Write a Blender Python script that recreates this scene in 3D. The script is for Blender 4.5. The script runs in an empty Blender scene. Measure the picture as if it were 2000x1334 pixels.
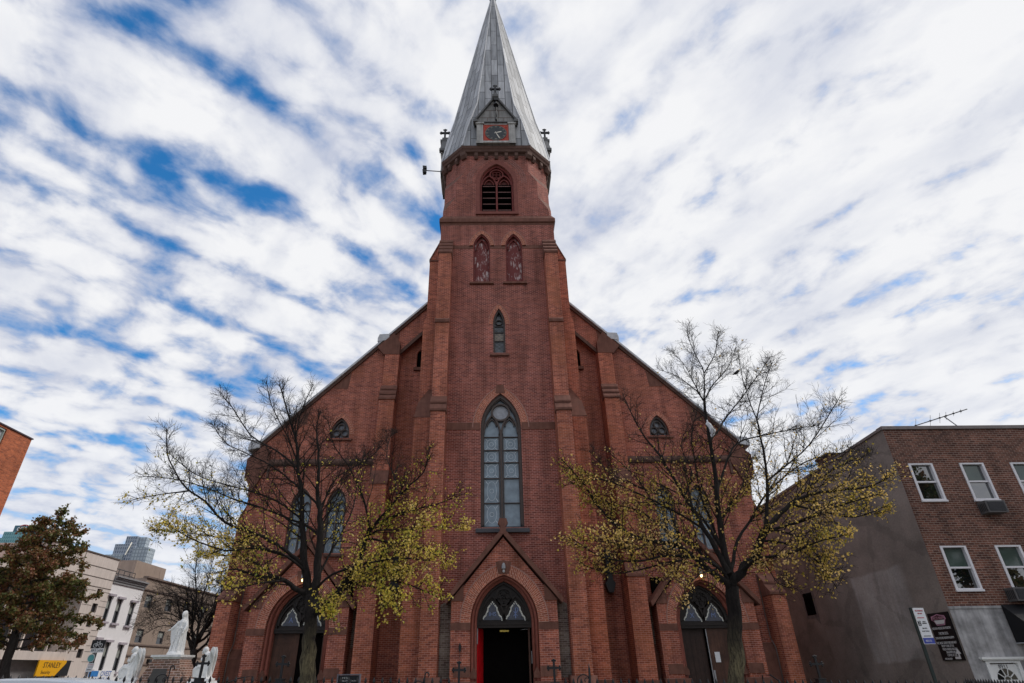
import bpy, math, random
from mathutils import Vector, Matrix
from mathutils.geometry import tessellate_polygon

R = math.radians
random.seed(7)
scene = bpy.context.scene
COL = scene.collection

# ------------------------------------------------------------------ camera
cam_d = bpy.data.cameras.new("camera")
cam = bpy.data.objects.new("camera", cam_d)
COL.objects.link(cam)
scene.camera = cam
cam_d.sensor_width = 36.0
cam_d.lens = 20.0
cam_d.shift_x = 0.016
cam_d.clip_start = 0.1
cam_d.clip_end = 6000.0
YAW, PITCH, ROLL = R(0.759), R(29.903), R(-0.762)
fw = Vector((math.sin(YAW) * math.cos(PITCH), math.cos(YAW) * math.cos(PITCH), math.sin(PITCH)))
rt = Vector((math.cos(YAW), -math.sin(YAW), 0))
up = rt.cross(fw)
rt2 = rt * math.cos(ROLL) + up * math.sin(ROLL)
up2 = up * math.cos(ROLL) - rt * math.sin(ROLL)
cam.matrix_world = Matrix(((rt2.x, up2.x, -fw.x, -0.5), (rt2.y, up2.y, -fw.y, 0.0),
                           (rt2.z, up2.z, -fw.z, 1.6), (0, 0, 0, 1)))

# ------------------------------------------------------------------ sky
SUN_EL, SUN_AZ = R(49), R(80)          # azimuth clockwise from +Y (behind the church, to the right)
world = bpy.data.worlds.new("World")
scene.world = world
world.use_nodes = True


class NT:
    """Small helper round a node tree."""
    def __init__(s, tree):
        s.t = tree
        tree.nodes.clear()

    def n(s, typ, ins=None, **kw):
        nd = s.t.nodes.new(typ)
        for k, v in kw.items():
            setattr(nd, k, v)
        for k, v in (ins or {}).items():
            sock = nd.inputs[k]
            if hasattr(v, "is_output"):
                s.t.links.new(v, sock)
            else:
                sock.default_value = v
        return nd

    def math(s, op, a, b=0.0, c=None, clamp=False):
        d = {0: a, 1: b}
        if c is not None:
            d[2] = c
        return s.n("ShaderNodeMath", d, operation=op, use_clamp=clamp).outputs[0]

    def mix(s, f, a, b, blend="MIX"):
        nd = s.n("ShaderNodeMix", data_type="RGBA", blend_type=blend)
        for sock, v in ((nd.inputs[0], f), (nd.inputs[6], a), (nd.inputs[7], b)):
            if hasattr(v, "is_output"):
                s.t.links.new(v, sock)
            else:
                sock.default_value = v if not isinstance(v, tuple) or len(v) == 4 else (*v, 1)
        return nd.outputs[2]

    def ramp(s, f, stops):
        nd = s.n("ShaderNodeValToRGB", {0: f})
        e = nd.color_ramp.elements
        while len(e) < len(stops):
            e.new(0.5)
        for el, (p, c) in zip(e, stops):
            el.position = p
            el.color = (c, c, c, 1) if not isinstance(c, tuple) else ((*c, 1) if len(c) == 3 else c)
        return nd.outputs[0]

    def mrange(s, v, a, b, c=0.0, d=1.0, smooth=False):
        nd = s.n("ShaderNodeMapRange", {0: v, 1: a, 2: b, 3: c, 4: d})
        if smooth:
            nd.interpolation_type = "SMOOTHSTEP"
        return nd.outputs[0]


wt = NT(world.node_tree)
nish = wt.n("ShaderNodeTexSky", sky_type="NISHITA", sun_disc=False, sun_elevation=SUN_EL, sun_rotation=SUN_AZ,
            altitude=0.0, air_density=1.0, dust_density=0.3, ozone_density=3.0)
SKY_STRENGTH = 0.12
dirv = wt.n("ShaderNodeTexCoord").outputs["Generated"]
sep = wt.n("ShaderNodeSeparateXYZ", {0: dirv})
dz = wt.math("ADD", wt.math("MAXIMUM", sep.outputs[2], 0.02), 0.28)
px = wt.math("DIVIDE", sep.outputs[0], dz)
py = wt.math("DIVIDE", sep.outputs[1], dz)


# the cloud layer is a sheet overhead, combed into rows in two directions
def rows_field(az, w):
    """(along, across) coordinates of rows running towards azimuth az."""
    a = wt.math("ADD", wt.math("MULTIPLY", px, math.sin(az)), wt.math("MULTIPLY", py, math.cos(az)))
    c = wt.math("SUBTRACT", wt.math("MULTIPLY", px, math.cos(az)), wt.math("MULTIPLY", py, math.sin(az)))
    return a, c, wt.n("ShaderNodeCombineXYZ", {0: a, 1: c, 2: w}).outputs[0]


def cloud_noise(vec, scale, sx, sy, loc, detail, rough, dist=0.0):
    mp = wt.n("ShaderNodeMapping", {"Vector": vec, "Scale": (sx, sy, 1.0), "Location": loc}).outputs[0]
    return wt.n("ShaderNodeTexNoise", {"Vector": mp, "Scale": scale, "Detail": detail, "Roughness": rough, "Distortion": dist}).outputs[0]


def blob(u, v, ru, rv, amt):
    """A thicker or thinner stretch of the layer centred on (u,v) of the cloud sheet."""
    du = wt.math("DIVIDE", wt.math("SUBTRACT", px, u), ru)
    dv = wt.math("DIVIDE", wt.math("SUBTRACT", py, v), rv)
    d2 = wt.math("ADD", wt.math("MULTIPLY", du, du), wt.math("MULTIPLY", dv, dv))
    return wt.math("MULTIPLY", wt.math("POWER", 2.718, wt.math("MULTIPLY", d2, -1.0)), amt)


al, ac, pl = rows_field(R(47), 0.0)
warp = wt.math("MULTIPLY", wt.math("SUBTRACT", cloud_noise(pl, 4.5, 0.7, 1.0, (4.4, 0.3, 0), 4.0, 0.55), 0.5), 0.16)
acw = wt.math("ADD", wt.math("ADD", ac, 0.805), warp)
wave = wt.math("COSINE", wt.math("MULTIPLY", acw, 2 * math.pi / 0.165))
wave2 = wt.math("COSINE", wt.math("MULTIPLY", acw, 2 * math.pi / 0.0825))
wave = wt.math("ADD", wt.math("MULTIPLY", wave, 0.6), wt.math("MULTIPLY", wave2, 0.55))
west = wt.math("ADD", wt.math("MULTIPLY", cloud_noise(pl, 7.2, 0.9, 1.0, (3.7, 1.2, 0), 9.0, 0.52, 0.55), 0.66),
               wt.math("MULTIPLY", cloud_noise(pl, 18.0, 0.8, 1.0, (1.1, 8.4, 2), 7.0, 0.55, 0.15), 0.34))
west = wt.math("ADD", west, wt.math("MULTIPLY", wave, -0.062))
al2, ac2, pl2 = rows_field(R(-38), 3.0)
warp2 = wt.math("MULTIPLY", wt.math("SUBTRACT", cloud_noise(pl2, 4.0, 0.7, 1.0, (1.4, 5.3, 0), 4.0, 0.55), 0.5), 0.2)
wave3 = wt.math("COSINE", wt.math("MULTIPLY", wt.math("ADD", ac2, warp2), 2 * math.pi / 0.105))
east = wt.math("ADD", wt.math("MULTIPLY", cloud_noise(pl2, 7.6, 0.85, 1.0, (2.2, 6.1, 0), 9.0, 0.52, 0.55), 0.62),
               wt.math("MULTIPLY", cloud_noise(pl2, 19.0, 0.8, 1.0, (6.1, 1.4, 2), 7.0, 0.55, 0.15), 0.40))
east = wt.math("ADD", east, wt.math("MULTIPLY", wave3, -0.03))
side = wt.mrange(px, -0.15, 0.40, 0.0, 1.0, True)
dens = wt.n("ShaderNodeMix", {0: side, 2: wt.math("ADD", west, 0.022), 3: wt.math("ADD", east, 0.078)}).outputs[0]
for b_ in ((-0.37, 0.73, 0.09, 0.035, -0.08), (-0.56, 0.65, 0.10, 0.05, -0.03), (-0.66, 0.51, 0.05, 0.05, -0.08),
           (-0.43, 0.42, 0.07, 0.04, -0.06), (-0.33, 0.53, 0.06, 0.06, -0.08), (-0.15, 0.74, 0.06, 0.10, -0.02),
           (-0.08, 0.84, 0.05, 0.06, -0.04), (0.25, 0.93, 0.05, 0.06, -0.05), (0.27, 1.06, 0.05, 0.06, -0.10),
           (0.86, 1.30, 0.16, 0.06, -0.08), (0.52, 1.20, 0.08, 0.10, -0.07), (-0.16, 0.98, 0.05, 0.05, -0.05),
           (0.45, 0.60, 0.24, 0.24, 0.05), (-0.54, 0.46, 0.07, 0.06, 0.06), (-0.46, 0.84, 0.18, 0.05, 0.06), (-0.10, 0.50, 0.14, 0.09, 0.06)):
    dens = wt.math("ADD", dens, blob(*b_))
cover = wt.mrange(dens, 0.325, 0.53, 0.0, 1.0, True)
# low cloud is seen edge-on: nearly closed towards the horizon
low = wt.mrange(sep.outputs[2], 0.03, 0.36, 1.0, 0.0, True)
cover = wt.math("MAXIMUM", cover, wt.math("MULTIPLY", low, 0.95))
# brighter tops and greyer, bluer thin parts inside the layer
belly = cloud_noise(pl2, 6.5, 0.6, 1.0, (9.1, 3.3, 1.0), 7.0, 0.55, 0.2)
shade = wt.math("ADD", wt.mrange(dens, 0.42, 0.62, 0.85, 0.0, True), wt.mrange(belly, 0.44, 0.68, 0.0, 0.6))
shade = wt.math("MULTIPLY", shade, wt.mrange(px, -0.2, 0.9, 1.0, 0.85))
ccol = wt.mix(wt.math("MINIMUM", shade, 1.0), (0.91, 0.915, 0.935), (0.56, 0.60, 0.72))
ccol = wt.mix(wt.mrange(sep.outputs[2], 0.0, 0.40, 0.6, 0.0), ccol, (0.78, 0.82, 0.91))
skyb = wt.n("ShaderNodeVectorMath", {0: nish.outputs[0], 3: SKY_STRENGTH}, operation="SCALE").outputs[0]
skyb = wt.mix(1.0, skyb, (0.30, 1.05, 1.45), "MULTIPLY")
wmix = wt.mix(cover, skyb, ccol)
bg = wt.n("ShaderNodeBackground", {0: wmix, 1: 1.0})
wo = wt.n("ShaderNodeOutputWorld", {0: bg.outputs[0]})


sun_d = bpy.data.lights.new("sun", "SUN")
sun_d.energy = 2.0
sun_d.angle = R(14)
sun_d.color = (1.0, 0.95, 0.88)
sun = bpy.data.objects.new("sun", sun_d)
COL.objects.link(sun)
sdir = Vector((math.sin(SUN_AZ) * math.cos(SUN_EL), math.cos(SUN_AZ) * math.cos(SUN_EL), math.sin(SUN_EL)))
sun.rotation_euler = (-sdir).to_track_quat("-Z", "Y").to_euler()
sun.location = (40, 0, 60)

scene.view_settings.view_transform = "Standard"
scene.view_settings.look = "None"
scene.view_settings.exposure = 0.0
scene.view_settings.gamma = 1.0
scene.cycles.max_bounces = 6
scene.cycles.diffuse_bounces = 3
scene.cycles.glossy_bounces = 3
scene.cycles.transmission_bounces = 3
scene.cycles.transparent_max_bounces = 6


# ------------------------------------------------------------------ mesh helpers
def gz(x):
    """Height of the street, which falls gently from left to right."""
    return -0.016 * max(-32.0, min(32.0, x))


class MB:
    """Collects faces; build() links them as ONE mesh object."""
    def __init__(s):
        s.v, s.f, s.m, s.uv, s.sm = [], [], [], [], []
        s.cuts = []

    def cut(s):
        """The next face starts a piece (an object) of its own."""
        s.cuts.append(len(s.f))

    def poly(s, pts, m=0, uv=None, smooth=False):
        b = len(s.v)
        s.v += [tuple(p) for p in pts]
        s.f.append(tuple(range(b, b + len(pts))))
        s.m.append(m); s.uv.append(uv); s.sm.append(smooth)

    def box(s, x0, x1, y0, y1, z0, z1, m=0):
        a = [(x0, y0, z0), (x1, y0, z0), (x1, y1, z0), (x0, y1, z0), (x0, y0, z1), (x1, y0, z1), (x1, y1, z1), (x0, y1, z1)]
        for q in ((0, 1, 5, 4), (1, 2, 6, 5), (2, 3, 7, 6), (3, 0, 4, 7), (4, 5, 6, 7), (3, 2, 1, 0)):
            s.poly([a[i] for i in q], m)

    def flat(s, pts, m=0):
        """A possibly concave flat polygon."""
        vs = [Vector(p) for p in pts]
        for t in tessellate_polygon([vs]):
            s.poly([pts[i] for i in t], m)

    def prism(s, pts, axis, a, b, m=0):
        """Polygon in the plane across `axis`, pushed from a to b."""
        def P(p, d):
            return {"x": (d, p[0], p[1]), "y": (p[0], d, p[1]), "z": (p[0], p[1], d)}[axis]
        s.flat([P(p, a) for p in pts], m)
        s.flat([P(p, b) for p in pts], m)
        n = len(pts)
        for i in range(n):
            p, q = pts[i], pts[(i + 1) % n]
            s.poly([P(p, a), P(q, a), P(q, b), P(p, b)], m)

    def sheet(s, outline, holes, y, depth=0.0, m=0, mr=None):
        """Wall face at y (facing -Y) in (x,z) with holes; depth = reveal of the holes."""
        loops = [outline] + holes
        flatp = [p for lp in loops for p in lp]
        for t in tessellate_polygon([[Vector((p[0], p[1], 0)) for p in lp] for lp in loops]):
            pp = [flatp[i] for i in t]
            ar = (pp[1][0] - pp[0][0]) * (pp[2][1] - pp[0][1]) - (pp[1][1] - pp[0][1]) * (pp[2][0] - pp[0][0])
            if ar < 0:
                pp.reverse()
            s.poly([(p[0], y, p[1]) for p in pp], m)
        if depth:
            for h in holes:
                for i in range(len(h)):
                    p, q = h[i], h[(i + 1) % len(h)]
                    s.poly([(p[0], y, p[1]), (q[0], y, q[1]), (q[0], y + depth, q[1]), (p[0], y + depth, p[1])], m if mr is None else mr)

    def ring(s, outer, inner, y0, y1, m=0, radial=False, sides=True):
        """Flat band between two open paths of equal length, front at y0, back at y1."""
        d = 0.0
        for i in range(len(outer) - 1):
            o0, o1, i0, i1 = outer[i], outer[i + 1], inner[i], inner[i + 1]
            uv = None
            if radial:
                L = math.hypot(o1[0] - o0[0], o1[1] - o0[1])
                w = math.hypot(o0[0] - i0[0], o0[1] - i0[1])
                uv = [(0, d), (0, d + L), (w, d + L), (w, d)]
                d += L
            s.poly([(o0[0], y0, o0[1]), (o1[0], y0, o1[1]), (i1[0], y0, i1[1]), (i0[0], y0, i0[1])], m, uv)
            if sides:
                s.poly([(o0[0], y0, o0[1]), (o1[0], y0, o1[1]), (o1[0], y1, o1[1]), (o0[0], y1, o0[1])], m)
                s.poly([(i0[0], y0, i0[1]), (i1[0], y0, i1[1]), (i1[0], y1, i1[1]), (i0[0], y1, i0[1])], m)

    def strip(s, pts, w, y0, y1, m=0, closed=False):
        """Bar of width w along an (x,z) path, front at y0."""
        n = len(pts)
        L, Rr = [], []
        for i in range(n):
            if closed:
                a, b = pts[i - 1], pts[(i + 1) % n]
            else:
                a, b = pts[max(i - 1, 0)], pts[min(i + 1, n - 1)]
            dx, dz = b[0] - a[0], b[1] - a[1]
            l = math.hypot(dx, dz) or 1
            nx, nz = -dz / l * w / 2, dx / l * w / 2
            L.append((pts[i][0] + nx, pts[i][1] + nz)); Rr.append((pts[i][0] - nx, pts[i][1] - nz))
        if closed:
            L.append(L[0]); Rr.append(Rr[0])
        s.ring(L, Rr, y0, y1, m)

    def loft(s, rings, m=0, cap=True, smooth=False, share=False):
        n = len(rings[0])
        if share:
            b = len(s.v)
            for r in rings:
                s.v += [tuple(p) for p in r]
            for k in range(len(rings) - 1):
                for i in range(n):
                    j = (i + 1) % n
                    s.f.append((b + k * n + i, b + k * n + j, b + (k + 1) * n + j, b + (k + 1) * n + i))
                    s.m.append(m); s.uv.append(None); s.sm.append(smooth)
        else:
            for k in range(len(rings) - 1):
                a, c = rings[k], rings[k + 1]
                for i in range(n):
                    j = (i + 1) % n
                    s.poly([a[i], a[j], c[j], c[i]], m)
        if cap:
            if share:
                s.f.append(tuple(b + i for i in range(n))); s.m.append(m); s.uv.append(None); s.sm.append(False)
                s.f.append(tuple(b + (len(rings) - 1) * n + i for i in range(n))); s.m.append(m); s.uv.append(None); s.sm.append(False)
            else:
                s.poly(rings[0][::-1], m)
                s.poly(rings[-1], m)

    def tube(s, pts, rad, k=6, m=0, cap=True):
        """Round bar along 3D points; rad = number or list."""
        P = [Vector(p) for p in pts]
        n = len(P)
        if not isinstance(rad, (list, tuple)):
            rad = [rad] * n
        rings = []
        ref = None
        for i in range(n):
            d = (P[min(i + 1, n - 1)] - P[max(i - 1, 0)])
            if d.length < 1e-9:
                d = Vector((0, 0, 1))
            d.normalize()
            if ref is None:
                ref = Vector((1, 0, 0)) if abs(d.x) < 0.8 else Vector((0, 1, 0))
            a = (ref - d * ref.dot(d)).normalized()
            ref = a
            b = d.cross(a)
            rings.append([tuple(P[i] + (a * math.cos(2 * math.pi * q / k) + b * math.sin(2 * math.pi * q / k)) * rad[i]) for q in range(k)])
        s.loft(rings, m, cap=cap, smooth=True, share=True)

    def ell(s, c, rx, ry, rz, m=0, seg=12, rows=8):
        """Ellipsoid."""
        rings = []
        for i in range(rows + 1):
            t = math.pi * i / rows
            rr = max(math.sin(t), 0.02)
            rings.append([(c[0] + rx * rr * math.cos(2 * math.pi * q / seg), c[1] + ry * rr * math.sin(2 * math.pi * q / seg),
                           c[2] - rz * math.cos(t)) for q in range(seg)])
        s.loft(rings, m, smooth=True, share=True)

    def xform(s, M):
        s.v = [tuple(M @ Vector(p)) for p in s.v]
        return s

    def add(s, o, M=None):
        b = len(s.v)
        s.v += [tuple(M @ Vector(p)) for p in o.v] if M else o.v
        s.f += [tuple(i + b for i in f) for f in o.f]
        s.m += o.m; s.uv += o.uv; s.sm += o.sm
        return s

    def build(s, name, mats, parent=None, local=False):
        if not isinstance(mats, (list, tuple)):
            mats = [mats]
        if s.cuts:
            first = None
            for a, b in zip([0] + s.cuts, s.cuts + [len(s.f)]):
                if b <= a:
                    continue
                q = MB()
                ids = sorted({i for f in s.f[a:b] for i in f})
                mp = {i: k for k, i in enumerate(ids)}
                q.v = [s.v[i] for i in ids]
                q.f = [tuple(mp[i] for i in f) for f in s.f[a:b]]
                q.m, q.uv, q.sm = s.m[a:b], s.uv[a:b], s.sm[a:b]
                o = q.build(name, mats, parent, local)
                first = first or o
            return first
        me = bpy.data.meshes.new(name)
        if parent is not None:
            org = Vector((0, 0, 0)) if local else Vector(parent["_org"])
        else:
            xs, ys, zs = zip(*s.v)
            org = Vector(((min(xs) + max(xs)) / 2, (min(ys) + max(ys)) / 2, min(zs)))
        me.from_pydata([tuple(Vector(p) - org) for p in s.v], [], s.f)
        lay = me.uv_layers.new(name="uv")
        buf = [0.0] * (2 * len(me.loops))
        for pi, p in enumerate(me.polygons):
            p.material_index = s.m[pi]
            p.use_smooth = s.sm[pi]
            cu = s.uv[pi]
            if cu is not None:
                for k, li in enumerate(p.loop_indices):
                    buf[2 * li], buf[2 * li + 1] = cu[k]
                continue
            n = p.normal
            if abs(n.z) > 0.93:
                t, bb = Vector((1, 0, 0)), Vector((0, 1, 0))
            else:
                t = Vector((-n.y, n.x, 0)).normalized()
                bb = n.cross(t)
            for li in p.loop_indices:
                c = Vector(s.v[me.loops[li].vertex_index])
                buf[2 * li], buf[2 * li + 1] = c.dot(t), c.dot(bb)
        lay.data.foreach_set("uv", buf)
        for mt in mats:
            me.materials.append(mt)
        o = bpy.data.objects.new(name, me)
        COL.objects.link(o)
        if parent is not None:
            o.parent = parent
            o["_org"] = tuple(org)
        else:
            o.location = org
            o["_org"] = tuple(org)
        return o


def thing(name, label, cat, loc, rotz=0.0, group=None):
    o = bpy.data.objects.new(name, None)
    COL.objects.link(o)
    o.empty_display_size = 0.3
    o.location = loc
    o.rotation_euler = (0, 0, rotz)
    o["label"] = label
    o["category"] = cat
    o["_org"] = tuple(loc)
    if group:
        o["group"] = group
    return o


def tag(o, label, cat, group=None):
    o["label"] = label
    o["category"] = cat
    if group:
        o["group"] = group
    return o


def text(body, size, M, mat, parent, name="lettering", ext=0.002, align="CENTER", sx=1.0):
    """Letters in the XY plane of M, as a part of parent (M in parent space)."""
    cu = bpy.data.curves.new(name, "FONT")
    cu.body = body
    cu.size = size
    cu.extrude = ext
    cu.align_x = align
    cu.align_y = "CENTER"
    cu.resolution_u = 2
    tmp = bpy.data.objects.new(name, cu)
    COL.objects.link(tmp)
    me = bpy.data.meshes.new_from_object(tmp)
    bpy.data.objects.remove(tmp)
    me.materials.clear()
    me.materials.append(mat)
    o = bpy.data.objects.new(name, me)
    COL.objects.link(o)
    o.parent = parent
    o["_org"] = tuple(parent["_org"])
    o.matrix_local = Matrix.Translation(-Vector(parent["_org"])) @ M @ Matrix.Diagonal((sx, 1, 1, 1))
    return o


def face_front(x, y, z):
    """Matrix for letters standing upright and facing -Y."""
    return Matrix.Translation((x, y, z)) @ Matrix.Rotation(R(90), 4, "X")


def arch(cx, w, z0, zs, rise, n=9):
    """Pointed arch opening: closed path from bottom left over the point to bottom right."""
    r = (rise * rise + w * w) / (2 * w)
    a1 = math.acos(max(-1, min(1, (w - r) / r)))
    pts = [(cx - w, z0)]
    left = [(cx - w + r + r * math.cos(math.pi - (math.pi - a1) * i / n), zs + r * math.sin(math.pi - (math.pi - a1) * i / n)) for i in range(n + 1)]
    pts += left
    pts += [(2 * cx - p[0], p[1]) for p in reversed(left[:-1])]
    pts.append((cx + w, z0))
    return pts


def circle(cx, cz, r, n=20, a0=0.0):
    return [(cx + r * math.cos(a0 + 2 * math.pi * i / n), cz + r * math.sin(a0 + 2 * math.pi * i / n)) for i in range(n)]


# ------------------------------------------------------------------ materials
def mat(name):
    m = bpy.data.materials.new(name)
    m.use_nodes = True
    t = NT(m.node_tree)
    out = t.n("ShaderNodeOutputMaterial")
    b = t.n("ShaderNodeBsdfPrincipled")
    m.displacement_method = "BUMP"
    t.t.links.new(b.outputs[0], out.inputs[0])
    return m, t, b


def link(t, a, b):
    t.t.links.new(a, b)


def plain(name, col, rough=0.7, spec=0.3, metal=0.0, vary=0.18, scale=4.0, bump=0.0, streak=0.0):
    """Base colour with soft mottling, fine grain and optional vertical streaks."""
    m, t, b = mat(name)
    uv = t.n("ShaderNodeUVMap", uv_map="uv").outputs[0]
    n1 = t.n("ShaderNodeTexNoise", {"Vector": uv, "Scale": scale, "Detail": 6.0, "Roughness": 0.65}).outputs[0]
    f = t.mrange(n1, 0.3, 0.7, 1.0 - vary, 1.0 + vary)
    if streak:
        mp = t.n("ShaderNodeMapping", {"Vector": uv, "Scale": (3.0, 0.25, 1.0)}).outputs[0]
        n2 = t.n("ShaderNodeTexNoise", {"Vector": mp, "Scale": 2.0, "Detail": 5.0}).outputs[0]
        f = t.math("MULTIPLY", f, t.mrange(n2, 0.35, 0.7, 1.0 + streak * 0.4, 1.0 - streak))
    c = t.mix(1.0, col, t.n("ShaderNodeCombineColor", {0: f, 1: f, 2: f}).outputs[0], "MULTIPLY")
    link(t, c, b.inputs["Base Color"])
    b.inputs["Roughness"].default_value = rough
    b.inputs["Specular IOR Level"].default_value = spec
    b.inputs["Metallic"].default_value = metal
    if bump:
        bp = t.n("ShaderNodeBump", {"Height": n1, "Strength": bump, "Distance": 0.02})
        link(t, bp.outputs[0], b.inputs["Normal"])
    return m


def brick_mat(name, c1, c2, mortar, w=0.205, h=0.071, soot=0.35, orange=0.0, orange_col=(0.42, 0.13, 0.055), msize=0.0055):
    m, t, b = mat(name)
    c1, c2, mortar = [x * k for x, k in zip(c1, (1.6, 1.85, 1.62))], [x * k for x, k in zip(c2, (1.32, 1.58, 1.4))], tuple(x * 1.6 for x in mortar)
    uv = t.n("ShaderNodeUVMap", uv_map="uv").outputs[0]
    br = t.n("ShaderNodeTexBrick", {"Vector": uv, "Color1": (*c1, 1), "Color2": (*c2, 1), "Mortar": (*mortar, 1), "Scale": 1.0,
                                    "Mortar Size": msize, "Mortar Smooth": 0.2, "Bias": 0.0, "Brick Width": w, "Row Height": h})
    br.offset = 0.5
    big = t.n("ShaderNodeTexNoise", {"Vector": uv, "Scale": 0.55, "Detail": 7.0, "Roughness": 0.62}).outputs[0]
    mp = t.n("ShaderNodeMapping", {"Vector": uv, "Scale": (2.2, 0.22, 1.0), "Location": (7.3, 2.1, 0)}).outputs[0]
    st = t.n("ShaderNodeTexNoise", {"Vector": mp, "Scale": 1.0, "Detail": 6.0, "Roughness": 0.6}).outputs[0]
    mp2 = t.n("ShaderNodeMapping", {"Vector": uv, "Scale": (1.3, 5.0, 1.0), "Location": (1.3, 4.1, 0)}).outputs[0]
    pat = t.n("ShaderNodeTexNoise", {"Vector": mp2, "Scale": 1.0, "Detail": 5.0, "Roughness": 0.7}).outputs[0]
    col = br.outputs["Color"]
    if orange:
        om = t.math("MULTIPLY", t.mrange(big, 0.47, 0.66), orange)
        oc = t.mix(br.outputs["Fac"], tuple(x * 1.4 for x in orange_col), tuple(x * 1.15 for x in mortar))
        col = t.mix(om, col, oc)
    f = t.math("MULTIPLY", t.mrange(st, 0.42, 0.72, 1.06, 1.0 - soot), t.mrange(pat, 0.3, 0.7, 0.8, 1.2))
    f = t.math("MULTIPLY", f, t.mrange(big, 0.34, 0.62, 1.12, 0.84))
    col = t.mix(1.0, col, t.n("ShaderNodeCombineColor", {0: f, 1: f, 2: f}).outputs[0], "MULTIPLY")
    link(t, col, b.inputs["Base Color"])
    b.inputs["Roughness"].default_value = 0.88
    b.inputs["Specular IOR Level"].default_value = 0.25
    hgt = t.math("ADD", t.math("MULTIPLY", br.outputs["Fac"], -1.0), t.math("MULTIPLY", pat, 0.4))
    bp = t.n("ShaderNodeBump", {"Height": hgt, "Strength": 0.5, "Distance": 0.012})
    link(t, bp.outputs[0], b.inputs["Normal"])
    return m


BRICK_TOWER = brick_mat("brick_tower", (0.225, 0.058, 0.046), (0.13, 0.032, 0.029), (0.37, 0.2, 0.17), soot=0.42, orange=0.25, orange_col=(0.3, 0.085, 0.05), msize=0.007)
BRICK_PIER = brick_mat("brick_pier", (0.31, 0.082, 0.053), (0.175, 0.041, 0.031), (0.38, 0.2, 0.155), soot=0.45, orange=0.55, msize=0.006)
BRICK_AISLE = brick_mat("brick_aisle", (0.275, 0.072, 0.05), (0.16, 0.038, 0.031), (0.37, 0.2, 0.165), soot=0.42, orange=0.35, msize=0.0065)
BRICK_ARCH = brick_mat("brick_arch", (0.3, 0.08, 0.052), (0.2, 0.05, 0.036), (0.4, 0.24, 0.19), w=0.22, h=0.075, soot=0.2, orange=0.3, msize=0.009)
BRICK_ROW = brick_mat("brick_rowhouse", (0.125, 0.046, 0.036), (0.065, 0.024, 0.021), (0.22, 0.165, 0.135), w=0.21, h=0.079, soot=0.35, msize=0.007)
BRICK_ORANGE = brick_mat("brick_orange", (0.34, 0.085, 0.042), (0.24, 0.058, 0.034), (0.3, 0.14, 0.09), soot=0.15)
STONE = plain("brownstone", (0.18, 0.08, 0.058), 0.85, vary=0.22, scale=3.0, bump=0.3, streak=0.25)
STONE_DARK = plain("dark_stone", (0.125, 0.07, 0.055), 0.85, vary=0.2, scale=3.0, bump=0.3, streak=0.2)
GREYSTAIN = brick_mat("stained_brick", (0.2, 0.15, 0.14), (0.1, 0.06, 0.055), (0.3, 0.26, 0.25), soot=0.6)
COPING = plain("lead_flashing", (0.5, 0.51, 0.53), 0.45, 0.5, vary=0.2)
SLATE = plain("roof_slate", (0.08, 0.085, 0.095), 0.7)
WOODFRAME = plain("frame_paint", (0.085, 0.065, 0.058), 0.6)
IRON = plain("black_iron", (0.012, 0.012, 0.014), 0.45, 0.4)
GOLD = plain("gilt", (0.55, 0.4, 0.18), 0.4)
CREAM = plain("cream_paint", (0.8, 0.76, 0.66), 0.5)
MAROON = plain("maroon_paint", (0.17, 0.03, 0.024), 0.6, vary=0.3, scale=6)
CLOCKRED = plain("clock_red", (0.42, 0.05, 0.032), 0.6, vary=0.2)
DIALBLACK = plain("dial_black", (0.04, 0.048, 0.055), 0.5)
BLACKHOLE = plain("dark_inside", (0.006, 0.005, 0.005), 0.9, 0.0)  # near-black colour stands in for the shade of unlit interiors
DOORWOOD = plain("door_wood", (0.085, 0.038, 0.024), 0.5, vary=0.35, scale=2, streak=0.4)
DOORRED = plain("door_red", (0.6, 0.008, 0.014), 0.45)
WHITE = plain("white_paint", (0.78, 0.78, 0.76), 0.55, vary=0.06)
MARBLE = plain("white_marble", (0.82, 0.82, 0.81), 0.55, vary=0.12, scale=14, streak=0.2)
PAPER = plain("paper", (0.75, 0.76, 0.78), 0.7, vary=0.03)
STEEL = plain("galvanised_steel", (0.3, 0.3, 0.31), 0.45, metal=0.6)
CONCRETE = plain("concrete", (0.3, 0.29, 0.27), 0.9, vary=0.2, scale=1.0, bump=0.2)
ASPHALT = plain("asphalt", (0.05, 0.05, 0.052), 0.9, vary=0.25, scale=6)
EARTH = plain("yard_earth", (0.09, 0.075, 0.05), 0.95, vary=0.35, scale=2)


def streaky_panel():
    m, t, b = mat("flaking_panel")
    uv = t.n("ShaderNodeUVMap", uv_map="uv").outputs[0]
    mp = t.n("ShaderNodeMapping", {"Vector": uv, "Scale": (7.0, 1.7, 1.0)}).outputs[0]
    n = t.n("ShaderNodeTexNoise", {"Vector": mp, "Scale": 1.4, "Detail": 9.0, "Roughness": 0.72, "Distortion": 1.2}).outputs[0]
    n2 = t.n("ShaderNodeTexNoise", {"Vector": uv, "Scale": 2.2, "Detail": 4.0}).outputs[0]
    f = t.mrange(t.math("ADD", n, t.math("MULTIPLY", n2, 0.5)), 0.78, 0.92)
    c = t.mix(f, (0.17, 0.035, 0.032), (0.62, 0.52, 0.5))
    link(t, c, b.inputs["Base Color"])
    b.inputs["Roughness"].default_value = 0.8
    return m


FLAKING = streaky_panel()


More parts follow.
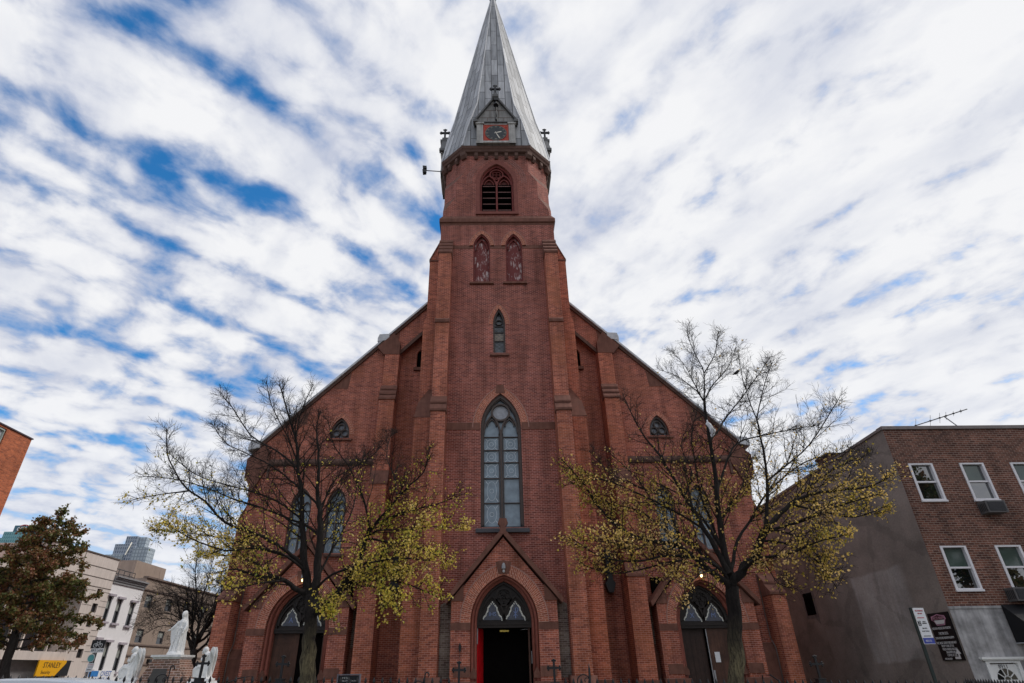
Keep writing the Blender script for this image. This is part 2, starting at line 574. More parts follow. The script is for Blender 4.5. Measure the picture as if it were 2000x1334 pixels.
def spire_metal():
    m, t, b = mat("spire_metal")
    uv = t.n("ShaderNodeUVMap", uv_map="uv").outputs[0]
    rot = t.n("ShaderNodeMapping", {"Vector": uv, "Rotation": (0, 0, R(90))}).outputs[0]
    br = t.n("ShaderNodeTexBrick", {"Vector": rot, "Color1": (0.52, 0.53, 0.55, 1), "Color2": (0.25, 0.26, 0.275, 1), "Mortar": (0.06, 0.06, 0.065, 1),
                                    "Scale": 1.0, "Mortar Size": 0.024, "Mortar Smooth": 0.1, "Brick Width": 2.3, "Row Height": 0.44})
    br.offset = 0.37
    mp = t.n("ShaderNodeMapping", {"Vector": uv, "Scale": (3.0, 0.35, 1.0)}).outputs[0]
    st = t.n("ShaderNodeTexNoise", {"Vector": mp, "Scale": 1.2, "Detail": 7.0, "Roughness": 0.65}).outputs[0]
    f = t.mrange(st, 0.3, 0.72, 1.25, 0.55)
    c = t.mix(1.0, br.outputs[0], t.n("ShaderNodeCombineColor", {0: f, 1: f, 2: f}).outputs[0], "MULTIPLY")
    link(t, c, b.inputs["Base Color"])
    b.inputs["Metallic"].default_value = 0.0
    b.inputs["Specular IOR Level"].default_value = 0.25
    b.inputs["Roughness"].default_value = 0.55
    bp = t.n("ShaderNodeBump", {"Height": br.outputs["Fac"], "Strength": 0.8, "Distance": 0.05})
    link(t, bp.outputs[0], b.inputs["Normal"])
    return m


SPIRE = spire_metal()


def glaze(name, col, rough=0.15, spec=0.5, vary=0.3, scale=2.0, bump=0.02):
    m, t, b = mat(name)
    uv = t.n("ShaderNodeUVMap", uv_map="uv").outputs[0]
    n = t.n("ShaderNodeTexNoise", {"Vector": uv, "Scale": scale, "Detail": 5.0}).outputs[0]
    f = t.mrange(n, 0.3, 0.7, 1 - vary, 1 + vary)
    c = t.mix(1.0, col, t.n("ShaderNodeCombineColor", {0: f, 1: f, 2: f}).outputs[0], "MULTIPLY")
    link(t, c, b.inputs["Base Color"])
    b.inputs["Roughness"].default_value = rough
    b.inputs["Specular IOR Level"].default_value = spec
    bp = t.n("ShaderNodeBump", {"Height": n, "Strength": bump, "Distance": 0.05})
    link(t, bp.outputs[0], b.inputs["Normal"])
    return m


LEADGLASS = glaze("leaded_glass", (0.2, 0.26, 0.31), 0.28, 0.6, 0.25, 3.0, 0.2)  # blue-grey base puts the glazing's sky reflection into the colour
LEADGLASS_DARK = glaze("leaded_glass_dark", (0.1, 0.11, 0.12), 0.25, 0.5, 0.4, 5.0, 0.3)
LEADLINE = plain("lead_line", (0.62, 0.68, 0.72), 0.5)
WINDOWGLASS = glaze("window_glass", (0.008, 0.011, 0.011), 0.01, 0.9, 0.2, 0.6, 0.012)
WINDOWGLASS.node_tree.nodes["Principled BSDF"].inputs["IOR"].default_value = 2.0
BLUEGLASS = glaze("blue_glass", (0.02, 0.025, 0.05), 0.15, 0.5, 0.5, 8.0)


# ------------------------------------------------------------------ the church
CH = thing("brick_church", "tall red brick church with a grey metal spire and clock in the middle", "church", (0, 27.1, 0))
TX, TY = 0.0, 27.1           # tower axis
HW = 3.09                    # tower half width
YF = 24.0                    # tower front
YG = 26.2                    # gable front
FLOOR = 0.45


def part(mb, name, mats, parent=CH, label=None):
    o = mb.build(name, mats, parent)
    if label:
        o["label"] = label
    return o


def steps(mb, ya, za, yb, zb, n, lip=0.05, base=0.0):
    """Saw-toothed (y,z) profile of a sloping stack of weathering slabs."""
    pts = []
    for k in range(n):
        y0, z0 = ya + (yb - ya) * k / n, za + (zb - za) * k / n
        y1, z1 = ya + (yb - ya) * (k + 1) / n, za + (zb - za) * (k + 1) / n
        d = -1 if yb > ya else 1
        pts += [(y0 + d * lip, z0), (y0 + d * lip, z0 + 0.09), (y1 + d * lip * 0.2, z1)]
    return pts


# --- tower shaft
big = arch(0, 0.90, 6.62, 10.95, 1.68)
lan = arch(0, 0.30, 14.78, 16.4, 0.92)
nis = [arch(s * 0.86, 0.45, 19.0, 21.3, 0.88) for s in (-1, 1)]
door0 = arch(0, 1.24, FLOOR, 3.09, 1.62)
mb = MB()
mb.sheet([(-HW, 0), (HW, 0), (HW, 22.9), (-HW, 22.9)], [big, lan, door0] + nis, YF, 0.32)
mb.poly([(-HW, YF, 0), (-HW, 30.2, 0), (-HW, 30.2, 22.9), (-HW, YF, 22.9)])
mb.poly([(HW, YF, 0), (HW, 30.2, 0), (HW, 30.2, 22.9), (HW, YF, 22.9)])
mb.poly([(-HW, 30.2, 15), (HW, 30.2, 15), (HW, 30.2, 22.9), (-HW, 30.2, 22.9)])
part(mb, "tower_wall", [BRICK_TOWER])
# closed boxes behind openings, coloured near black for unlit rooms
mb = MB()
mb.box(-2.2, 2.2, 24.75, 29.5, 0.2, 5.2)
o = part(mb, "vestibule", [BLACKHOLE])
# voussoir arches round the openings
mb = MB()
for a_o, a_i in ((arch(0, 1.24, 10.7, 10.95, 2.05, 14), arch(0, 0.91, 10.7, 10.95, 1.69, 14)),
                 (arch(0, 0.52, 16.3, 16.4, 1.18, 9), arch(0, 0.31, 16.3, 16.4, 0.93, 9)),
                 (arch(-.86, 0.68, 21.2, 21.3, 1.13, 9), arch(-.86, 0.46, 21.2, 21.3, 0.89, 9)),
                 (arch(.86, 0.68, 21.2, 21.3, 1.13, 9), arch(.86, 0.46, 21.2, 21.3, 0.89, 9))):
    mb.cut()
    mb.ring(a_o[1:-1], a_i[1:-1], YF - 0.012, YF + 0.02, 0, radial=True)
    # outer soldier course
    k = [(p[0] + (p[0] - (a_o[0][0] + a_o[-1][0]) / 2) * 0.03, p[1] + 0.03) for p in a_o[1:-1]]
    mb.ring(k, a_o[1:-1], YF - 0.022, YF + 0.02, 1)
part(mb, "window_arch", [BRICK_ARCH, plain("mortar_line", (0.36, 0.2, 0.165), 0.9)])
mb = MB()
mb.prism([(-0.22, 12.64), (0.22, 12.64), (0.16, 13.06), (-0.16, 13.06)], "y", YF - 0.03, YF + 0.02)
for s in (-1, 1):
    mb.cut()
    mb.box(s * 0.93 if s > 0 else -2.44, 2.44 if s > 0 else -0.93, YF - 0.02, YF + 0.02, 10.86, 11.2)
    mb.cut()
    mb.box(*sorted((s * 1.32, s * 2.44)), YF - 0.012, YF + 0.02, 21.15, 21.38)
mb.cut()
mb.box(-0.4, 0.4, YF - 0.012, YF + 0.02, 21.15, 21.38)
part(mb, "band_course", [STONE])

# --- tall window
mb = MB()
a_o, a_i = arch(0, 0.90, 6.62, 10.95, 1.68), arch(0, 0.79, 6.75, 10.95, 1.50)
mb.ring(a_o, a_i, YF + 0.10, YF + 0.32)
mb.ring(arch(0, 0.80, 6.75, 10.95, 1.51), arch(0, 0.75, 6.75, 10.95, 1.44), YF + 0.17, YF + 0.32)
win = part(mb, "tall_window", [WOODFRAME])
mb = MB()
mb.box(-0.045, 0.045, YF + 0.15, YF + 0.3, 6.75, 10.9)
mb.box(-0.105, -0.07, YF + 0.2, YF + 0.3, 6.75, 10.75)
mb.box(0.07, 0.105, YF + 0.2, YF + 0.3, 6.75, 10.75)
for s in (-1, 1):
    ar = arch(s * 0.40, 0.36, 10.7, 10.75, 0.86, 8)
    mb.strip(ar[1:-1], 0.075, YF + 0.16, YF + 0.3)
    tr = [(s * 0.40 + 0.29 * math.cos(t), 10.72 + 0.2 * math.sin(t)) for t in [math.pi * i / 6 for i in range(7)]]
    ar2 = arch(s * 0.40, 0.2, 10.95, 11.1, 0.33, 6)
    mb.strip(ar2[1:-1], 0.05, YF + 0.2, YF + 0.3)
mb.strip(circle(0, 11.76, 0.40, 24), 0.085, YF + 0.15, YF + 0.3, closed=True)
for z in (7.66, 8.72, 9.42, 9.98):
    for s in (-1, 1):
        mb.box(*sorted((s * 0.1, s * 0.76)), YF + 0.22, YF + 0.31, z - 0.018, z + 0.018)
for s in (-1, 1):
    mb.box(*sorted((s * 0.1, s * 0.76)), YF + 0.22, YF + 0.31, 10.58, 10.61)
part(mb, "tracery", [WOODFRAME], win)
mb = MB()
mb.sheet(arch(0, 0.85, 6.7, 10.95, 1.6), [], YF + 0.3)
part(mb, "pane", [LEADGLASS], win)
mb = MB()
mb.sheet(circle(0, 11.76, 0.375, 24), [], YF + 0.27)
part(mb, "roundel", [plain("pale_glass", (0.3, 0.31, 0.34), 0.3, 0.5, vary=0.3, scale=6)], win)
mb = MB()
lv = [6.75, 7.66, 8.72, 9.42, 9.98, 10.58]
rl = random.Random(3)
for s in (-1, 1):
    cx = s * 0.43
    for k in range(5):
        if rl.random() < 0.12:
            continue
        z0, z1 = lv[k], lv[k + 1]
        cz, hz = (z0 + z1) / 2, (z1 - z0) / 2
        rz = min(hz * 0.78, 0.42)
        mb.strip([(cx + 0.2 * math.cos(t), cz + rz * math.sin(t)) for t in [2 * math.pi * i / 16 for i in range(16)]], 0.014, YF + 0.292, YF + 0.3, closed=True)
        mb.strip(circle(cx, cz, 0.09, 10), 0.012, YF + 0.292, YF + 0.3, closed=True)
        for sx in (-1, 1):
            for sz in (-1, 1):
                mb.strip([(cx + sx * 0.17, cz + sz * rz * 0.72), (cx + sx * 0.28, cz + sz * hz * 0.9)], 0.022, YF + 0.290, YF + 0.3)
part(mb, "lead_came", [LEADLINE], win)
mb = MB()
mb.prism([(YF - 0.16, 6.40), (YF - 0.16, 6.52), (YF + 0.3, 6.72), (YF + 0.3, 6.40)], "x", -1.1, 1.1)
part(mb, "window_sill", [plain("slate_sill", (0.075, 0.075, 0.085), 0.6)], win)

# --- lancet
mb = MB()
mb.ring(arch(0, 0.30, 14.78, 16.4, 0.92), arch(0, 0.225, 14.84, 16.4, 0.78), YF + 0.08, YF + 0.3)
mb.strip([(0.16 * math.cos(t), 16.62 + 0.14 * math.sin(t)) for t in [2 * math.pi * i / 12 for i in range(12)]], 0.035, YF + 0.2, YF + 0.29, closed=True)
for z in (15.55, 16.05, 16.4):
    mb.box(-0.22, 0.22, YF + 0.24, YF + 0.3, z - 0.014, z + 0.014)
lw = part(mb, "lancet_window", [WOODFRAME])
mb = MB()
mb.sheet(arch(0, 0.27, 14.8, 16.4, 0.86), [], YF + 0.29)
part(mb, "pane", [LEADGLASS_DARK], lw)
mb = MB()
mb.box(-0.22, 0.22, YF + 0.278, YF + 0.285, 15.6, 16.0)
part(mb, "pane", [plain("amber_pane", (0.3, 0.25, 0.2), 0.4, vary=0.35, scale=8)], lw, "pale amber pane")
mb = MB()
for k in range(-6, 7):
    for d in (1, -1):
        p0, p1 = Vector((-0.22, 15.4 + k * 0.22 - d * 0.19)), Vector((0.22, 15.4 + k * 0.22 + d * 0.19))
        if min(p0.y, p1.y) > 14.82 and max(p0.y, p1.y) < 16.5:
            mb.strip([tuple(p0), tuple(p1)], 0.012, YF + 0.272, YF + 0.278)
part(mb, "lead_came", [plain("lead_dark", (0.16, 0.17, 0.18), 0.5)], lw)
mb = MB()
mb.prism([(YF - 0.12, 14.58), (YF - 0.12, 14.68), (YF + 0.25, 14.82), (YF + 0.25, 14.58)], "x", -0.46, 0.46)
part(mb, "window_sill", [STONE], lw)

# --- two blind niches
for s in (-1, 1):
    mb = MB()
    mb.ring(arch(s * .86, 0.45, 19.0, 21.3, 0.88), arch(s * .86, 0.385, 19.06, 21.3, 0.78), YF + 0.06, YF + 0.3)
    mb.strip(arch(s * .86, 0.30, 21.1, 21.2, 0.66, 6)[1:-1], 0.05, YF + 0.13, YF + 0.3)
    nb = part(mb, "blind_niche", [MAROON])
    mb = MB()
    mb.sheet(arch(s * .86, 0.43, 19.0, 21.3, 0.86), [], YF + 0.22)
    part(mb, "panel", [FLAKING], nb)
    mb = MB()
    mb.prism([(YF - 0.13, 18.8), (YF - 0.13, 18.9), (YF + 0.2, 19.02), (YF + 0.2, 18.8)], "x", s * .86 - 0.62, s * .86 + 0.62)
    part(mb, "window_sill", [STONE], nb)

# --- tower buttresses: one to the front and one to the side at each front corner
for s in (-1, 1):
    x0, x1 = sorted((s * 2.44, s * 3.085))
    mb = MB()
    mb.prism([(YF, 0), (23.15, 0), (23.15, 11.55), (23.42, 12.15), (23.42, 20.5), (YF, 21.66)], "x", x0, x1)
    b = part(mb, "tower_buttress", [BRICK_PIER])
    mb = MB()
    mb.prism([(YF - 0.003, 21.75)] + steps(mb, 23.42, 20.5, YF - 0.003, 21.72, 3)[::-1][0:0] + [(YF - 0.003, 20.4)] + [(23.40, 20.4)] + steps(mb, 23.42, 20.45, YF - 0.003, 21.75, 4), "x", x0 - 0.04, x1 + 0.04)
    mb.cut()
    mb.prism([(23.5, 12.25), (23.5, 11.4), (23.13, 11.4)] + steps(mb, 23.15, 11.45, 23.42, 12.25, 2, 0.07), "x", x0 - 0.04, x1 + 0.04)
    mb.cut()
    mb.prism([(23.5, 16.16), (23.36, 16.16), (23.34, 16.3), (23.5, 16.5)], "x", x0 - 0.03, x1 + 0.03)
    part(mb, "weathering_cap", [STONE], b)
    mb = MB()
    mb.prism([(YF - 0.02, 0), (23.02, 0), (23.02, 1.12), (23.15, 1.36), (YF - 0.02, 1.36)], "x", x0 - 0.14, x1 + 0.14)
    part(mb, "plinth", [STONE], b)
    # side buttress
    mb = MB()
    a = [(s * 3.08, 0), (s * 3.95, 0), (s * 3.95, 11.6), (s * 3.08, 11.6)]
    mb.prism(a, "y", 24.3, 25.55)
    a = [(s * 3.08, 11.6), (s * 3.84, 11.6), (s * 3.84, 16.9), (s * 3.69, 17.3), (s * 3.69, 20.95), (s * 3.08, 22.35)]
    mb.prism(a, "y", 24.66, 25.5)
    b = part(mb, "tower_buttress", [BRICK_PIER])
    mb = MB()
    mb.flat([(s * 3.085, 24.32, 11.62), (s * 3.97, 24.28, 11.62), (s * 3.86, 24.64, 12.5), (s * 3.4, 24.64, 13.15), (s * 3.085, 24.64, 13.15)])
    mb.flat([(s * 3.97, 24.28, 11.62), (s * 3.97, 25.6, 11.62), (s * 3.85, 25.6, 12.5), (s * 3.86, 24.64, 12.5)])
    mb.cut()
    mb.poly([(s * 3.72, 24.62, 20.92), (s * 3.72, 25.54, 20.92), (s * 3.09, 25.54, 22.42), (s * 3.09, 24.62, 22.42)])
    mb.poly([(s * 3.72, 24.62, 20.92), (s * 3.09, 24.62, 22.42), (s * 3.09, 24.62, 22.28), (s * 3.66, 24.62, 20.92)])
    mb.box(*sorted((s * 3.09, s * 3.72)), 24.62, 25.54, 20.82, 20.92)
    part(mb, "weathering_cap", [STONE], b)
    mb = MB()
    mb.box(*sorted((s * 3.2, s * 4.07)), 24.18, 25.6, 0, 1.2)
    part(mb, "plinth", [STONE], b)

# --- belt below the belfry
def sq(h, y0, z, c=0.0):
    """Ring of a chamfered square round the tower axis, starting at the front left."""
    f = h - c
    return [(-f, TY - h, z), (f, TY - h, z), (h, TY - f, z), (h, TY + f, z), (f, TY + h, z), (-f, TY + h, z), (-h, TY + f, z), (-h, TY - f, z)]


mb = MB()
mb.loft([sq(h, 0, z, 0.01) for h, z in ((3.09, 22.78), (3.12, 22.84), (3.12, 22.93), (3.2, 22.98), (3.2, 23.22), (3.05, 23.5), (3.0, 23.5))])
part(mb, "belt_course", [STONE])

# --- belfry
BH = 3.05
prof = [(23.45, 0.12), (24.0, 0.16), (25.0, 0.72), (26.2, 0.72), (26.95, 1.17), (28.33, 1.17)]
bwin = arch(0, 0.97, 23.78, 26.05, 1.56, 10)
belf = thing_belfry = None
mb = MB()
outl = [(-(BH - c), z) for z, c in reversed(prof)] + [(BH - c, z) for z, c in prof]
for k in range(4):
    f = MB()
    f.sheet(outl, [bwin], TY - BH, 0.45)
    M = Matrix.Translation((TX, TY, 0)) @ Matrix.Rotation(k * math.pi / 2, 4, "Z") @ Matrix.Translation((-TX, -TY, 0))
    mb.add(f, M)
    d = MB()
    for i in range(len(prof) - 1):
        (za, ca), (zb, cb) = prof[i], prof[i + 1]
        d.poly([(BH - ca, TY - BH, za), (BH, TY - BH + ca, za), (BH, TY - BH + cb, zb), (BH - cb, TY - BH, zb)], 1 if i in (1, 3) else 0)
    mb.add(d, M)
belf = part(mb, "belfry", [BRICK_TOWER, STONE])
mb = MB()
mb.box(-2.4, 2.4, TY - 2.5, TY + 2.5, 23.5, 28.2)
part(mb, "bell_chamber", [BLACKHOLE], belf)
yb = TY - BH
mb = MB()
mb.ring(arch(0, 1.24, 23.78, 26.05, 1.88, 10)[1:-1], arch(0, 0.975, 23.78, 26.05, 1.565, 10)[1:-1], yb - 0.02, yb + 0.02)
for s in (-1, 1):
    mb.cut()
    mb.box(*sorted((s * 0.975, s * 1.2)), yb - 0.02, yb + 0.02, 23.7, 26.05)
mb.cut()
mb.box(-1.2, 1.2, yb - 0.1, yb + 0.3, 23.6, 23.78)
part(mb, "window_surround", [plain("brownstone_red", (0.23, 0.08, 0.064), 0.85, vary=0.2, bump=0.2)], belf)
mb = MB()
for q in (1.5, 1.62, 1.74):
    r = arch(0, q, 26.0, 26.05, 1.88 + (q - 1.24), 12)
    r2 = arch(0, q - 0.035, 26.0, 26.05, 1.88 + (q - 1.275), 12)
    mb.ring(r[1:-1], r2[1:-1], yb - 0.014, yb + 0.01)
part(mb, "window_arch", [plain("mortar_pale", (0.3, 0.16, 0.14), 0.9)], belf)
mb = MB()
mb.ring(arch(0, 0.96, 23.8, 26.05, 1.55, 10), arch(0, 0.86, 23.8, 26.05, 1.4, 10), yb + 0.12, yb + 0.3)
mb.box(-0.05, 0.05, yb + 0.12, yb + 0.3, 23.8, 26.3)
for s in (-1, 1):
    mb.strip(arch(s * 0.44, 0.40, 26.0, 26.05, 0.72, 8)[1:-1], 0.07, yb + 0.14, yb + 0.3)
    mb.strip(arch(s * 0.44, 0.26, 26.05, 26.1, 0.4, 6)[1:-1], 0.05, yb + 0.2, yb + 0.3)
mb.strip(circle(0, 26.88, 0.38, 20), 0.07, yb + 0.13, yb + 0.3, closed=True)
for k in range(4):
    t = math.pi / 4 + k * math.pi / 2
    mb.strip(circle(0.15 * math.cos(t), 26.88 + 0.15 * math.sin(t), 0.12, 10), 0.04, yb + 0.18, yb + 0.28, closed=True)
part(mb, "tracery", [MAROON], belf)
mb = MB()
mb.sheet(circle(0, 26.88, 0.36, 20), [], yb + 0.29)
for s in (-1, 1):
    mb.flat([(s * 0.02, yb + 0.3, 26.2), (s * 0.86, yb + 0.3, 26.2), (s * 0.8, yb + 0.3, 26.75), (s * 0.4, yb + 0.3, 27.2), (s * 0.02, yb + 0.3, 26.6)])
part(mb, "tracery_panel", [plain("maroon_dull", (0.09, 0.022, 0.018), 0.7)], belf)
for s in (-1, 1):
    for k in range(5):
        z = 24.12 + k * 0.46
        mb = MB()
        n = 9
        # scalloped lower edge
        pts = []
        for i in range(n):
            xa = s * 0.44 - 0.37 + 0.74 * i / n
            xb_ = s * 0.44 - 0.37 + 0.74 * (i + 1) / n
            pts.append((xa, xb_))
        for xa, xb_ in pts:
            xm = (xa + xb_) / 2
            mb.flat([(xa, yb + 0.2, z + 0.0), (xm, yb + 0.19, z - 0.03), (xb_, yb + 0.2, z), (xb_, yb + 0.42, z + 0.2), (xa, yb + 0.42, z + 0.2)])
            mb.flat([(xa, yb + 0.2, z + 0.0), (xm, yb + 0.19, z - 0.03), (xb_, yb + 0.2, z), (xb_, yb + 0.2, z + 0.05), (xa, yb + 0.2, z + 0.05)])
        part(mb, "louvre", [plain("louvre_paint", (0.2, 0.1, 0.09), 0.7) if (s, k) == (-1, 0) else bpy.data.materials["louvre_paint"]], belf)

# --- cornice
CH_, CC = 3.33, 1.30
mb = MB()
mb.loft([sq(h, 0, z, c) for h, c, z in ((3.06, 1.17, 28.28), (3.1, 1.19, 28.36), (3.25, 1.27, 28.44), (3.28, 1.28, 28.58), (CH_, CC, 28.66), (CH_ + 0.03, CC, 28.83), (3.24, 1.27, 28.88))])
cor = part(mb, "cornice", [STONE_DARK])
fr = CH_ - CC
for k in range(8):
    ang = k * math.pi / 4
    if k % 2 == 0:
        xs, dist = [i * 0.6 for i in (-2, -1, 0, 1, 2)], 3.05
    else:
        xs, dist = [-0.42, 0.25], 3.05 * math.sqrt(2) - 1.17 / math.sqrt(2)
    for x in xs:
        mb = MB()
        mb.prism([(-dist + 0.02, 27.96), (-dist - 0.1, 27.96), (-dist - 0.2, 28.13), (-dist - 0.2, 28.36), (-dist + 0.02, 28.36)], "x", x - 0.1, x + 0.1)
        mb.xform(Matrix.Translation((TX, TY, 0)) @ Matrix.Rotation(ang, 4, "Z"))
        part(mb, "corbel", [STONE_DARK], cor)
for k in range(8):
    a = sq(3.05, 0, 0, 1.17)[k]
    mb = MB()
    d = Vector((a[0], a[1] - TY)).normalized()
    mb.prism([(-0.02, 27.94), (-0.13, 27.94), (-0.26, 28.13), (-0.26, 28.36), (-0.02, 28.36)], "x", -0.17, 0.17)
    mb.xform(Matrix.Translation((a[0], a[1], 0)) @ Matrix.Rotation(math.atan2(d.x, -d.y), 4, "Z"))
    part(mb, "corbel", [STONE_DARK], cor)

# --- spire
def oct_ring(ap, half, z):
    return sq(ap, 0, z, ap - half)


zt = 50.25
ringz = [(28.86, 3.34, 2.05), (31.4, 3.06, 1.62), (33.5, 2.74, 1.18), (40.0, 1.74, 0.72), (46.0, 0.83, 0.345), (zt, 0.16, 0.066)]
mb = MB()
rg = [oct_ring(a, h, z) for z, a, h in ringz]
for k in range(len(rg) - 1):
    for i in range(8):
        j = (i + 1) % 8
        q = [rg[k][i], rg[k][j], rg[k + 1][j], rg[k + 1][i]]
        cx = (Vector(q[0]) + Vector(q[1])) / 2
        t = (Vector(q[1]) - Vector(q[0])).normalized()
        off = 0.22 + 0.13 * (i % 3)
        uvs = [((Vector(p) - cx).dot(t) + off, p[2] * 1.012 + 1.7 * i) for p in q]
        mb.poly(q, 0, uvs)
spire = part(mb, "spire", [SPIRE])
# raised hip rolls on the eight edges
mb = MB()
for i in range(8):
    mb.tube([rg[k][i] for k in range(len(rg))], [0.05, 0.05, 0.05, 0.045, 0.035, 0.02], 5)
part(mb, "hip_roll", [COPING], spire)
mb = MB()
mb.ell((0, TY, zt + 0.1), 0.3, 0.3, 0.26)
mb.tube([(0, TY, zt), (0, TY, zt + 2.2)], 0.05)
mb.box(-0.6, 0.6, TY - 0.05, TY + 0.05, zt + 1.4, zt + 1.5)
part(mb, "finial", [IRON], spire)


def botonny(mb, cx, y, z0, h, w, m=0, t=0.06):
    """Cross with trefoil ends, standing at z0."""
    zc = z0 + h * 0.62
    mb.box(cx - t, cx + t, y - t, y + t, z0, z0 + h - t)
    mb.box(cx - w / 2 + t, cx - t, y - t * 0.9, y + t * 0.9, zc - t, zc + t)
    mb.box(cx + t, cx + w / 2 - t, y - t * 0.9, y + t * 0.9, zc - t, zc + t)
    for ex, ez, dx, dz in ((cx, z0 + h - t, 0, 1), (cx - w / 2 + t, zc, -1, 0), (cx + w / 2 - t, zc, 1, 0)):
        mb.ell((ex + dx * t * 0.6, y, ez + dz * t * 0.6), t * 1.05, t * 0.9, t * 1.05, m, 8, 6)
        for sg in (-1, 1):
            mb.ell((ex + (dz * sg) * t * 1.4, y, ez + (dx * sg) * t * 1.4), t, t * 0.9, t, m, 8, 6)


# --- dormers on the four main faces
DORMERSTONE = plain("dormer_panel", (0.27, 0.265, 0.255), 0.7, vary=0.2, scale=2, streak=0.3)
DORMERLIGHT = plain("dormer_pilaster", (0.42, 0.41, 0.39), 0.6, vary=0.18, scale=3, streak=0.35)
for k in range(4):
    M = Matrix.Translation((TX, TY, -0.42)) @ Matrix.Rotation(k * math.pi / 2, 4, "Z")
    yf = -3.44
    mb = MB()
    mb.prism([(-1.18, 29.3), (1.18, 29.3), (1.18, 31.35), (0, 33.45), (-1.18, 31.35)], "y", yf, -2.6)
    mb.xform(M)
    dm = part(mb, "dormer", [DORMERSTONE])
    mb = MB()
    for s in (-1, 1):
        mb.cut()
        mb.box(*sorted((s * 0.78, s * 1.17)), yf - 0.06, yf, 29.3, 30.98)
        mb.box(*sorted((s * 0.72, s * 1.24)), yf - 0.12, yf, 30.98, 31.12)
        mb.box(*sorted((s * 0.75, s * 1.2)), yf - 0.08, yf, 29.3, 29.5)
    mb.cut()
    mb.box(-0.78, 0.78, yf - 0.1, yf, 29.31, 29.47)
    mb.xform(M)
    part(mb, "pilaster", [DORMERLIGHT], dm)
    mb = MB()
    # raking roof edge with turned ends, string lines on the pediment
    a, b_ = (1.34, 31.18), (0.0, 33.55)
    for s in (-1, 1):
        mb.prism([(s * 1.34, 31.12), (s * 1.34, 31.3), (0, 33.66), (0, 33.46)], "y", yf - 0.16, -2.4)
        mb.box(*sorted((s * 1.12, s * 1.38)), yf - 0.2, yf + 0.15, 31.1, 31.3)
    mb.box(-1.12, 1.12, yf - 0.07, yf, 31.16, 31.24)
    mb.cut()
    mb.loft([[(-w, yf - d, z), (w, yf - d, z), (w, yf + 0.3, z), (-w, yf + 0.3, z)] for w, d, z in ((0.14, 0.2, 33.2), (0.2, 0.3, 33.3), (0.2, 0.3, 33.5), (0.12, 0.2, 33.56), (0.1, 0.18, 33.8))])
    mb.xform(M)
    part(mb, "roof", [plain("dormer_roof", (0.12, 0.12, 0.12), 0.6) if k == 0 else bpy.data.materials["dormer_roof"]], dm)
    mb = MB()
    for z, w in ((31.62, 1.0), (32.3, 0.62), (32.9, 0.3)):
        mb.box(-w, w, yf - 0.008, yf, z, z + 0.025)
    for x, z0, z1 in ((0, 31.25, 31.62), (-0.5, 31.25, 31.62), (0.5, 31.25, 31.62), (0.2, 31.62, 32.3), (-0.35, 31.62, 32.3), (0.0, 32.3, 32.9)):
        mb.box(x - 0.012, x + 0.012, yf - 0.007, yf, z0, z1)
    mb.xform(M)
    part(mb, "panel_joint", [STONE_DARK], dm)
    mb = MB()
    botonny(mb, 0, 0, 33.75, 0.98, 0.68, t=0.062)
    ctr = M @ Vector((0, yf - 0.02, 0))
    mb.xform(Matrix.Translation((ctr.x, ctr.y, -0.42)))
    part(mb, "cross", [IRON], dm)
    if k == 0:
        y0 = TY + yf
        mb = MB()
        mb.box(-0.77, 0.77, y0 - 0.02, y0, 29.06, 30.54)
        clock = part(mb, "clock", [CLOCKRED], dm, "black clock dial with gilt hands on a red square")
        mb = MB()
        sqp = [(-0.77, 29.06), (0.77, 29.06), (0.77, 30.54), (-0.77, 30.54)]
        mb.strip([(-0.72, 29.11), (0.72, 29.11), (0.72, 30.49), (-0.72, 30.49)], 0.05, y0 - 0.04, y0 - 0.02, closed=True)
        for sx in (-1, 1):
            for sz in (-1, 1):
                mb.ring(circle(sx * 0.6, 29.80 + sz * 0.57, 0.08, 8) + [(sx * 0.6 + 0.08, 29.80 + sz * 0.57)], circle(sx * 0.6, 29.80 + sz * 0.57, 0.04, 8) + [(sx * 0.6 + 0.04, 29.80 + sz * 0.57)], y0 - 0.035, y0 - 0.02)
        dl = part(mb, "clock", [CLOCKRED], dm) if False else mb.build("clock_frame", [plain("clock_red_light", (0.5, 0.1, 0.06), 0.6)], dm)
        mb = MB()
        mb.prism(circle(0, 29.80, 0.655, 32), "y", y0 - 0.045, y0 - 0.02)
        part(mb, "dial", [DIALBLACK], dm)
        mb = MB()
        for i in range(12):
            t = math.pi / 6 * i
            for q in ((-0.03, 0.03) if i % 3 else (-0.045, 0.0, 0.045)):
                c_, s_ = math.cos(t), math.sin(t)
                mb.strip([(0.48 * s_ + q * c_, 29.80 + 0.48 * c_ - q * s_), (0.6 * s_ + q * c_, 29.80 + 0.6 * c_ - q * s_)], 0.018, y0 - 0.052, y0 - 0.045)
        mb.strip(circle(0, 29.80, 0.63, 32), 0.014, y0 - 0.052, y0 - 0.045, closed=True)
        part(mb, "numerals", [plain("dull_gilt", (0.34, 0.31, 0.25), 0.5)], dm)
        mb = MB()
        def hand(t, L, w):
            c_, s_ = math.cos(t), math.sin(t)
            mb.flat([(-0.1 * s_ - w * 0.5 * c_, y0 - 0.06, 29.80 - 0.1 * c_ + w * 0.5 * s_), (L * 0.8 * s_ - w * c_, y0 - 0.06, 29.80 + L * 0.8 * c_ + w * s_),
                     (L * s_, y0 - 0.06, 29.80 + L * c_), (L * 0.8 * s_ + w * c_, y0 - 0.06, 29.80 + L * 0.8 * c_ - w * s_), (-0.1 * s_ + w * 0.5 * c_, y0 - 0.06, 29.80 - 0.1 * c_ - w * 0.5 * s_)])
        hand(R(73), 0.38, 0.04)
        hand(R(156), 0.58, 0.03)
        part(mb, "clock_hands", [CREAM], dm)

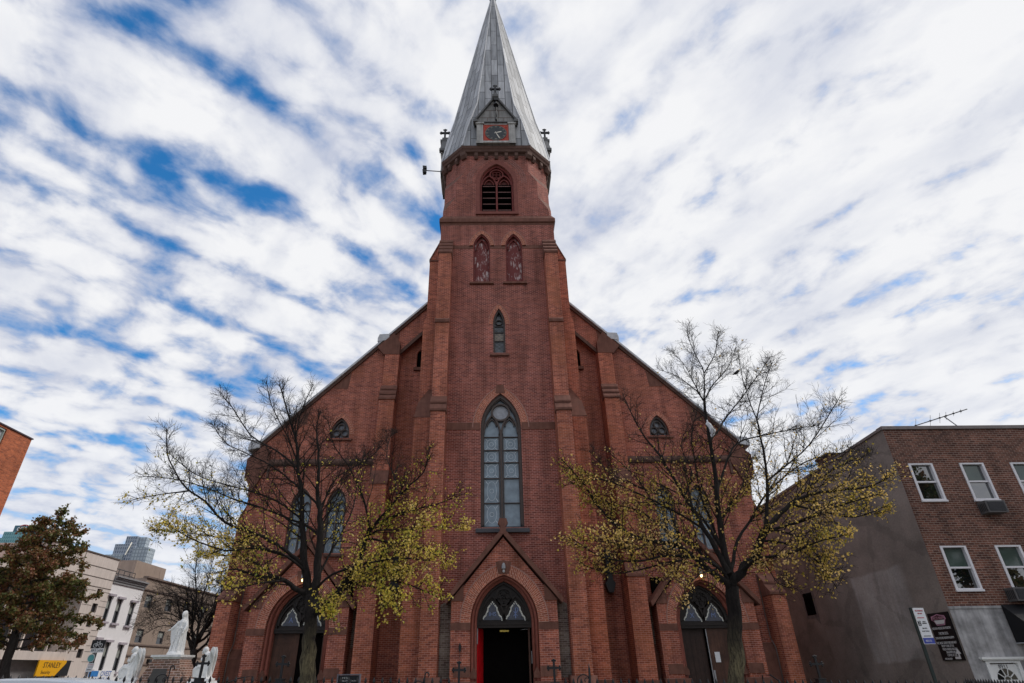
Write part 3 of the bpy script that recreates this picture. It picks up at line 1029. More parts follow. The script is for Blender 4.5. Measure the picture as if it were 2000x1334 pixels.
# --- floodlights
mb = MB()
y0 = TY - 3.44 - 0.3
mb.tube([(0.03, TY - 3.42, 30.78), (0.03, y0, 30.8), (0.03, y0, 32.08)], 0.03)
mb.tube([(0.03, y0, 30.63), (0.03, y0, 30.83)], 0.07)
fl = part(mb, "floodlight_pole", [IRON])
mb = MB()
mb.loft([[(0.03 + r * math.cos(t), y0 + r * math.sin(t), z) for t in [2 * math.pi * i / 10 for i in range(10)]] for z, r in ((32.0, 0.17), (32.08, 0.16), (32.2, 0.09), (32.36, 0.08))])
mb.box(-0.1, 0.16, y0 - 0.12, y0 + 0.12, 32.36, 32.58)
part(mb, "lamp_head", [IRON], fl)
mb = MB()
mb.tube([(-3.2, 25.5, 28.5), (-4.4, 25.5, 28.62)], 0.03)
fl = part(mb, "floodlight_pole", [IRON])
mb = MB()
for dz in (-0.16, 0.16):
    mb.prism([(-4.55, 28.62 + dz - 0.13), (-4.35, 28.62 + dz - 0.1), (-4.33, 28.62 + dz + 0.1), (-4.58, 28.62 + dz + 0.13)], "y", 25.35, 25.6)
part(mb, "lamp_head", [IRON], fl)

# ------------------------------------------------------------------ gable front with the two aisles
def gline(x):
    return 18.87 - 1.045 * (abs(x) - 3.91)


EX = 11.56
AW = [(-9.1, 0.47), (-7.5, 0.45), (7.5, 0.45), (9.1, 0.47)]
holes = [arch(cx, w, 6.06, 8.12, 0.82, 8) for cx, w in AW]
holes += [arch(s * 7.78, 0.47, 11.35, 11.55, 0.85, 8) for s in (-1, 1)]
holes += [arch(s * 8.22, 1.2, FLOOR, 3.06, 1.55, 8) for s in (-1, 1)]
for s in (-1, 1):
    h = [(s * 3.6, 0.6), (s * 5.13, 0.6), (s * 5.13, 15.95), (s * 3.6, 17.6)]
    holes.append(h)
mb = MB()
mb.sheet([(-EX, 0), (EX, 0), (EX, gline(EX)), (0, gline(0)), (-EX, gline(EX))], holes, YG, 0.36)
part(mb, "gable_wall", [BRICK_AISLE])
mb = MB()
for s in (-1, 1):
    sl = arch(s * 4.12, 0.2, 15.3, 16.1, 0.3, 5)
    mb.cut()
    mb.sheet([(min(s * 3.0, s * 5.3), 0.5), (max(s * 3.0, s * 5.3), 0.5), (max(s * 3.0, s * 5.3), 17.9), (min(s * 3.0, s * 5.3), 17.9)], [sl], YG + 0.355, 0.2)
part(mb, "recessed_wall", [BRICK_AISLE])
for s in (-1, 1):
    mb = MB()
    mb.sheet(arch(s * 4.12, 0.22, 15.28, 16.1, 0.33, 5), [], YG + 0.52)
    w = part(mb, "slit_window", [BLACKHOLE])
    mb = MB()
    mb.box(s * 4.12 - 0.32, s * 4.12 + 0.32, YG + 0.2, YG + 0.36, 15.12, 15.28)
    part(mb, "window_sill", [STONE], w)
    mb = MB()
    # sloping drip over the recess
    mb.prism([(s * 3.6, 17.55), (s * 5.16, 15.88), (s * 5.16, 16.12), (s * 3.6, 17.78)], "y", YG - 0.1, YG + 0.02)
    part(mb, "drip_course", [STONE_DARK])
# body of the church: side walls, roof
mb = MB()
for s in (-1, 1):
    mb.cut()
    mb.poly([(s * EX, YG, 0), (s * EX, 68, 0), (s * EX, 68, gline(EX)), (s * EX, YG, gline(EX))])
mb.poly([(-EX, 68, 0), (EX, 68, 0), (EX, 68, gline(EX)), (0, 68, gline(0)), (-EX, 68, gline(EX))])
part(mb, "side_wall", [BRICK_AISLE])
mb = MB()
for s in (-1, 1):
    xa, xb_ = 3.1, EX + 0.25
    mb.poly([(s * 0.0, 30.3, gline(0) + 0.02), (s * xb_, 30.3, gline(xb_) + 0.02), (s * xb_, 68, gline(xb_) + 0.02), (s * 0.0, 68, gline(0) + 0.02)])
    mb.poly([(s * xa, YG + 0.3, gline(xa) + 0.02), (s * xb_, YG + 0.3, gline(xb_) + 0.02), (s * xb_, 30.3, gline(xb_) + 0.02), (s * xa, 30.3, gline(xa) + 0.02)])
part(mb, "roof", [SLATE])
for s in (-1, 1):
    mb = MB()
    xa, xb_ = 3.1, 11.75
    mb.prism([(s * xa, gline(xa) - 0.12), (s * xb_, gline(xb_) - 0.12), (s * xb_, gline(xb_) + 0.06), (s * xa, gline(xa) + 0.06)], "y", YG - 0.1, YG + 0.5)
    cp = part(mb, "gable_coping", [STONE_DARK])
    mb = MB()
    mb.prism([(s * xa, gline(xa) + 0.065), (s * xb_, gline(xb_) + 0.065), (s * xb_, gline(xb_) + 0.2), (s * xa, gline(xa) + 0.2)], "y", YG - 0.2, YG + 0.55)
    # metal caps at the kneelers
    for x, w in ((6.07, 0.3), (11.7, 0.26)):
        z = gline(x)
        mb.cut()
        mb.prism([(s * (x - w), z + 0.45), (s * (x + w * 0.75), z + 0.42), (s * (x + w), z + 0.2), (s * (x + w), z - 0.02), (s * (x - w), z + 0.1)], "y", YG - 0.22, YG + 0.5)
    part(mb, "flashing", [COPING], cp)
    # stone blocks bedded along the rake
    mb = MB()
    for x in (5.6, 7.9, 9.7):
        z = gline(x)
        mb.cut()
        mb.flat([(s * (x - 0.35), YG - 0.012, gline(x - 0.35) - 0.16), (s * (x + 0.42), YG - 0.012, gline(x + 0.42) - 0.16), (s * (x + 0.42), YG - 0.012, gline(x + 0.42) - 0.30), (s * (x - 0.25), YG - 0.012, gline(x + 0.42) - 0.30)])
    part(mb, "rake_block", [STONE], cp)
    # corner kneeler block with a hollow underside
    mb = MB()
    mb.prism([(s * 10.9, 9.95), (s * 11.55, 8.5), (s * 11.6, 9.0), (s * 11.72, 9.2), (s * 11.88, 9.4), (s * 11.93, 10.3), (s * 11.6, 10.62), (s * 11.2, 11.0), (s * 10.9, 10.6)], "y", YG - 0.14, YG + 0.45)
    part(mb, "kneeler", [STONE], cp)
    # aisle buttress: three stages
    x0, x1 = sorted((s * 5.14, s * 5.88))
    mb = MB()
    mb.prism([(YG, 0), (25.2, 0), (25.2, 4.9), (25.36, 5.3), (25.36, 8.9), (25.5, 9.5), (25.5, 13.1), (25.85, 13.9), (25.85, 15.75), (YG, 15.75)], "x", x0, x1)
    b = part(mb, "aisle_buttress", [BRICK_PIER])
    mb = MB()
    mb.prism([(25.95, 13.95), (25.95, 13.05), (25.46, 13.05)] + steps(mb, 25.5, 13.05, 25.87, 13.98, 3, 0.06), "x", x0 - 0.04, x1 + 0.04)
    mb.cut()
    mb.prism([(25.6, 9.5), (25.6, 8.85), (25.3, 8.85), (25.3, 8.95), (25.5, 9.52)], "x", x0 - 0.03, x1 + 0.03)
    mb.cut()
    mb.prism([(25.5, 5.4), (25.5, 4.85), (25.13, 4.85), (25.13, 4.95), (25.36, 5.4)], "x", x0 - 0.03, x1 + 0.03)
    part(mb, "weathering_cap", [STONE], b)
    mb = MB()
    mb.box(x0 - 0.1, x1 + 0.1, 25.1, YG - 0.02, 0, 1.15)
    part(mb, "plinth", [STONE], b)
    mb = MB()
    xs = sorted((s * 5.0, s * 6.3))
    mb.prism([(s * 5.14, 15.75), (s * 5.95, 15.75), (s * 6.3, gline(6.3) - 0.18), (s * 5.5, gline(5.5) - 0.18), (s * 5.14, 16.4)], "y", YG - 0.37, YG - 0.02)
    part(mb, "kneeler", [STONE])
    # corner buttresses
    x0, x1 = sorted((s * 10.98, s * 11.57))
    mb = MB()
    mb.prism([(YG, 0), (25.3, 0), (25.3, 4.2), (YG, 4.95)], "x", x0, x1)
    mb.prism([(s * 11.5, 0), (s * 11.9, 0), (s * 11.86, 7.6), (s * 11.5, 8.4)], "y", YG + 0.15, YG + 1.0)
    b = part(mb, "corner_buttress", [BRICK_PIER])
    mb = MB()
    mb.prism([(YG - 0.02, 5.0), (YG - 0.02, 4.1), (25.26, 4.1)] + steps(mb, 25.3, 4.12, YG - 0.02, 5.0, 2, 0.06), "x", x0 - 0.03, x1 + 0.03)
    mb.cut()
    mb.poly([(s * 11.92, YG + 0.12, 7.5), (s * 11.92, YG + 1.03, 7.5), (s * 11.5, YG + 1.03, 8.46), (s * 11.5, YG + 0.12, 8.46)])
    mb.poly([(s * 11.92, YG + 0.12, 7.5), (s * 11.5, YG + 0.12, 8.46), (s * 11.5, YG + 0.12, 8.3), (s * 11.85, YG + 0.12, 7.5)])
    part(mb, "weathering_cap", [STONE], b)
    # string course over the paired windows
    mb = MB()
    xs = sorted((s * 6.0, s * 10.9))
    mb.prism([(YG - 0.16, 10.06), (YG - 0.16, 10.16), (YG + 0.02, 10.34), (YG + 0.02, 9.98), (YG - 0.1, 9.98)], "x", xs[0], xs[1])
    for x in (6.04, 10.86):
        mb.box(s * x - 0.05, s * x + 0.05, YG - 0.11, YG + 0.02, 9.4, 9.98)
    part(mb, "string_course", [STONE_DARK])
    # ledge beside the porch
    mb = MB()
    for xa, xb_ in ((10.26, 10.98), (5.88, 6.2)):
        xs = sorted((s * xa, s * xb_))
        mb.cut()
        mb.prism([(YG - 0.3, 0), (YG - 0.3, 2.05), (YG, 2.4), (YG, 0)], "x", xs[0] + 0.003, xs[1] - 0.003)
    part(mb, "plinth_ledge", [STONE])
    # attic window
    mb = MB()
    mb.ring(arch(s * 7.78, 0.47, 11.35, 11.55, 0.85, 8), arch(s * 7.78, 0.4, 11.42, 11.55, 0.73, 8), YG + 0.1, YG + 0.3)
    for q in (-0.2, 0.2, 0.0):
        mb.strip(circle(s * 7.78 + q, 11.66 + (0.3 if q == 0 else 0), 0.17, 10), 0.05, YG + 0.15, YG + 0.28, closed=True)
    w = part(mb, "attic_window", [WOODFRAME])
    mb = MB()
    mb.sheet(arch(s * 7.78, 0.45, 11.36, 11.55, 0.82, 8), [], YG + 0.27)
    part(mb, "pane", [plain("hazed_glass", (0.16, 0.17, 0.2), 0.35, 0.5, vary=0.35, scale=5) if s < 0 else bpy.data.materials["hazed_glass"]], w)
    mb = MB()
    mb.prism([(YG - 0.12, 11.2), (YG - 0.12, 11.28), (YG + 0.25, 11.38), (YG + 0.25, 11.2)], "x", s * 7.78 - 0.62, s * 7.78 + 0.62)
    part(mb, "window_sill", [STONE], w)
    mb = MB()
    mb.ring(arch(s * 7.78, 0.68, 11.5, 11.55, 1.1, 8)[1:-1], arch(s * 7.78, 0.475, 11.5, 11.55, 0.855, 8)[1:-1], YG - 0.012, YG + 0.02, 0, radial=True)
    part(mb, "window_arch", [BRICK_ARCH], w)
    # cables down the corner buttress
    mb = MB()
    xx = s * 10.93
    mb.tube([(xx, YG - 0.05, 5.0), (xx, YG - 0.05, 2.6), (xx + s * 0.0, YG - 0.36, 2.2), (xx, YG - 0.36, 0.6)], 0.02, 5)
    part(mb, "conduit", [plain("grey_conduit", (0.2, 0.17, 0.16), 0.6) if s < 0 else bpy.data.materials["grey_conduit"]])

# paired aisle windows
for cx, w_ in AW:
    mb = MB()
    mb.ring(arch(cx, w_, 6.06, 8.12, 0.82, 8), arch(cx, w_ - 0.08, 6.12, 8.12, 0.7, 8), YG + 0.1, YG + 0.34)
    mb.box(cx - 0.025, cx + 0.025, YG + 0.2, YG + 0.32, 6.1, 8.1)
    for s in (-1, 1):
        mb.strip(arch(cx + s * 0.19, 0.17, 8.0, 8.05, 0.3, 5)[1:-1], 0.04, YG + 0.2, YG + 0.32)
    for z in (6.75, 7.4, 7.95):
        mb.box(cx - w_ + 0.05, cx + w_ - 0.05, YG + 0.24, YG + 0.33, z - 0.014, z + 0.014)
    w = part(mb, "aisle_window", [WOODFRAME])
    mb = MB()
    mb.sheet(arch(cx, w_ - 0.03, 6.08, 8.12, 0.78, 8), [], YG + 0.32)
    part(mb, "pane", [LEADGLASS], w)
    mb = MB()
    for za, zb in ((6.12, 6.75), (6.75, 7.4), (7.4, 7.95)):
        for s in (-1, 1):
            c2 = cx + s * 0.2
            mb.strip([(c2 + 0.12 * math.cos(t), (za + zb) / 2 + 0.25 * math.sin(t)) for t in [2 * math.pi * i / 12 for i in range(12)]], 0.012, YG + 0.312, YG + 0.32, closed=True)
    part(mb, "lead_came", [LEADLINE], w)
    mb = MB()
    mb.prism([(YG - 0.13, 5.9), (YG - 0.13, 5.98), (YG + 0.3, 6.1), (YG + 0.3, 5.9)], "x", cx - w_ - 0.14, cx + w_ + 0.14)
    part(mb, "window_sill", [STONE_DARK], w)
    mb = MB()
    mb.ring(arch(cx, w_ + 0.24, 8.08, 8.12, 1.08, 8)[1:-1], arch(cx, w_ + 0.005, 8.08, 8.12, 0.825, 8)[1:-1], YG - 0.012, YG + 0.02, 0, radial=True)
    part(mb, "window_arch", [BRICK_ARCH], w)


# ------------------------------------------------------------------ three gabled porches with their doors
BULB = bpy.data.materials.new("lamp_bulb")
BULB.use_nodes = True
_t = NT(BULB.node_tree)
_e = _t.n("ShaderNodeEmission", {0: (1.0, 0.72, 0.3, 1), 1: 6.0})
_t.n("ShaderNodeOutputMaterial", {0: _e.outputs[0]})
GLYPH = plain("glyph_blue", (0.16, 0.22, 0.42), 0.5)
BEAD = plain("bead_white", (0.72, 0.72, 0.66), 0.5)


def porch(cx, y, kind):
    """Gabled brick porch front at depth y."""
    back = {0: YF}.get(kind, YG)
    hole = arch(cx, 1.26, FLOOR, 3.09, 1.64, 11)
    ap = 6.22
    mb = MB()
    mb.sheet([(cx - 1.99, 0), (cx + 1.99, 0), (cx + 1.99, 3.8), (cx, ap - 0.1), (cx - 1.99, 3.8)], [hole], y, 0.16)
    for s in (-1, 1):
        mb.poly([(cx + s * 1.99, y, 0), (cx + s * 1.99, back + 0.05, 0), (cx + s * 1.99, back + 0.05, 3.8), (cx + s * 1.99, y, 3.8)])
    p = part(mb, "porch", [BRICK_AISLE])
    mb = MB()
    mb.ring(arch(cx, 1.63, 3.05, 3.09, 2.04, 14)[1:-1], arch(cx, 1.262, 3.05, 3.09, 1.642, 14)[1:-1], y - 0.012, y + 0.02, 0, radial=True)
    k = arch(cx, 1.665, 3.05, 3.09, 2.08, 14)[1:-1]
    mb.ring(k, arch(cx, 1.63, 3.05, 3.09, 2.04, 14)[1:-1], y - 0.02, y + 0.02, 1)
    part(mb, "door_arch", [BRICK_ARCH, bpy.data.materials["mortar_line"]], p)
    mb = MB()
    mb.ring(arch(cx, 1.262, FLOOR, 3.09, 1.64, 11), arch(cx, 1.14, FLOOR, 3.09, 1.55, 11), y + 0.155, y + 0.34)
    mb.ring(arch(cx, 1.142, FLOOR, 3.09, 1.55, 11), arch(cx, 1.03, FLOOR, 3.09, 1.46, 11), y + 0.335, y + 0.62)
    for dy, w in ((0.15, 1.2), (0.33, 1.09)):
        a = arch(cx, w, FLOOR + 0.9, 3.09, 1.6, 11)
        mb.tube([(q[0], y + dy, q[1]) for q in a], 0.055, 6)
    part(mb, "moulded_jamb", [plain("jamb_brick", (0.26, 0.085, 0.062), 0.85, vary=0.3, scale=5) if kind == 0 else bpy.data.materials["jamb_brick"]], p)
    mb = MB()
    for s in (-1, 1):
        mb.cut()
        mb.box(*sorted((cx + s * 1.265, cx + s * 2.0)), y - 0.025, y + 0.02, 2.85, 3.09)
        mb.cut()
        mb.box(*sorted((cx + s * 1.262, cx + s * 1.85)), y - 0.025, y + 0.02, 1.34, 1.68)
        mb.cut()
        mb.prism([(cx + s * 1.03, 1.3), (cx + s * 1.26, 1.3), (cx + s * 1.26, 1.46), (cx + s * 1.15, 1.66), (cx + s * 1.03, 1.46)], "y", y + 0.1, y + 0.5)
        mb.cut()
        mb.box(*sorted((cx + s * 1.03, cx + s * 2.06)), y - 0.08, y + 0.2, 0, 1.2)
        # springer stones under the hood
        mb.cut()
        mb.flat([(cx + s * 1.53, y - 0.03, 3.82), (cx + s * 2.03, y - 0.03, 3.82), (cx + s * 1.53, y - 0.03, 4.4)])
    mb.cut()
    mb.prism([(cx - 0.2, 4.76), (cx + 0.2, 4.76), (cx + 0.31, 5.2), (cx, 5.26), (cx - 0.31, 5.2)], "y", y - 0.03, y + 0.02)
    part(mb, "porch_stone", [STONE], p)
    mb = MB()
    for s in (-1, 1):
        sl = (ap - 3.72) / 2.16
        mb.prism([(cx + s * 2.18, 3.72), (cx, ap), (cx, ap + 0.26), (cx + s * 2.24, 3.88)], "y", y - 0.18, back)
    mb.prism([(cx - 0.1, ap), (cx + 0.1, ap), (cx + 0.13, ap + 0.2), (cx + 0.09, ap + 0.26), (cx + 0.2, ap + 0.42), (cx + 0.14, ap + 0.6), (cx - 0.14, ap + 0.6), (cx - 0.2, ap + 0.42), (cx - 0.09, ap + 0.26), (cx - 0.13, ap + 0.2)], "y", y - 0.2, y + 0.1)
    part(mb, "porch_hood", [STONE], p)
    # dark stained brick either side, under the hood's drip
    mb = MB()
    ww = 2.43 if kind == 0 else 2.3
    for s in (-1, 1):
        mb.cut()
        mb.poly([(cx + s * 2.0, back - 0.004, 1.3), (cx + s * ww, back - 0.004, 1.3), (cx + s * ww, back - 0.004, 3.75), (cx + s * 2.0, back - 0.004, 3.95)])
    part(mb, "stained_wall", [GREYSTAIN], p)
    # lamp on the keystone
    mb = MB()
    mb.tube([(cx, y - 0.03, 4.82), (cx, y - 0.16, 4.85), (cx, y - 0.16, 4.95)], 0.018, 5)
    mb.loft([[(cx + r * math.cos(t), y - 0.16 + r * math.sin(t), z) for t in [2 * math.pi * i / 8 for i in range(8)]] for z, r in ((5.14, 0.03), (5.06, 0.075), (4.93, 0.085), (4.9, 0.05))], smooth=False)
    lm = part(mb, "porch_lamp", [STEEL], p)
    mb = MB()
    mb.ell((cx, y - 0.16, 4.84), 0.05, 0.05, 0.06)
    part(mb, "bulb", [BULB if kind else plain("frosted_bulb", (0.5, 0.5, 0.5), 0.3)], p)
    # tympanum
    yt = y + 0.55
    mb = MB()
    mb.sheet(arch(cx, 1.04, 3.02, 3.09, 1.47, 11), [], yt)
    mb.box(cx - 1.03, cx + 1.03, yt - 0.14, yt + 0.1, 2.93, 3.1)
    mb.box(cx - 1.03, cx + 1.03, yt - 0.18, yt - 0.1, 3.03, 3.07)
    for s in (-1, 1):
        mb.strip(arch(cx + s * 0.45, 0.46, 3.15, 3.2, 0.82, 8)[1:-1], 0.06, yt - 0.1, yt)
    mb.strip(circle(cx, 4.0, 0.3, 18), 0.06, yt - 0.1, yt, closed=True)
    for k in range(5):
        t = math.pi / 2 + k * 2 * math.pi / 5
        mb.strip(circle(cx + 0.15 * math.cos(t), 4.0 + 0.15 * math.sin(t), 0.11, 8), 0.035, yt - 0.06, yt, closed=True)
    mb.strip(arch(cx, 0.99, 3.05, 3.09, 1.4, 11)[1:-1], 0.07, yt - 0.1, yt)
    ty = part(mb, "tympanum", [plain("dark_oak", (0.022, 0.016, 0.014), 0.5) if kind == 0 else bpy.data.materials["dark_oak"]], p)
    glyphs = {0: ("IHS", "X"), 1: ("A", "M"), 2: ("X", "M")}[kind]
    for s, gl in zip((-1, 1), glyphs):
        gx = cx + s * 0.44
        half = [(0.36, 3.2), (0.33, 3.3), (0.26, 3.36), (0.22, 3.46), (0.18, 3.52), (0.17, 3.62), (0.1, 3.7), (0.0, 3.82)]
        outl = [(gx + a, b) for a, b in half] + [(gx - a, b) for a, b in reversed(half[:-1])]
        mb = MB()
        mb.sheet(outl, [], yt - 0.02)
        part(mb, "transom_pane", [BLUEGLASS], p)
        mb = MB()
        for i in range(len(outl) - 1):
            for f in (0.0, 0.5):
                px_, pz_ = outl[i][0] + (outl[i + 1][0] - outl[i][0]) * f, outl[i][1] + (outl[i + 1][1] - outl[i][1]) * f
                mb.ell((px_, yt - 0.03, pz_), 0.032, 0.015, 0.034, 0, 6, 4)
        part(mb, "bead_border", [BEAD], p)
        text(gl, 0.26 if len(gl) == 1 else 0.2, face_front(gx, yt - 0.025, 3.4), GLYPH, p, "monogram")
        if kind == 0 and s == 1:
            mb = MB()
            mb.strip([(gx, 3.26), (gx, 3.62)], 0.03, yt - 0.03, yt - 0.025)
            mb.strip([(gx + 0.05 + 0.05 * math.cos(t), 3.56 + 0.06 * math.sin(t)) for t in [math.pi / 2 - i * math.pi / 5 for i in range(6)]], 0.025, yt - 0.03, yt - 0.025)
            part(mb, "monogram", [GLYPH], p)
    return p, yt


def door_leaf(w, h, t, planks=5):
    """A plank door leaf, hinge edge at x=0, in local space."""
    mb = MB()
    mb.box(0, w, 0, t, 0, h)
    for i in range(1, planks):
        x = w * i / planks
        mb.box(x - 0.006, x + 0.006, -0.008, 0, 0.02, h - 0.02)
    for z in (0.3, h - 0.35):
        mb.box(0.03, w * 0.75, -0.014, 0, z, z + 0.06)
    return mb


# centre: both leaves swung inwards
p, yt = porch(0.0, 23.45, 0)
H = 2.93 - FLOOR
mb = door_leaf(0.98, H, 0.06).xform(Matrix.Translation((-0.98, yt + 0.02, FLOOR)) @ Matrix.Rotation(R(76), 4, "Z"))
part(mb, "door", [DOORRED], p, "red door leaf standing open")
mb = door_leaf(0.98, H, 0.06).xform(Matrix.Translation((0.955, yt + 0.0, FLOOR)) @ Matrix.Rotation(R(88), 4, "Z"))
part(mb, "door", [DOORWOOD], p, "dark brown door leaf standing open")
mb = MB()
mb.box(-1.03, -0.99, yt - 0.06, yt, 2.4, 2.93)
mb.cut()
mb.box(0.985, 1.01, yt - 0.07, yt - 0.02, 1.75, 2.15)
part(mb, "door_plate", [STEEL], p)
mb = MB()
mb.box(-0.17, 0.17, yt + 0.02, yt + 0.06, 2.80, 2.86)
part(mb, "lintel_plate", [plain("brass_plate", (0.75, 0.55, 0.1), 0.35)], p)
mb = MB()
mb.tube([(0.62, yt + 0.1, 2.86), (0.8, yt + 0.03, 2.885), (0.98, yt + 0.01, 2.88)], 0.012, 5)
part(mb, "door_closer", [STEEL], p)
mb = MB()
mb.prism([(-1.68, 2.3), (-1.63, 2.45), (-1.58, 2.3), (-1.6, 2.15), (-1.66, 2.15)], "y", 23.33, 23.44)
mb.box(-1.635, -1.625, 23.4, 23.44, 1.9, 2.15)
part(mb, "wall_bracket", [IRON], p)

for s, kind in ((-1, 1), (1, 2)):
    cx = s * 8.22
    p, yt = porch(cx, 25.35, kind)
    mb = MB()
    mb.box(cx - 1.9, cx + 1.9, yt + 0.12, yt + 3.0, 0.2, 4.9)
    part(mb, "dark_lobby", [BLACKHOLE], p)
    if kind == 1:
        mb = door_leaf(1.0, H, 0.06).xform(Matrix.Translation((cx - 1.03, yt, FLOOR)) @ Matrix.Rotation(R(4), 4, "Z"))
        part(mb, "door", [DOORWOOD], p)
        mb = door_leaf(0.96, H, 0.06).xform(Matrix.Translation((cx + 0.99, yt + 0.03, FLOOR)) @ Matrix.Rotation(R(82), 4, "Z"))
        part(mb, "door", [DOORWOOD], p, "dark door leaf swung inwards")
    else:
        mb = door_leaf(0.97, H, 0.06).xform(Matrix.Translation((cx - 1.02, yt + 0.05, FLOOR)) @ Matrix.Rotation(R(3), 4, "Z"))
        part(mb, "door", [plain("door_wood_dark", (0.04, 0.02, 0.015), 0.5, vary=0.3, streak=0.3)], p, "darker door leaf pushed slightly inwards")
        mb = door_leaf(1.0, H, 0.06).xform(Matrix.Translation((cx + 0.0, yt - 0.05, FLOOR)))
        part(mb, "door", [DOORWOOD], p)
        mb = MB()
        mb.box(cx + 0.2, cx + 0.4, yt - 0.07, yt - 0.062, 1.72, 2.08)
        part(mb, "notice", [PAPER], p)
        mb = MB()
        mb.box(cx - 0.02, cx + 0.015, yt - 0.075, yt - 0.05, FLOOR, 2.9)
        mb.cut()
        mb.box(cx + 0.03, cx + 0.1, yt - 0.09, yt - 0.06, 0.85, 1.45)
        part(mb, "door_plate", [STEEL], p)

# entrance steps
for cx, y in ((0.0, 23.45), (-8.22, 25.35), (8.22, 25.35)):
    mb = MB()
    for k in range(3):
        mb.box(cx - 2.2 - 0.25 * k, cx + 2.2 + 0.25 * k, y - 0.4 - 0.34 * k, y - 0.07, -0.4 if k else -0.4, FLOOR - 0.15 * k)
    part(mb, "steps", [CONCRETE])
mb = MB()
mb.box(-1.05, 1.05, 23.4, 24.8, 0.1, FLOOR)
for s in (-1, 1):
    mb.cut()
    mb.box(s * 8.22 - 1.05, s * 8.22 + 1.05, 25.3, 26.5, 0.1, FLOOR)
part(mb, "threshold", [CONCRETE])
# dark fixings on the aisle buttress recess (downspout heads)
for s in (-1, 1):
    mb = MB()
    x = s * 4.62
    mb.prism([(x - 0.1, 4.35), (x + 0.1, 4.35), (x + 0.22, 4.7), (x + 0.12, 4.85), (x + 0.1, 6.1), (x - 0.1, 6.1), (x - 0.12, 4.85), (x - 0.22, 4.7)], "y", YG - 0.05, YG + 0.34)
    part(mb, "downpipe_head", [IRON])


# ------------------------------------------------------------------ ground
def ground_sheet(name, xs, y0, y1, dz, m):
    mb = MB()
    for i in range(len(xs) - 1):
        a, b = xs[i], xs[i + 1]
        mb.poly([(a, y0, gz(a) + dz), (b, y0, gz(b) + dz), (b, y1, gz(b) + dz), (a, y1, gz(a) + dz)])
    o = mb.build(name, m)
    o["kind"] = "structure"
    return o


ground_sheet("ground", [-1500, -32, 32, 1500], -1200, 1800, -0.22, EARTH)
ground_sheet("road", [-400, -32, 32, 400], -1.5, 13.4, -0.13, ASPHALT)
ground_sheet("side_street", [-25.0, -18.5], 13.41, 400, -0.128, ASPHALT)
mb = MB()
for xa, xb in ((-18.3, 32), (32, 400)):
    n = 20
    mb.prism([(xa, gz(xa) - 0.3), (xb, gz(xb) - 0.3), (xb, gz(xb)), (xa, gz(xa))], "y", 13.56, 16.2)
o = mb.build("pavement", CONCRETE)
o["kind"] = "structure"
mb = MB()
for xa, xb in ((-18.5, 32), (32, 400)):
    mb.prism([(xa, gz(xa) - 0.3), (xb, gz(xb) - 0.3), (xb, gz(xb) + 0.01), (xa, gz(xa) + 0.01)], "y", 13.4, 13.55)
o = mb.build("kerb", plain("kerb_stone", (0.25, 0.24, 0.23), 0.85))
o["kind"] = "structure"
mb = MB()
for i in range(-20, 20):
    x = i * 6.0
    mb.poly([(x, 5.9, gz(x) - 0.125), (x + 3, 5.9, gz(x + 3) - 0.125), (x + 3, 6.03, gz(x + 3) - 0.125), (x, 6.03, gz(x) - 0.125)])
o = mb.build("road_marking", plain("road_paint", (0.6, 0.6, 0.56), 0.7))
o["kind"] = "structure"
# church yard (lawn) and far pavement of the side street
ground_sheet("churchyard", [-18.2, -13, -3, 3, 12, 13.9], 16.25, 40, 0.0, plain("yard_lawn", (0.06, 0.075, 0.03), 0.95, vary=0.4, scale=5))
ground_sheet("church_path", [-2.2, 0, 2.2], 16.2, 22.6, 0.012, CONCRETE)
ground_sheet("street_pavement", [-27.0, -25.0], 13.4, 400, 0.0, CONCRETE)


# ------------------------------------------------------------------ row house on the right
RH = thing("row_house", "dark brick row house with white sash windows and a bare grey rendered side wall", "house", (19.0, 21.0, 0))


def rpart(mb, name, mats, parent=RH, label=None):
    return part(mb, name, mats, parent, label)


X0, X1, YR, ZR = 14.93, 30.0, 21.0, 9.56


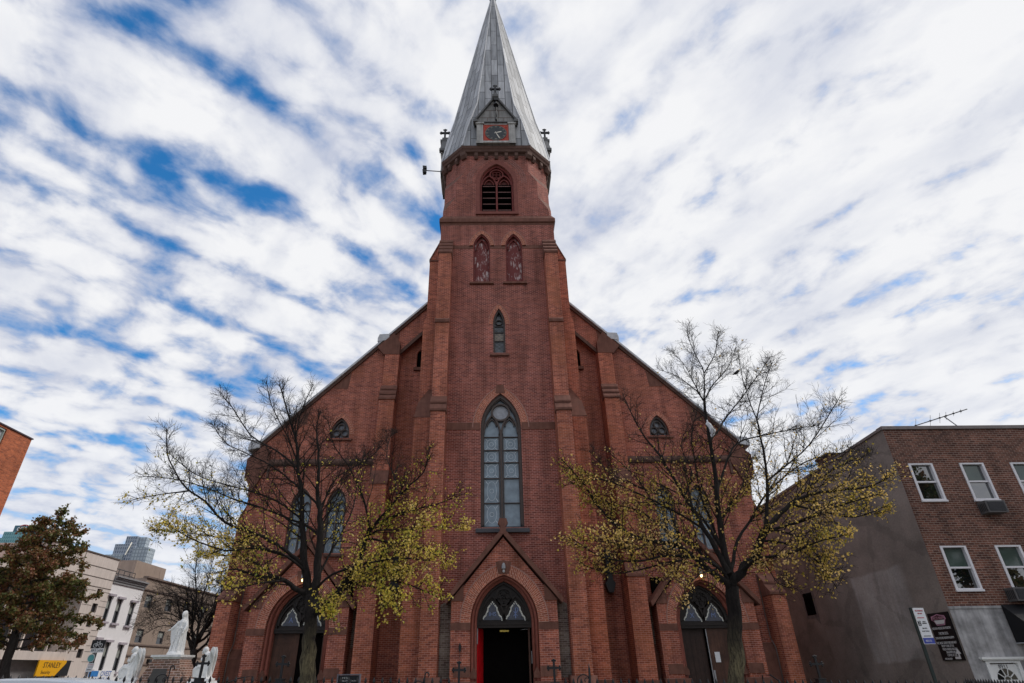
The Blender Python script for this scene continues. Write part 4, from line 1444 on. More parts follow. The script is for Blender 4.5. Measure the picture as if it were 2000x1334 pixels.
def render_mat():
    m, t, b = mat("grey_render")
    uv = t.n("ShaderNodeUVMap", uv_map="uv").outputs[0]
    n1 = t.n("ShaderNodeTexNoise", {"Vector": uv, "Scale": 0.5, "Detail": 8.0, "Roughness": 0.65}).outputs[0]
    n2 = t.n("ShaderNodeTexNoise", {"Vector": uv, "Scale": 14.0, "Detail": 4.0}).outputs[0]
    mp = t.n("ShaderNodeMapping", {"Vector": uv, "Scale": (2.6, 0.3, 1.0)}).outputs[0]
    n3 = t.n("ShaderNodeTexNoise", {"Vector": mp, "Scale": 1.2, "Detail": 7.0, "Roughness": 0.6, "Distortion": 0.6}).outputs[0]
    f = t.math("MULTIPLY", t.mrange(n1, 0.32, 0.68, 0.66, 1.25), t.mrange(n2, 0.3, 0.7, 0.9, 1.1))
    # a later patch of paler cement with ragged edges (u = -y on this wall, v = z)
    s = t.n("ShaderNodeSeparateXYZ", {0: uv})
    u = t.math("ADD", s.outputs[0], t.math("MULTIPLY", t.math("SUBTRACT", n3, 0.5), 0.7))
    v = t.math("ADD", s.outputs[1], t.math("MULTIPLY", t.math("SUBTRACT", n1, 0.5), 0.5))
    inu = t.math("MULTIPLY", t.mrange(u, -26.2, -26.0), t.mrange(u, -22.9, -22.5, 1.0, 0.0))
    inv = t.math("MULTIPLY", t.mrange(v, 1.6, 1.7), t.mrange(v, 4.75, 4.85, 1.0, 0.0))
    pm = t.math("MULTIPLY", t.math("MULTIPLY", inu, inv), t.mrange(n3, 0.3, 0.6, 0.35, 1.0))
    crack = t.n("ShaderNodeTexVoronoi", {"Vector": uv, "Scale": 0.3}, feature="DISTANCE_TO_EDGE").outputs["Distance"]
    base = t.mix(pm, (0.235, 0.2, 0.178), (0.34, 0.315, 0.3))
    f = t.math("MULTIPLY", f, t.mrange(t.math("ADD", crack, t.math("MULTIPLY", n1, 0.35)), 0.2, 0.215, 0.85, 1.0))
    c = t.mix(1.0, base, t.n("ShaderNodeCombineColor", {0: f, 1: f, 2: f}).outputs[0], "MULTIPLY")
    link(t, c, b.inputs["Base Color"])
    b.inputs["Roughness"].default_value = 0.92
    bp = t.n("ShaderNodeBump", {"Height": t.math("ADD", n2, n1), "Strength": 0.35, "Distance": 0.02})
    link(t, bp.outputs[0], b.inputs["Normal"])
    return m


RENDER = render_mat()
wins = []
for k, cx in enumerate((15.87, 17.83, 19.78, 21.74)):
    wins.append((cx, 6.78, 8.2))
    wins.append((cx, 3.74, 5.2))
WW = 0.46
mb = MB()
mb.sheet([(X0, 3.2), (X1, 3.2), (X1, ZR), (X0, ZR)], [[(c - WW, a), (c + WW, a), (c + WW, b), (c - WW, b)] for c, a, b in wins], YR, 0.12)
mb.cut()
mb.poly([(X0, 36, ZR), (X1, 36, ZR), (X1, 36, -.6), (X0, 36, -.6)])
rpart(mb, "front_wall", [BRICK_ROW])
mb = MB()
mb.poly([(X0, 36.0, -0.6), (X0, YR, -0.6), (X0, YR, ZR), (X0, 36.0, ZR - 0.25)])
mb.cut()
mb.poly([(X1, 36.0, -0.6), (X1, YR, -0.6), (X1, YR, ZR), (X1, 36.0, ZR)])
rpart(mb, "side_wall", [RENDER])
mb = MB()
mb.poly([(X0, YR + 0.3, ZR - 0.3), (X1, YR + 0.3, ZR - 0.3), (X1, 36, ZR - 0.5), (X0, 36, ZR - 0.5)])
rpart(mb, "roof", [SLATE])
mb = MB()
mb.box(X0 - 0.05, X1 + 0.05, YR - 0.06, YR + 0.3, ZR + 0.0, ZR + 0.13)
mb.prism([(YR + 0.3, ZR), (YR + 0.3, ZR + 0.1), (36.1, ZR - 0.15), (36.1, ZR - 0.25)], "x", X0 - 0.06, X0 + 0.28)
rpart(mb, "parapet_coping", [plain("tin_coping", (0.2, 0.17, 0.16), 0.6)])
# rendered ground floor
DX0, DX1, DZ = 15.42, 16.55, 1.66
mb = MB()
mb.sheet([(X0 - 0.02, -0.6), (X1, -0.6), (X1, 3.17), (X0 - 0.02, 3.17)], [[(DX0, -0.4), (DX1, -0.4), (DX1, DZ), (DX0, DZ)], [(17.6, 0.5), (20.6, 0.5), (20.6, 2.2), (17.6, 2.2)]], YR - 0.03, 0.15)
mb.box(X0 - 0.03, X1, YR - 0.06, YR, 3.17, 3.25)
STUCCO = plain("pale_stucco", (0.36, 0.35, 0.35), 0.85, vary=0.45, scale=1.6, bump=0.25, streak=0.35)
rpart(mb, "shopfront_wall", [STUCCO])
# windows
GREENBLIND = plain("green_blind", (0.075, 0.1, 0.085), 0.6)
WINFRAME = plain("white_vinyl", (0.72, 0.7, 0.72), 0.4, vary=0.04)
for i, (c, a, b) in enumerate(wins):
    y = YR + 0.02
    mb = MB()
    fr = 0.075
    mb.strip([(c - WW + fr / 2, a + fr / 2), (c + WW - fr / 2, a + fr / 2), (c + WW - fr / 2, b - fr / 2), (c - WW + fr / 2, b - fr / 2)], fr * 1.3, y - 0.05, y + 0.1, closed=True)
    mb.box(c - WW - 0.02, c + WW + 0.02, y - 0.09, y, a - 0.045, a + 0.02)
    m_ = (a + b) / 2
    mb.box(c - WW + fr, c + WW - fr, y - 0.01, y + 0.08, m_ - 0.03, m_ + 0.03)
    w = rpart(mb, "sash_window", [WINFRAME])
    mb = MB()
    mb.poly([(c - WW, y + 0.085, m_), (c + WW, y + 0.085, m_), (c + WW, y + 0.085, b), (c - WW, y + 0.085, b)])
    rpart(mb, "upper_pane", [WINDOWGLASS], w)
    mb = MB()
    mb.poly([(c - WW, y + 0.06, a), (c + WW, y + 0.06, a), (c + WW, y + 0.06, m_), (c - WW, y + 0.06, m_)])
    rpart(mb, "lower_pane", [WINDOWGLASS], w)
    if i not in (0,):
        mb = MB()
        mb.poly([(c - WW + 0.1, y + 0.078, m_ + 0.02), (c + WW - (0.1 if i != 2 else 0.18), y + 0.078, m_ + 0.02), (c + WW - (0.1 if i != 2 else 0.18), y + 0.078, b - 0.08), (c - WW + 0.1, y + 0.078, b - 0.08)])
        rpart(mb, "blind", [glaze("glossy_blind", (0.05, 0.075, 0.062), 0.06, 0.7, 0.15, 1.0, 0.04) if i == 1 else bpy.data.materials["glossy_blind"]], w)
    mb = MB()
    mb.box(c - WW - 0.08, c + WW + 0.08, YR - 0.004, YR + 0.01, b + 0.005, b + 0.2)
    rpart(mb, "lintel", [BRICK_ROW], w)
# air conditioners set through the wall
for cx, z in ((17.75, 6.26), (17.42, 3.36)):
    mb = MB()
    mb.box(cx - 0.36, cx + 0.36, YR - 0.4, YR - 0.002, z, z + 0.42)
    ac = rpart(mb, "air_conditioner", [plain("ac_case", (0.1, 0.095, 0.095), 0.5) if z > 5 else bpy.data.materials["ac_case"]])
    mb = MB()
    mb.box(cx - 0.3, cx + 0.3, YR - 0.412, YR - 0.402, z + 0.05, z + 0.37)
    for k in range(12):
        mb.box(cx - 0.29, cx + 0.29, YR - 0.42, YR - 0.413, z + 0.06 + k * 0.026, z + 0.072 + k * 0.026)
    rpart(mb, "grille", [plain("ac_grille", (0.05, 0.05, 0.055), 0.4, metal=0.3) if z > 5 else bpy.data.materials["ac_grille"]], ac)
    for k in range(5):
        mb = MB()
        mb.box(cx - 0.365, cx - 0.36, YR - 0.36 + k * 0.07, YR - 0.33 + k * 0.07, z + 0.06, z + 0.34)
        rpart(mb, "vent", [IRON], ac)
# door
mb = MB()
mb.strip([(DX0 + 0.06, -0.4), (DX0 + 0.06, DZ - 0.06), (DX1 - 0.06, DZ - 0.06), (DX1 - 0.06, -0.4)], 0.13, YR - 0.07, YR + 0.08)
mb.box(DX0 - 0.14, DX1 + 0.14, YR - 0.17, YR - 0.03, DZ + 0.02, DZ + 0.08)
mb.box(DX0 - 0.1, DX1 + 0.1, YR - 0.12, YR - 0.03, DZ - 0.02, DZ + 0.02)
dr = rpart(mb, "front_door", [WHITE])
mb = MB()
dc = (DX0 + DX1) / 2
mb.box(DX0 + 0.12, DX1 - 0.12, YR + 0.0, YR + 0.06, -0.4, DZ - 0.12)
for z0, z1 in ((0.0, 0.5), (0.6, 1.0)):
    for s in (-1, 1):
        mb.strip([(dc + s * 0.08, z0), (dc + s * 0.36, z0), (dc + s * 0.36, z1), (dc + s * 0.08, z1)], 0.03, YR - 0.012, YR, closed=True)
rpart(mb, "door_panel", [WHITE], dr)
mb = MB()
fan = [(dc + 0.32 * math.cos(math.pi * i / 12), 1.1 + 0.32 * math.sin(math.pi * i / 12)) for i in range(13)]
mb.sheet(fan, [], YR - 0.01)
rpart(mb, "fanlight", [WINDOWGLASS], dr)
mb = MB()
for i in range(1, 5):
    t = math.pi * i / 5
    mb.strip([(dc + 0.1 * math.cos(t), 1.1 + 0.1 * math.sin(t)), (dc + 0.32 * math.cos(t), 1.1 + 0.32 * math.sin(t))], 0.025, YR - 0.02, YR - 0.01)
mb.strip([(dc + 0.11 * math.cos(math.pi * i / 8), 1.1 + 0.11 * math.sin(math.pi * i / 8)) for i in range(9)], 0.025, YR - 0.02, YR - 0.01)
mb.strip([(dc - 0.34, 1.09), (dc + 0.34, 1.09)], 0.03, YR - 0.02, YR - 0.01)
rpart(mb, "glazing_bar", [WHITE], dr)
text("8911", 0.16, face_front(dc, YR - 0.012, 1.47), plain("number_grey", (0.12, 0.12, 0.13), 0.5), dr, "house_number")
# shop window under the awning
mb = MB()
mb.poly([(17.6, YR + 0.1, 0.5), (20.6, YR + 0.1, 0.5), (20.6, YR + 0.1, 2.2), (17.6, YR + 0.1, 2.2)])
rpart(mb, "shop_window", [WINDOWGLASS])
# awning
mb = MB()
ax0, ax1 = 16.68, 22.5
ap_ = [(YR - 0.07, 3.28), (YR - 1.15, 2.35), (YR - 1.15, 2.12), (YR - 0.07, 2.12)]
for x in (ax0, ax1):
    mb.flat([(x, y, z) for y, z in ap_])
mb.poly([(ax0, ap_[0][0], ap_[0][1]), (ax1, ap_[0][0], ap_[0][1]), (ax1, ap_[1][0], ap_[1][1]), (ax0, ap_[1][0], ap_[1][1])])
mb.poly([(ax0, ap_[1][0], ap_[1][1]), (ax1, ap_[1][0], ap_[1][1]), (ax1, ap_[2][0], ap_[2][1]), (ax0, ap_[2][0], ap_[2][1])])
aw = rpart(mb, "awning", [plain("black_canvas", (0.008, 0.008, 0.01), 0.6, vary=0.1)])
mb = MB()
mb.tube([(ax0, YR - 0.07, 2.12), (ax0, YR - 1.15, 2.12), (ax1, YR - 1.15, 2.12)], 0.02)
rpart(mb, "awning_frame", [STEEL], aw)
# narrow window and vent in the side wall
mb = MB()
mb.strip([(29.72, 3.68), (30.52, 3.68), (30.52, 4.6), (29.72, 4.6)], 0.07, 0, 0.03, closed=True)
mb.sheet([(29.72, 3.68), (30.52, 3.68), (30.52, 4.6), (29.72, 4.6)], [], 0.015)
mb.v = [(X0 - 0.012 + p[1] * 0.4, p[0], p[2]) for p in mb.v]
rpart(mb, "side_window", [BLACKHOLE])
mb = MB()
mb.sheet([(29.5, 3.2), (29.9, 3.5), (30.7, 3.5), (30.75, 4.8), (29.5, 4.85)], [], 0)
mb.v = [(X0 - 0.004, p[0], p[2]) for p in mb.v]
rpart(mb, "cement_patch", [plain("pale_cement", (0.17, 0.155, 0.15), 0.9, vary=0.3)])
# chimney
mb = MB()
mb.box(15.1, 15.7, 25.3, 26.3, ZR - 0.5, ZR + 0.42)
ck = rpart(mb, "chimney", [BRICK_ROW])
mb = MB()
mb.box(15.05, 15.75, 25.25, 26.35, ZR + 0.42, ZR + 0.52)
rpart(mb, "chimney_cap", [STONE_DARK], ck)

# television aerial on the roof
an = thing("tv_aerial", "thin metal television aerial tilted on the flat roof of the brick row house", "aerial", (19.6, 23, 9.3))
mb = MB()
mb.tube([(19.75, 23, 9.3), (19.75, 23, 10.42), (19.32, 23, 10.9)], 0.025, 5)
part(mb, "mast", [STEEL], an)
mb = MB()
A, B = Vector((18.1, 23.3, 10.6)), Vector((20.2, 22.7, 11.12))
mb.tube([A, B], 0.022, 5)
part(mb, "boom", [plain("aerial_dark", (0.06, 0.06, 0.065), 0.5)], an)
for i, f in enumerate((0.02, 0.3, 0.48, 0.6, 0.74, 0.88)):
    c = A.lerp(B, f)
    L = (0.62, 0.52, 0.46, 0.36, 0.24, 0.2)[i]
    d = Vector((0.62, 0.5, 0.75)).normalized()
    mb = MB()
    mb.tube([c - d * L, c + d * L], 0.008, 4)
    mb.ell(tuple(c), 0.05, 0.05, 0.04, 0, 8, 5)
    part(mb, "element", [bpy.data.materials["aerial_dark"]], an)

# black shop board on the side wall
BLACKBOARD = plain("black_board", (0.008, 0.008, 0.009), 0.4, vary=0.1)
LETTER = plain("sign_white", (0.66, 0.66, 0.66), 0.5, vary=0.02)
bd = thing("shop_board", "black shop board with white lettering fixed to the grey side wall", "sign", (X0 - 0.04, 21.6, 1.66))
mb = MB()
mb.box(X0 - 0.05, X0 - 0.005, 21.08, 22.1, 1.66, 3.1)
part(mb, "board", [BLACKBOARD], bd)
def on_side(y, z, x=X0 - 0.052):
    """Letters on a wall that faces -X."""
    return Matrix.Translation((x, y, z)) @ Matrix.Rotation(R(-90), 4, "Z") @ Matrix.Rotation(R(90), 4, "X")


for z, s_, body in ((2.62, 0.105, "INDIAN MEXICAN FUSION"), (2.46, 0.12, "718.784.3376"), (2.33, 0.1, "SUN HOURS 8:00AM-8:00PM"), (2.18, 0.105, "WE ALSO SERVE BREAKFAST"),
                    (2.085, 0.1, "NEW YORK STYLE"), (1.99, 0.1, "FRESH BAKED BAGELS,"), (1.9, 0.1, "SANDWICHES,"), (1.815, 0.1, "COFFEE & TEA")):
    text(body, s_, on_side(21.62 if z > 2.0 else 21.56, z), LETTER, bd, "lettering", sx=0.72)
text("FREE DELIVERY", 0.075, on_side(21.78, 1.71), LETTER, bd, "lettering", sx=0.7)
mb = MB()
mb.flat([(X0 - 0.053, 21.12, 1.85), (X0 - 0.053, 21.36, 1.85), (X0 - 0.053, 21.24, 2.02)])
mb.flat([(X0 - 0.053, 21.2, 1.7), (X0 - 0.053, 21.46, 1.7), (X0 - 0.053, 21.46, 1.77), (X0 - 0.053, 21.28, 1.77), (X0 - 0.053, 21.28, 1.85), (X0 - 0.053, 21.2, 1.85)])
part(mb, "arrow", [LETTER], bd)
lg = [(21.28, 3.0), (21.5, 3.03), (21.62, 3.06), (21.78, 3.02), (21.95, 3.0), (21.97, 2.88), (21.86, 2.84), (21.78, 2.71), (21.38, 2.71), (21.3, 2.86), (21.24, 2.9)]
mb = MB()
mb.flat([(X0 - 0.0525, a, b) for a, b in lg])
part(mb, "emblem_border", [plain("emblem_pink", (0.5, 0.25, 0.36), 0.5)], bd)
mb = MB()
mb.flat([(X0 - 0.0545, 21.6 + (a - 21.6) * 0.86, 2.87 + (b - 2.87) * 0.84) for a, b in lg])
part(mb, "emblem", [plain("emblem_dark", (0.06, 0.02, 0.03), 0.5)], bd)
mb = MB()
mb.flat([(X0 - 0.0565, a, b) for a, b in ((21.4, 2.75), (21.78, 2.75), (21.85, 2.87), (21.32, 2.87))])
part(mb, "emblem_bowl", [LETTER], bd)
text("TACO NAAN", 0.13, on_side(21.6, 2.93, X0 - 0.058), plain("emblem_letters", (0.55, 0.3, 0.36), 0.5), bd, "lettering", sx=0.8)

# street sign post in front of it
ps = thing("sign_post", "tall narrow white parking sign on a green steel post", "sign", (8.95, 14.0, gz(8.95)))
mb = MB()
mb.prism([(8.90, 13.99), (8.94, 13.96), (8.94, 14.03), (8.90, 14.03)], "z", gz(9), 2.68)
part(mb, "post", [plain("post_green", (0.03, 0.04, 0.035), 0.5)], ps)
mb = MB()
mb.box(8.925, 9.165, 13.935, 13.955, 1.955, 2.67)
part(mb, "sign_plate", [plain("sign_ground", (0.78, 0.78, 0.78), 0.4, vary=0.02)], ps)
mb = MB()
mb.box(8.927, 9.163, 13.93, 13.934, 1.965, 2.075)
part(mb, "blue_panel", [plain("sign_blue", (0.06, 0.08, 0.36), 0.4)], ps)
RED = plain("sign_red", (0.5, 0.03, 0.05), 0.5)
BLK = plain("sign_black", (0.015, 0.015, 0.017), 0.5)
text("NO PARKING", 0.042, face_front(9.045, 13.932, 2.61), RED, ps, "lettering", sx=0.7)
text("ANYTIME", 0.036, face_front(9.045, 13.932, 2.555), RED, ps, "lettering", sx=0.7)
mb = MB()
mb.box(8.955, 9.11, 13.93, 13.934, 2.464, 2.478)
part(mb, "red_arrow", [RED], ps)
mb = MB()
mb.box(8.935, 9.0, 13.93, 13.934, 2.315, 2.41)
part(mb, "hour_panel", [BLK], ps)
text("2", 0.1, face_front(8.967, 13.929, 2.362), LETTER, ps, "lettering")
text("HOUR\nPARKING", 0.032, face_front(9.075, 13.932, 2.375), BLK, ps, "lettering", sx=0.75)
text("9AM-7PM", 0.036, face_front(9.04, 13.932, 2.26), BLK, ps, "lettering", sx=0.7)
text("EXCEPT SUNDAY", 0.03, face_front(9.045, 13.932, 2.205), BLK, ps, "lettering", sx=0.7)
mb = MB()
mb.box(8.97, 9.12, 13.93, 13.934, 2.105, 2.118)
part(mb, "black_arrow", [BLK], ps)
text("405172", 0.06, face_front(9.035, 13.929, 2.015), LETTER, ps, "lettering", sx=0.75)


# ------------------------------------------------------------------ houses across the side street (their fronts face +X)
WX = -27.0
BEIGE = plain("beige_panel", (0.64, 0.565, 0.52), 0.8, vary=0.07, scale=1.0, streak=0.1)
GROOVE = plain("groove_dark", (0.12, 0.1, 0.09), 0.9)
DKGLASS = glaze("dark_window", (0.02, 0.022, 0.026), 0.1, 0.5, 0.3, 1.0)
BROWN = plain("brown_render", (0.32, 0.25, 0.205), 0.85, vary=0.1, scale=1.0, streak=0.12)


class SB(MB):
    """Mesh drawn as a front facing -Y (x runs along the street), then turned to face +X in the plane x = WX."""
    def turn(s):
        s.v = [(WX - p[1], p[0], p[2]) for p in s.v]
        return s


def turned(mb):
    mb.turn()
    return mb


def house_windows(root, rects, m_frame, m_glass, lintel=None, sill=None, sash=True):
    for a, b, z0, z1 in rects:
        mb = SB()
        mb.strip([(a + .03, z0 + .03), (b - .03, z0 + .03), (b - .03, z1 - .03), (a + .03, z1 - .03)], 0.06, 0.08, 0.16, closed=True)
        if sash:
            mb.box(a + .05, b - .05, 0.09, 0.16, (z0 + z1) / 2 - .03, (z0 + z1) / 2 + .03)
        w = part(turned(mb), "window", [m_frame], root)
        mb = SB()
        mb.sheet([(a, z0), (b, z0), (b, z1), (a, z1)], [], 0.15)
        part(turned(mb), "pane", [m_glass], w)
        if sash:
            mb = SB()
            mb.sheet([(a + .06, (z0 + z1) / 2), (b - .06, (z0 + z1) / 2), (b - .06, z1 - .06), (a + .06, z1 - .06)], [], 0.145)
            part(turned(mb), "blind", [plain("window_blind", (0.3, 0.32, 0.3), 0.6) if "window_blind" not in bpy.data.materials else bpy.data.materials["window_blind"]], w)
        if lintel:
            mb = SB()
            mb.box(a - .12, b + .12, -0.16, 0.0, z1, z1 + 0.14)
            part(turned(mb), "lintel", [lintel], w)
        if sill:
            mb = SB()
            mb.box(a - .12, b + .12, -0.14, 0.02, z0 - .12, z0)
            part(turned(mb), "window_sill", [sill], w)


# beige panelled block
b1 = thing("office_block", "beige panelled block with one column of small square windows", "building", (-31, 37, 0))
rects = [(41.75, 42.33, 6.05, 6.6), (41.72, 42.3, 5.15, 5.7), (41.7, 42.28, 4.28, 4.82), (41.66, 42.24, 3.4, 3.95), (41.68, 42.26, 2.5, 3.02)]
mb = SB()
mb.sheet([(36.4, 6.66), (43.2, 6.66), (43.2, 8.6), (36.4, 8.6)], [], 0)
mb.sheet([(30.5, 6.66), (36.4, 6.66), (36.4, 7.05), (30.5, 7.05)], [], 0)
mb.poly([(36.4, 0, 6.66), (36.4, 9, 6.66), (36.4, 9, 8.6), (36.4, 0, 8.6)])
mb.sheet([(40.6, 0), (43.2, 0), (43.2, 6.66), (41.0, 6.66), (40.6, 6.66)], [[(a, c), (b, c), (b, d), (a, d)] for a, b, c, d in rects], 0, 0.2)
mb.box(40.55, 40.6, 0, 1.2, 2.4, 6.66)
mb.box(30.5, 40.55, 0.004, 1.2, 2.35, 2.8)
mb.poly([(30.5, 0, 0), (30.5, 9, 0), (30.5, 9, 7.05), (30.5, 0, 7.05)])
mb.poly([(43.2, 0, 0), (43.2, 9, 0), (43.2, 9, 8.6), (43.2, 0, 8.6)])
mb.poly([(30.5, 9, 0), (43.2, 9, 0), (43.2, 9, 8.6), (36.4, 9, 8.6), (36.4, 9, 7.05), (30.5, 9, 7.05)])
mb.poly([(36.4, 0.1, 8.5), (43.2, 0.1, 8.5), (43.2, 9, 8.5), (36.4, 9, 8.5)])
mb.poly([(30.5, 0.1, 7.0), (36.4, 0.1, 7.0), (36.4, 9, 7.0), (30.5, 9, 7.0)])
part(turned(mb), "wall", [BEIGE], b1)
mb = SB()
for z in (7.88, 7.25, 6.68):
    mb.box(36.4 if z > 7 else 30.5, 43.21, -0.012, 0.01, z - 0.025, z + 0.025)
for z in (5.9, 5.0, 4.12, 3.22, 2.3, 6.45, 5.55, 4.68, 3.78, 2.88):
    mb.box(40.62, 41.6, -0.01, 0.01, z - 0.012, z + 0.012)
    mb.box(42.4, 43.2, -0.01, 0.01, z - 0.012, z + 0.012)
mb.box(39.4, 39.46, -0.01, 0.01, 7.3, 8.55)
part(turned(mb), "panel_joint", [GROOVE], b1)
mb = SB()
mb.box(36.35, 43.25, -0.05, 0.3, 8.6, 8.68)
mb.cut()
mb.box(30.45, 36.4, -0.05, 0.3, 7.05, 7.12)
part(turned(mb), "parapet_cap", [GROOVE], b1)
house_windows(b1, rects, GROOVE, DKGLASS, sash=False)
mb = SB()
mb.sheet([(30.5, 2.8), (40.55, 2.8), (40.55, 6.66), (30.5, 6.66)], [], 1.15)
gw = part(turned(mb), "glazed_bay", [DKGLASS], b1)
for i in range(9):
    mb = SB()
    x = 31.0 + i * 1.15
    mb.box(x - .05, x + .05, 1.0, 1.14, 2.8, 6.66)
    part(turned(mb), "mullion", [BEIGE], gw)
mb = SB()
mb.sheet([(30.5, 0), (40.55, 0), (40.55, 2.35), (30.5, 2.35)], [], 0.6)
part(turned(mb), "shopfront", [plain("grey_shutter", (0.25, 0.24, 0.25), 0.6)], b1)
sg = thing("security_sign", "yellow shop sign with black lettering under the leafy tree", "sign", (WX + 0.1, 39.4, 1.5))
mb = SB()
mb.prism([(38.3, 1.52), (40.0, 1.52), (40.75, 2.2), (40.75, 2.35), (38.3, 2.35)], "y", -0.12, -0.04)
part(turned(mb), "sign_panel", [plain("sign_yellow", (0.8, 0.4, 0.005), 0.45, vary=0.03)], sg)
mb = SB()
mb.prism([(40.02, 1.52), (41.2, 1.52), (41.2, 2.35), (40.76, 2.35), (40.76, 2.2)], "y", -0.11, -0.04)
part(turned(mb), "black_corner", [BLK], sg)
def on_street(y, z, x=WX + 0.125):
    return Matrix.Translation((x, y, z)) @ Matrix.Rotation(R(90), 4, "Z") @ Matrix.Rotation(R(90), 4, "X")


text("STANLEY", 0.4, on_street(39.5, 2.08), BLK, sg, "lettering", sx=0.95)
text("Security", 0.25, on_street(39.1, 1.72), BLK, sg, "lettering")

# white house
b2 = thing("white_house", "narrow white painted house with tall dark windows and a grey cornice", "house", (-30, 45.2, 0))
rects = [(42.95 + .3, 43.75, 4.72, 6.3), (44.42, 45.02, 4.68, 6.22), (46.12, 46.75, 4.62, 6.15), (43.25, 43.7, 1.85, 3.6), (44.48, 45.0, 1.8, 3.5), (46.1, 46.72, 1.72, 3.4)]
mb = SB()
mb.sheet([(43.2, 0), (47.35, 0), (47.35, 7.3), (43.2, 7.3)], [[(a, c), (b, c), (b, d), (a, d)] for a, b, c, d in rects], 0.02, 0.2)
mb.poly([(47.35, 0.02, 0), (47.35, 8, 0), (47.35, 8, 7.3), (47.35, 0.02, 7.3)])
mb.poly([(43.2, 0.3, 7.28), (47.35, 0.3, 7.28), (47.35, 8, 7.28), (43.2, 8, 7.28)])
part(turned(mb), "wall", [plain("white_stucco", (0.8, 0.79, 0.8), 0.7, vary=0.04)], b2)
LAV = plain("lintel_grey", (0.4, 0.36, 0.4), 0.7)
house_windows(b2, rects, plain("sash_dark", (0.06, 0.06, 0.065), 0.5), DKGLASS, LAV, LAV)
mb = SB()
for i, (d, z0, z1) in enumerate(((0.06, 7.12, 7.28), (0.12, 7.28, 7.42), (0.2, 7.42, 7.52), (0.3, 7.52, 7.62))):
    mb.box(43.22, 47.33, -d, 0.3, z0, z1)
part(turned(mb), "cornice", [plain("cornice_grey", (0.25, 0.25, 0.26), 0.7)], b2)
mb = SB()
for z in (7.95, 8.25):
    mb.tube([(43.4, 0.8, z), (47.0, 0.8, z)], 0.03, 5)
for i in range(6):
    x = 43.4 + i * 0.72
    mb.tube([(x, 0.8, 7.28), (x, 0.8, 8.25)], 0.025, 5)
part(turned(mb), "roof_rail", [IRON], b2)
bn = thing("shop_banner", "blue and white banner at the foot of the white house", "banner", (WX + 0.15, 44.5, 1.2))
mb = SB()
mb.box(43.25, 46.2, -0.16, -0.12, 1.05, 1.8)
part(turned(mb), "banner_sheet", [PAPER], bn)
mb = SB()
mb.box(43.27, 44.3, -0.17, -0.162, 1.45, 1.78)
part(turned(mb), "blue_field", [plain("banner_blue", (0.03, 0.2, 0.55), 0.5)], bn)
text("OVEST", 0.42, on_street(45.2, 1.6, WX + 0.168), plain("banner_letters", (0.03, 0.12, 0.42), 0.5), bn, "lettering")
text("LARGEST CO", 0.42, on_street(44.75, 1.22, WX + 0.168), bpy.data.materials["banner_letters"], bn, "lettering", sx=0.9)

# brown house
b3 = thing("brown_house", "brown rendered house with grey sash windows and string lines behind the statues", "house", (-31, 54, 0))
rects = []
for a in (47.95, 51.1, 54.3, 57.5):
    rects += [(a, a + 1.0, 5.98, 6.9), (a, a + 1.0, 3.6, 4.52)]
mb = SB()
mb.sheet([(47.36, 0), (61, 0), (61, 8.0), (47.36, 8.0)], [[(a, c), (b, c), (b, d), (a, d)] for a, b, c, d in rects] + [[(50.9, 0.2), (52.3, 0.2), (52.3, 2.05), (50.9, 2.05)]], 0.03, 0.2)
mb.poly([(47.36, 0.03, 0), (47.36, 9, 0), (47.36, 9, 8.0), (47.36, 0.03, 8.0)])
mb.poly([(61, 0.03, 0), (61, 9, 0), (61, 9, 8.0), (61, 0.03, 8.0)])
mb.poly([(47.36, 0.3, 7.98), (61, 0.3, 7.98), (61, 9, 7.98), (47.36, 9, 7.98)])
mb.box(47.4, 52.0, 1.2, 8.5, 7.98, 9.3)
part(turned(mb), "wall", [BROWN], b3)
mb = SB()
for z in (3.46, 2.75, 2.2, 7.2):
    mb.box(47.37, 61, -0.05, 0.03, z - 0.05, z + 0.05)
mb.box(47.3, 61.05, -0.1, 0.3, 8.0, 8.12)
part(turned(mb), "string_line", [plain("brown_trim", (0.17, 0.125, 0.105), 0.8)], b3)
house_windows(b3, rects, plain("sash_grey", (0.12, 0.12, 0.13), 0.5), DKGLASS)
mb = SB()
mb.sheet([(50.9, 0.2), (52.3, 0.2), (52.3, 2.05), (50.9, 2.05)], [], 0.15)
part(turned(mb), "door", [PAPER], b3)
mb = SB()
mb.box(50.4, 50.75, -0.2, 0.02, 2.3, 2.55)
part(turned(mb), "wall_lamp", [IRON], b3)

# tall red brick building cut by the left edge
b4 = thing("brick_building", "tall plain red brick building cut off by the left edge", "building", (-31, 28, 0))
mb = SB()
rr = [(29.2, 30.25, 8.6, 10.9), (26.0, 27.6, 8.6, 10.9)]
mb.sheet([(29.72 - 8.0, 0), (31.55, 0), (31.55, 13.4), (29.72 - 8.0, 13.4)], [[(a, c), (b, c), (b, d), (a, d)] for a, b, c, d in rr] + [[(22.0, 11.4), (29.68, 11.4), (29.68, 13.3), (22.0, 13.3)]], 0, 0.2)
mb.poly([(31.55, 0, 0), (31.55, 9, 0), (31.55, 9, 13.4), (31.55, 0, 13.4)])
mb.poly([(21.72, 0, 0), (21.72, 9, 0), (21.72, 9, 13.4), (21.72, 0, 13.4)])
mb.poly([(21.72, 0, 13.38), (31.55, 0, 13.38), (31.55, 9, 13.38), (21.72, 9, 13.38)])
part(turned(mb), "wall", [BRICK_ORANGE], b4)
mb = SB()
mb.box(21.7, 31.6, -0.06, 0.2, 13.4, 13.47)
part(turned(mb), "coping", [plain("coping_dark", (0.08, 0.06, 0.07), 0.6)], b4)
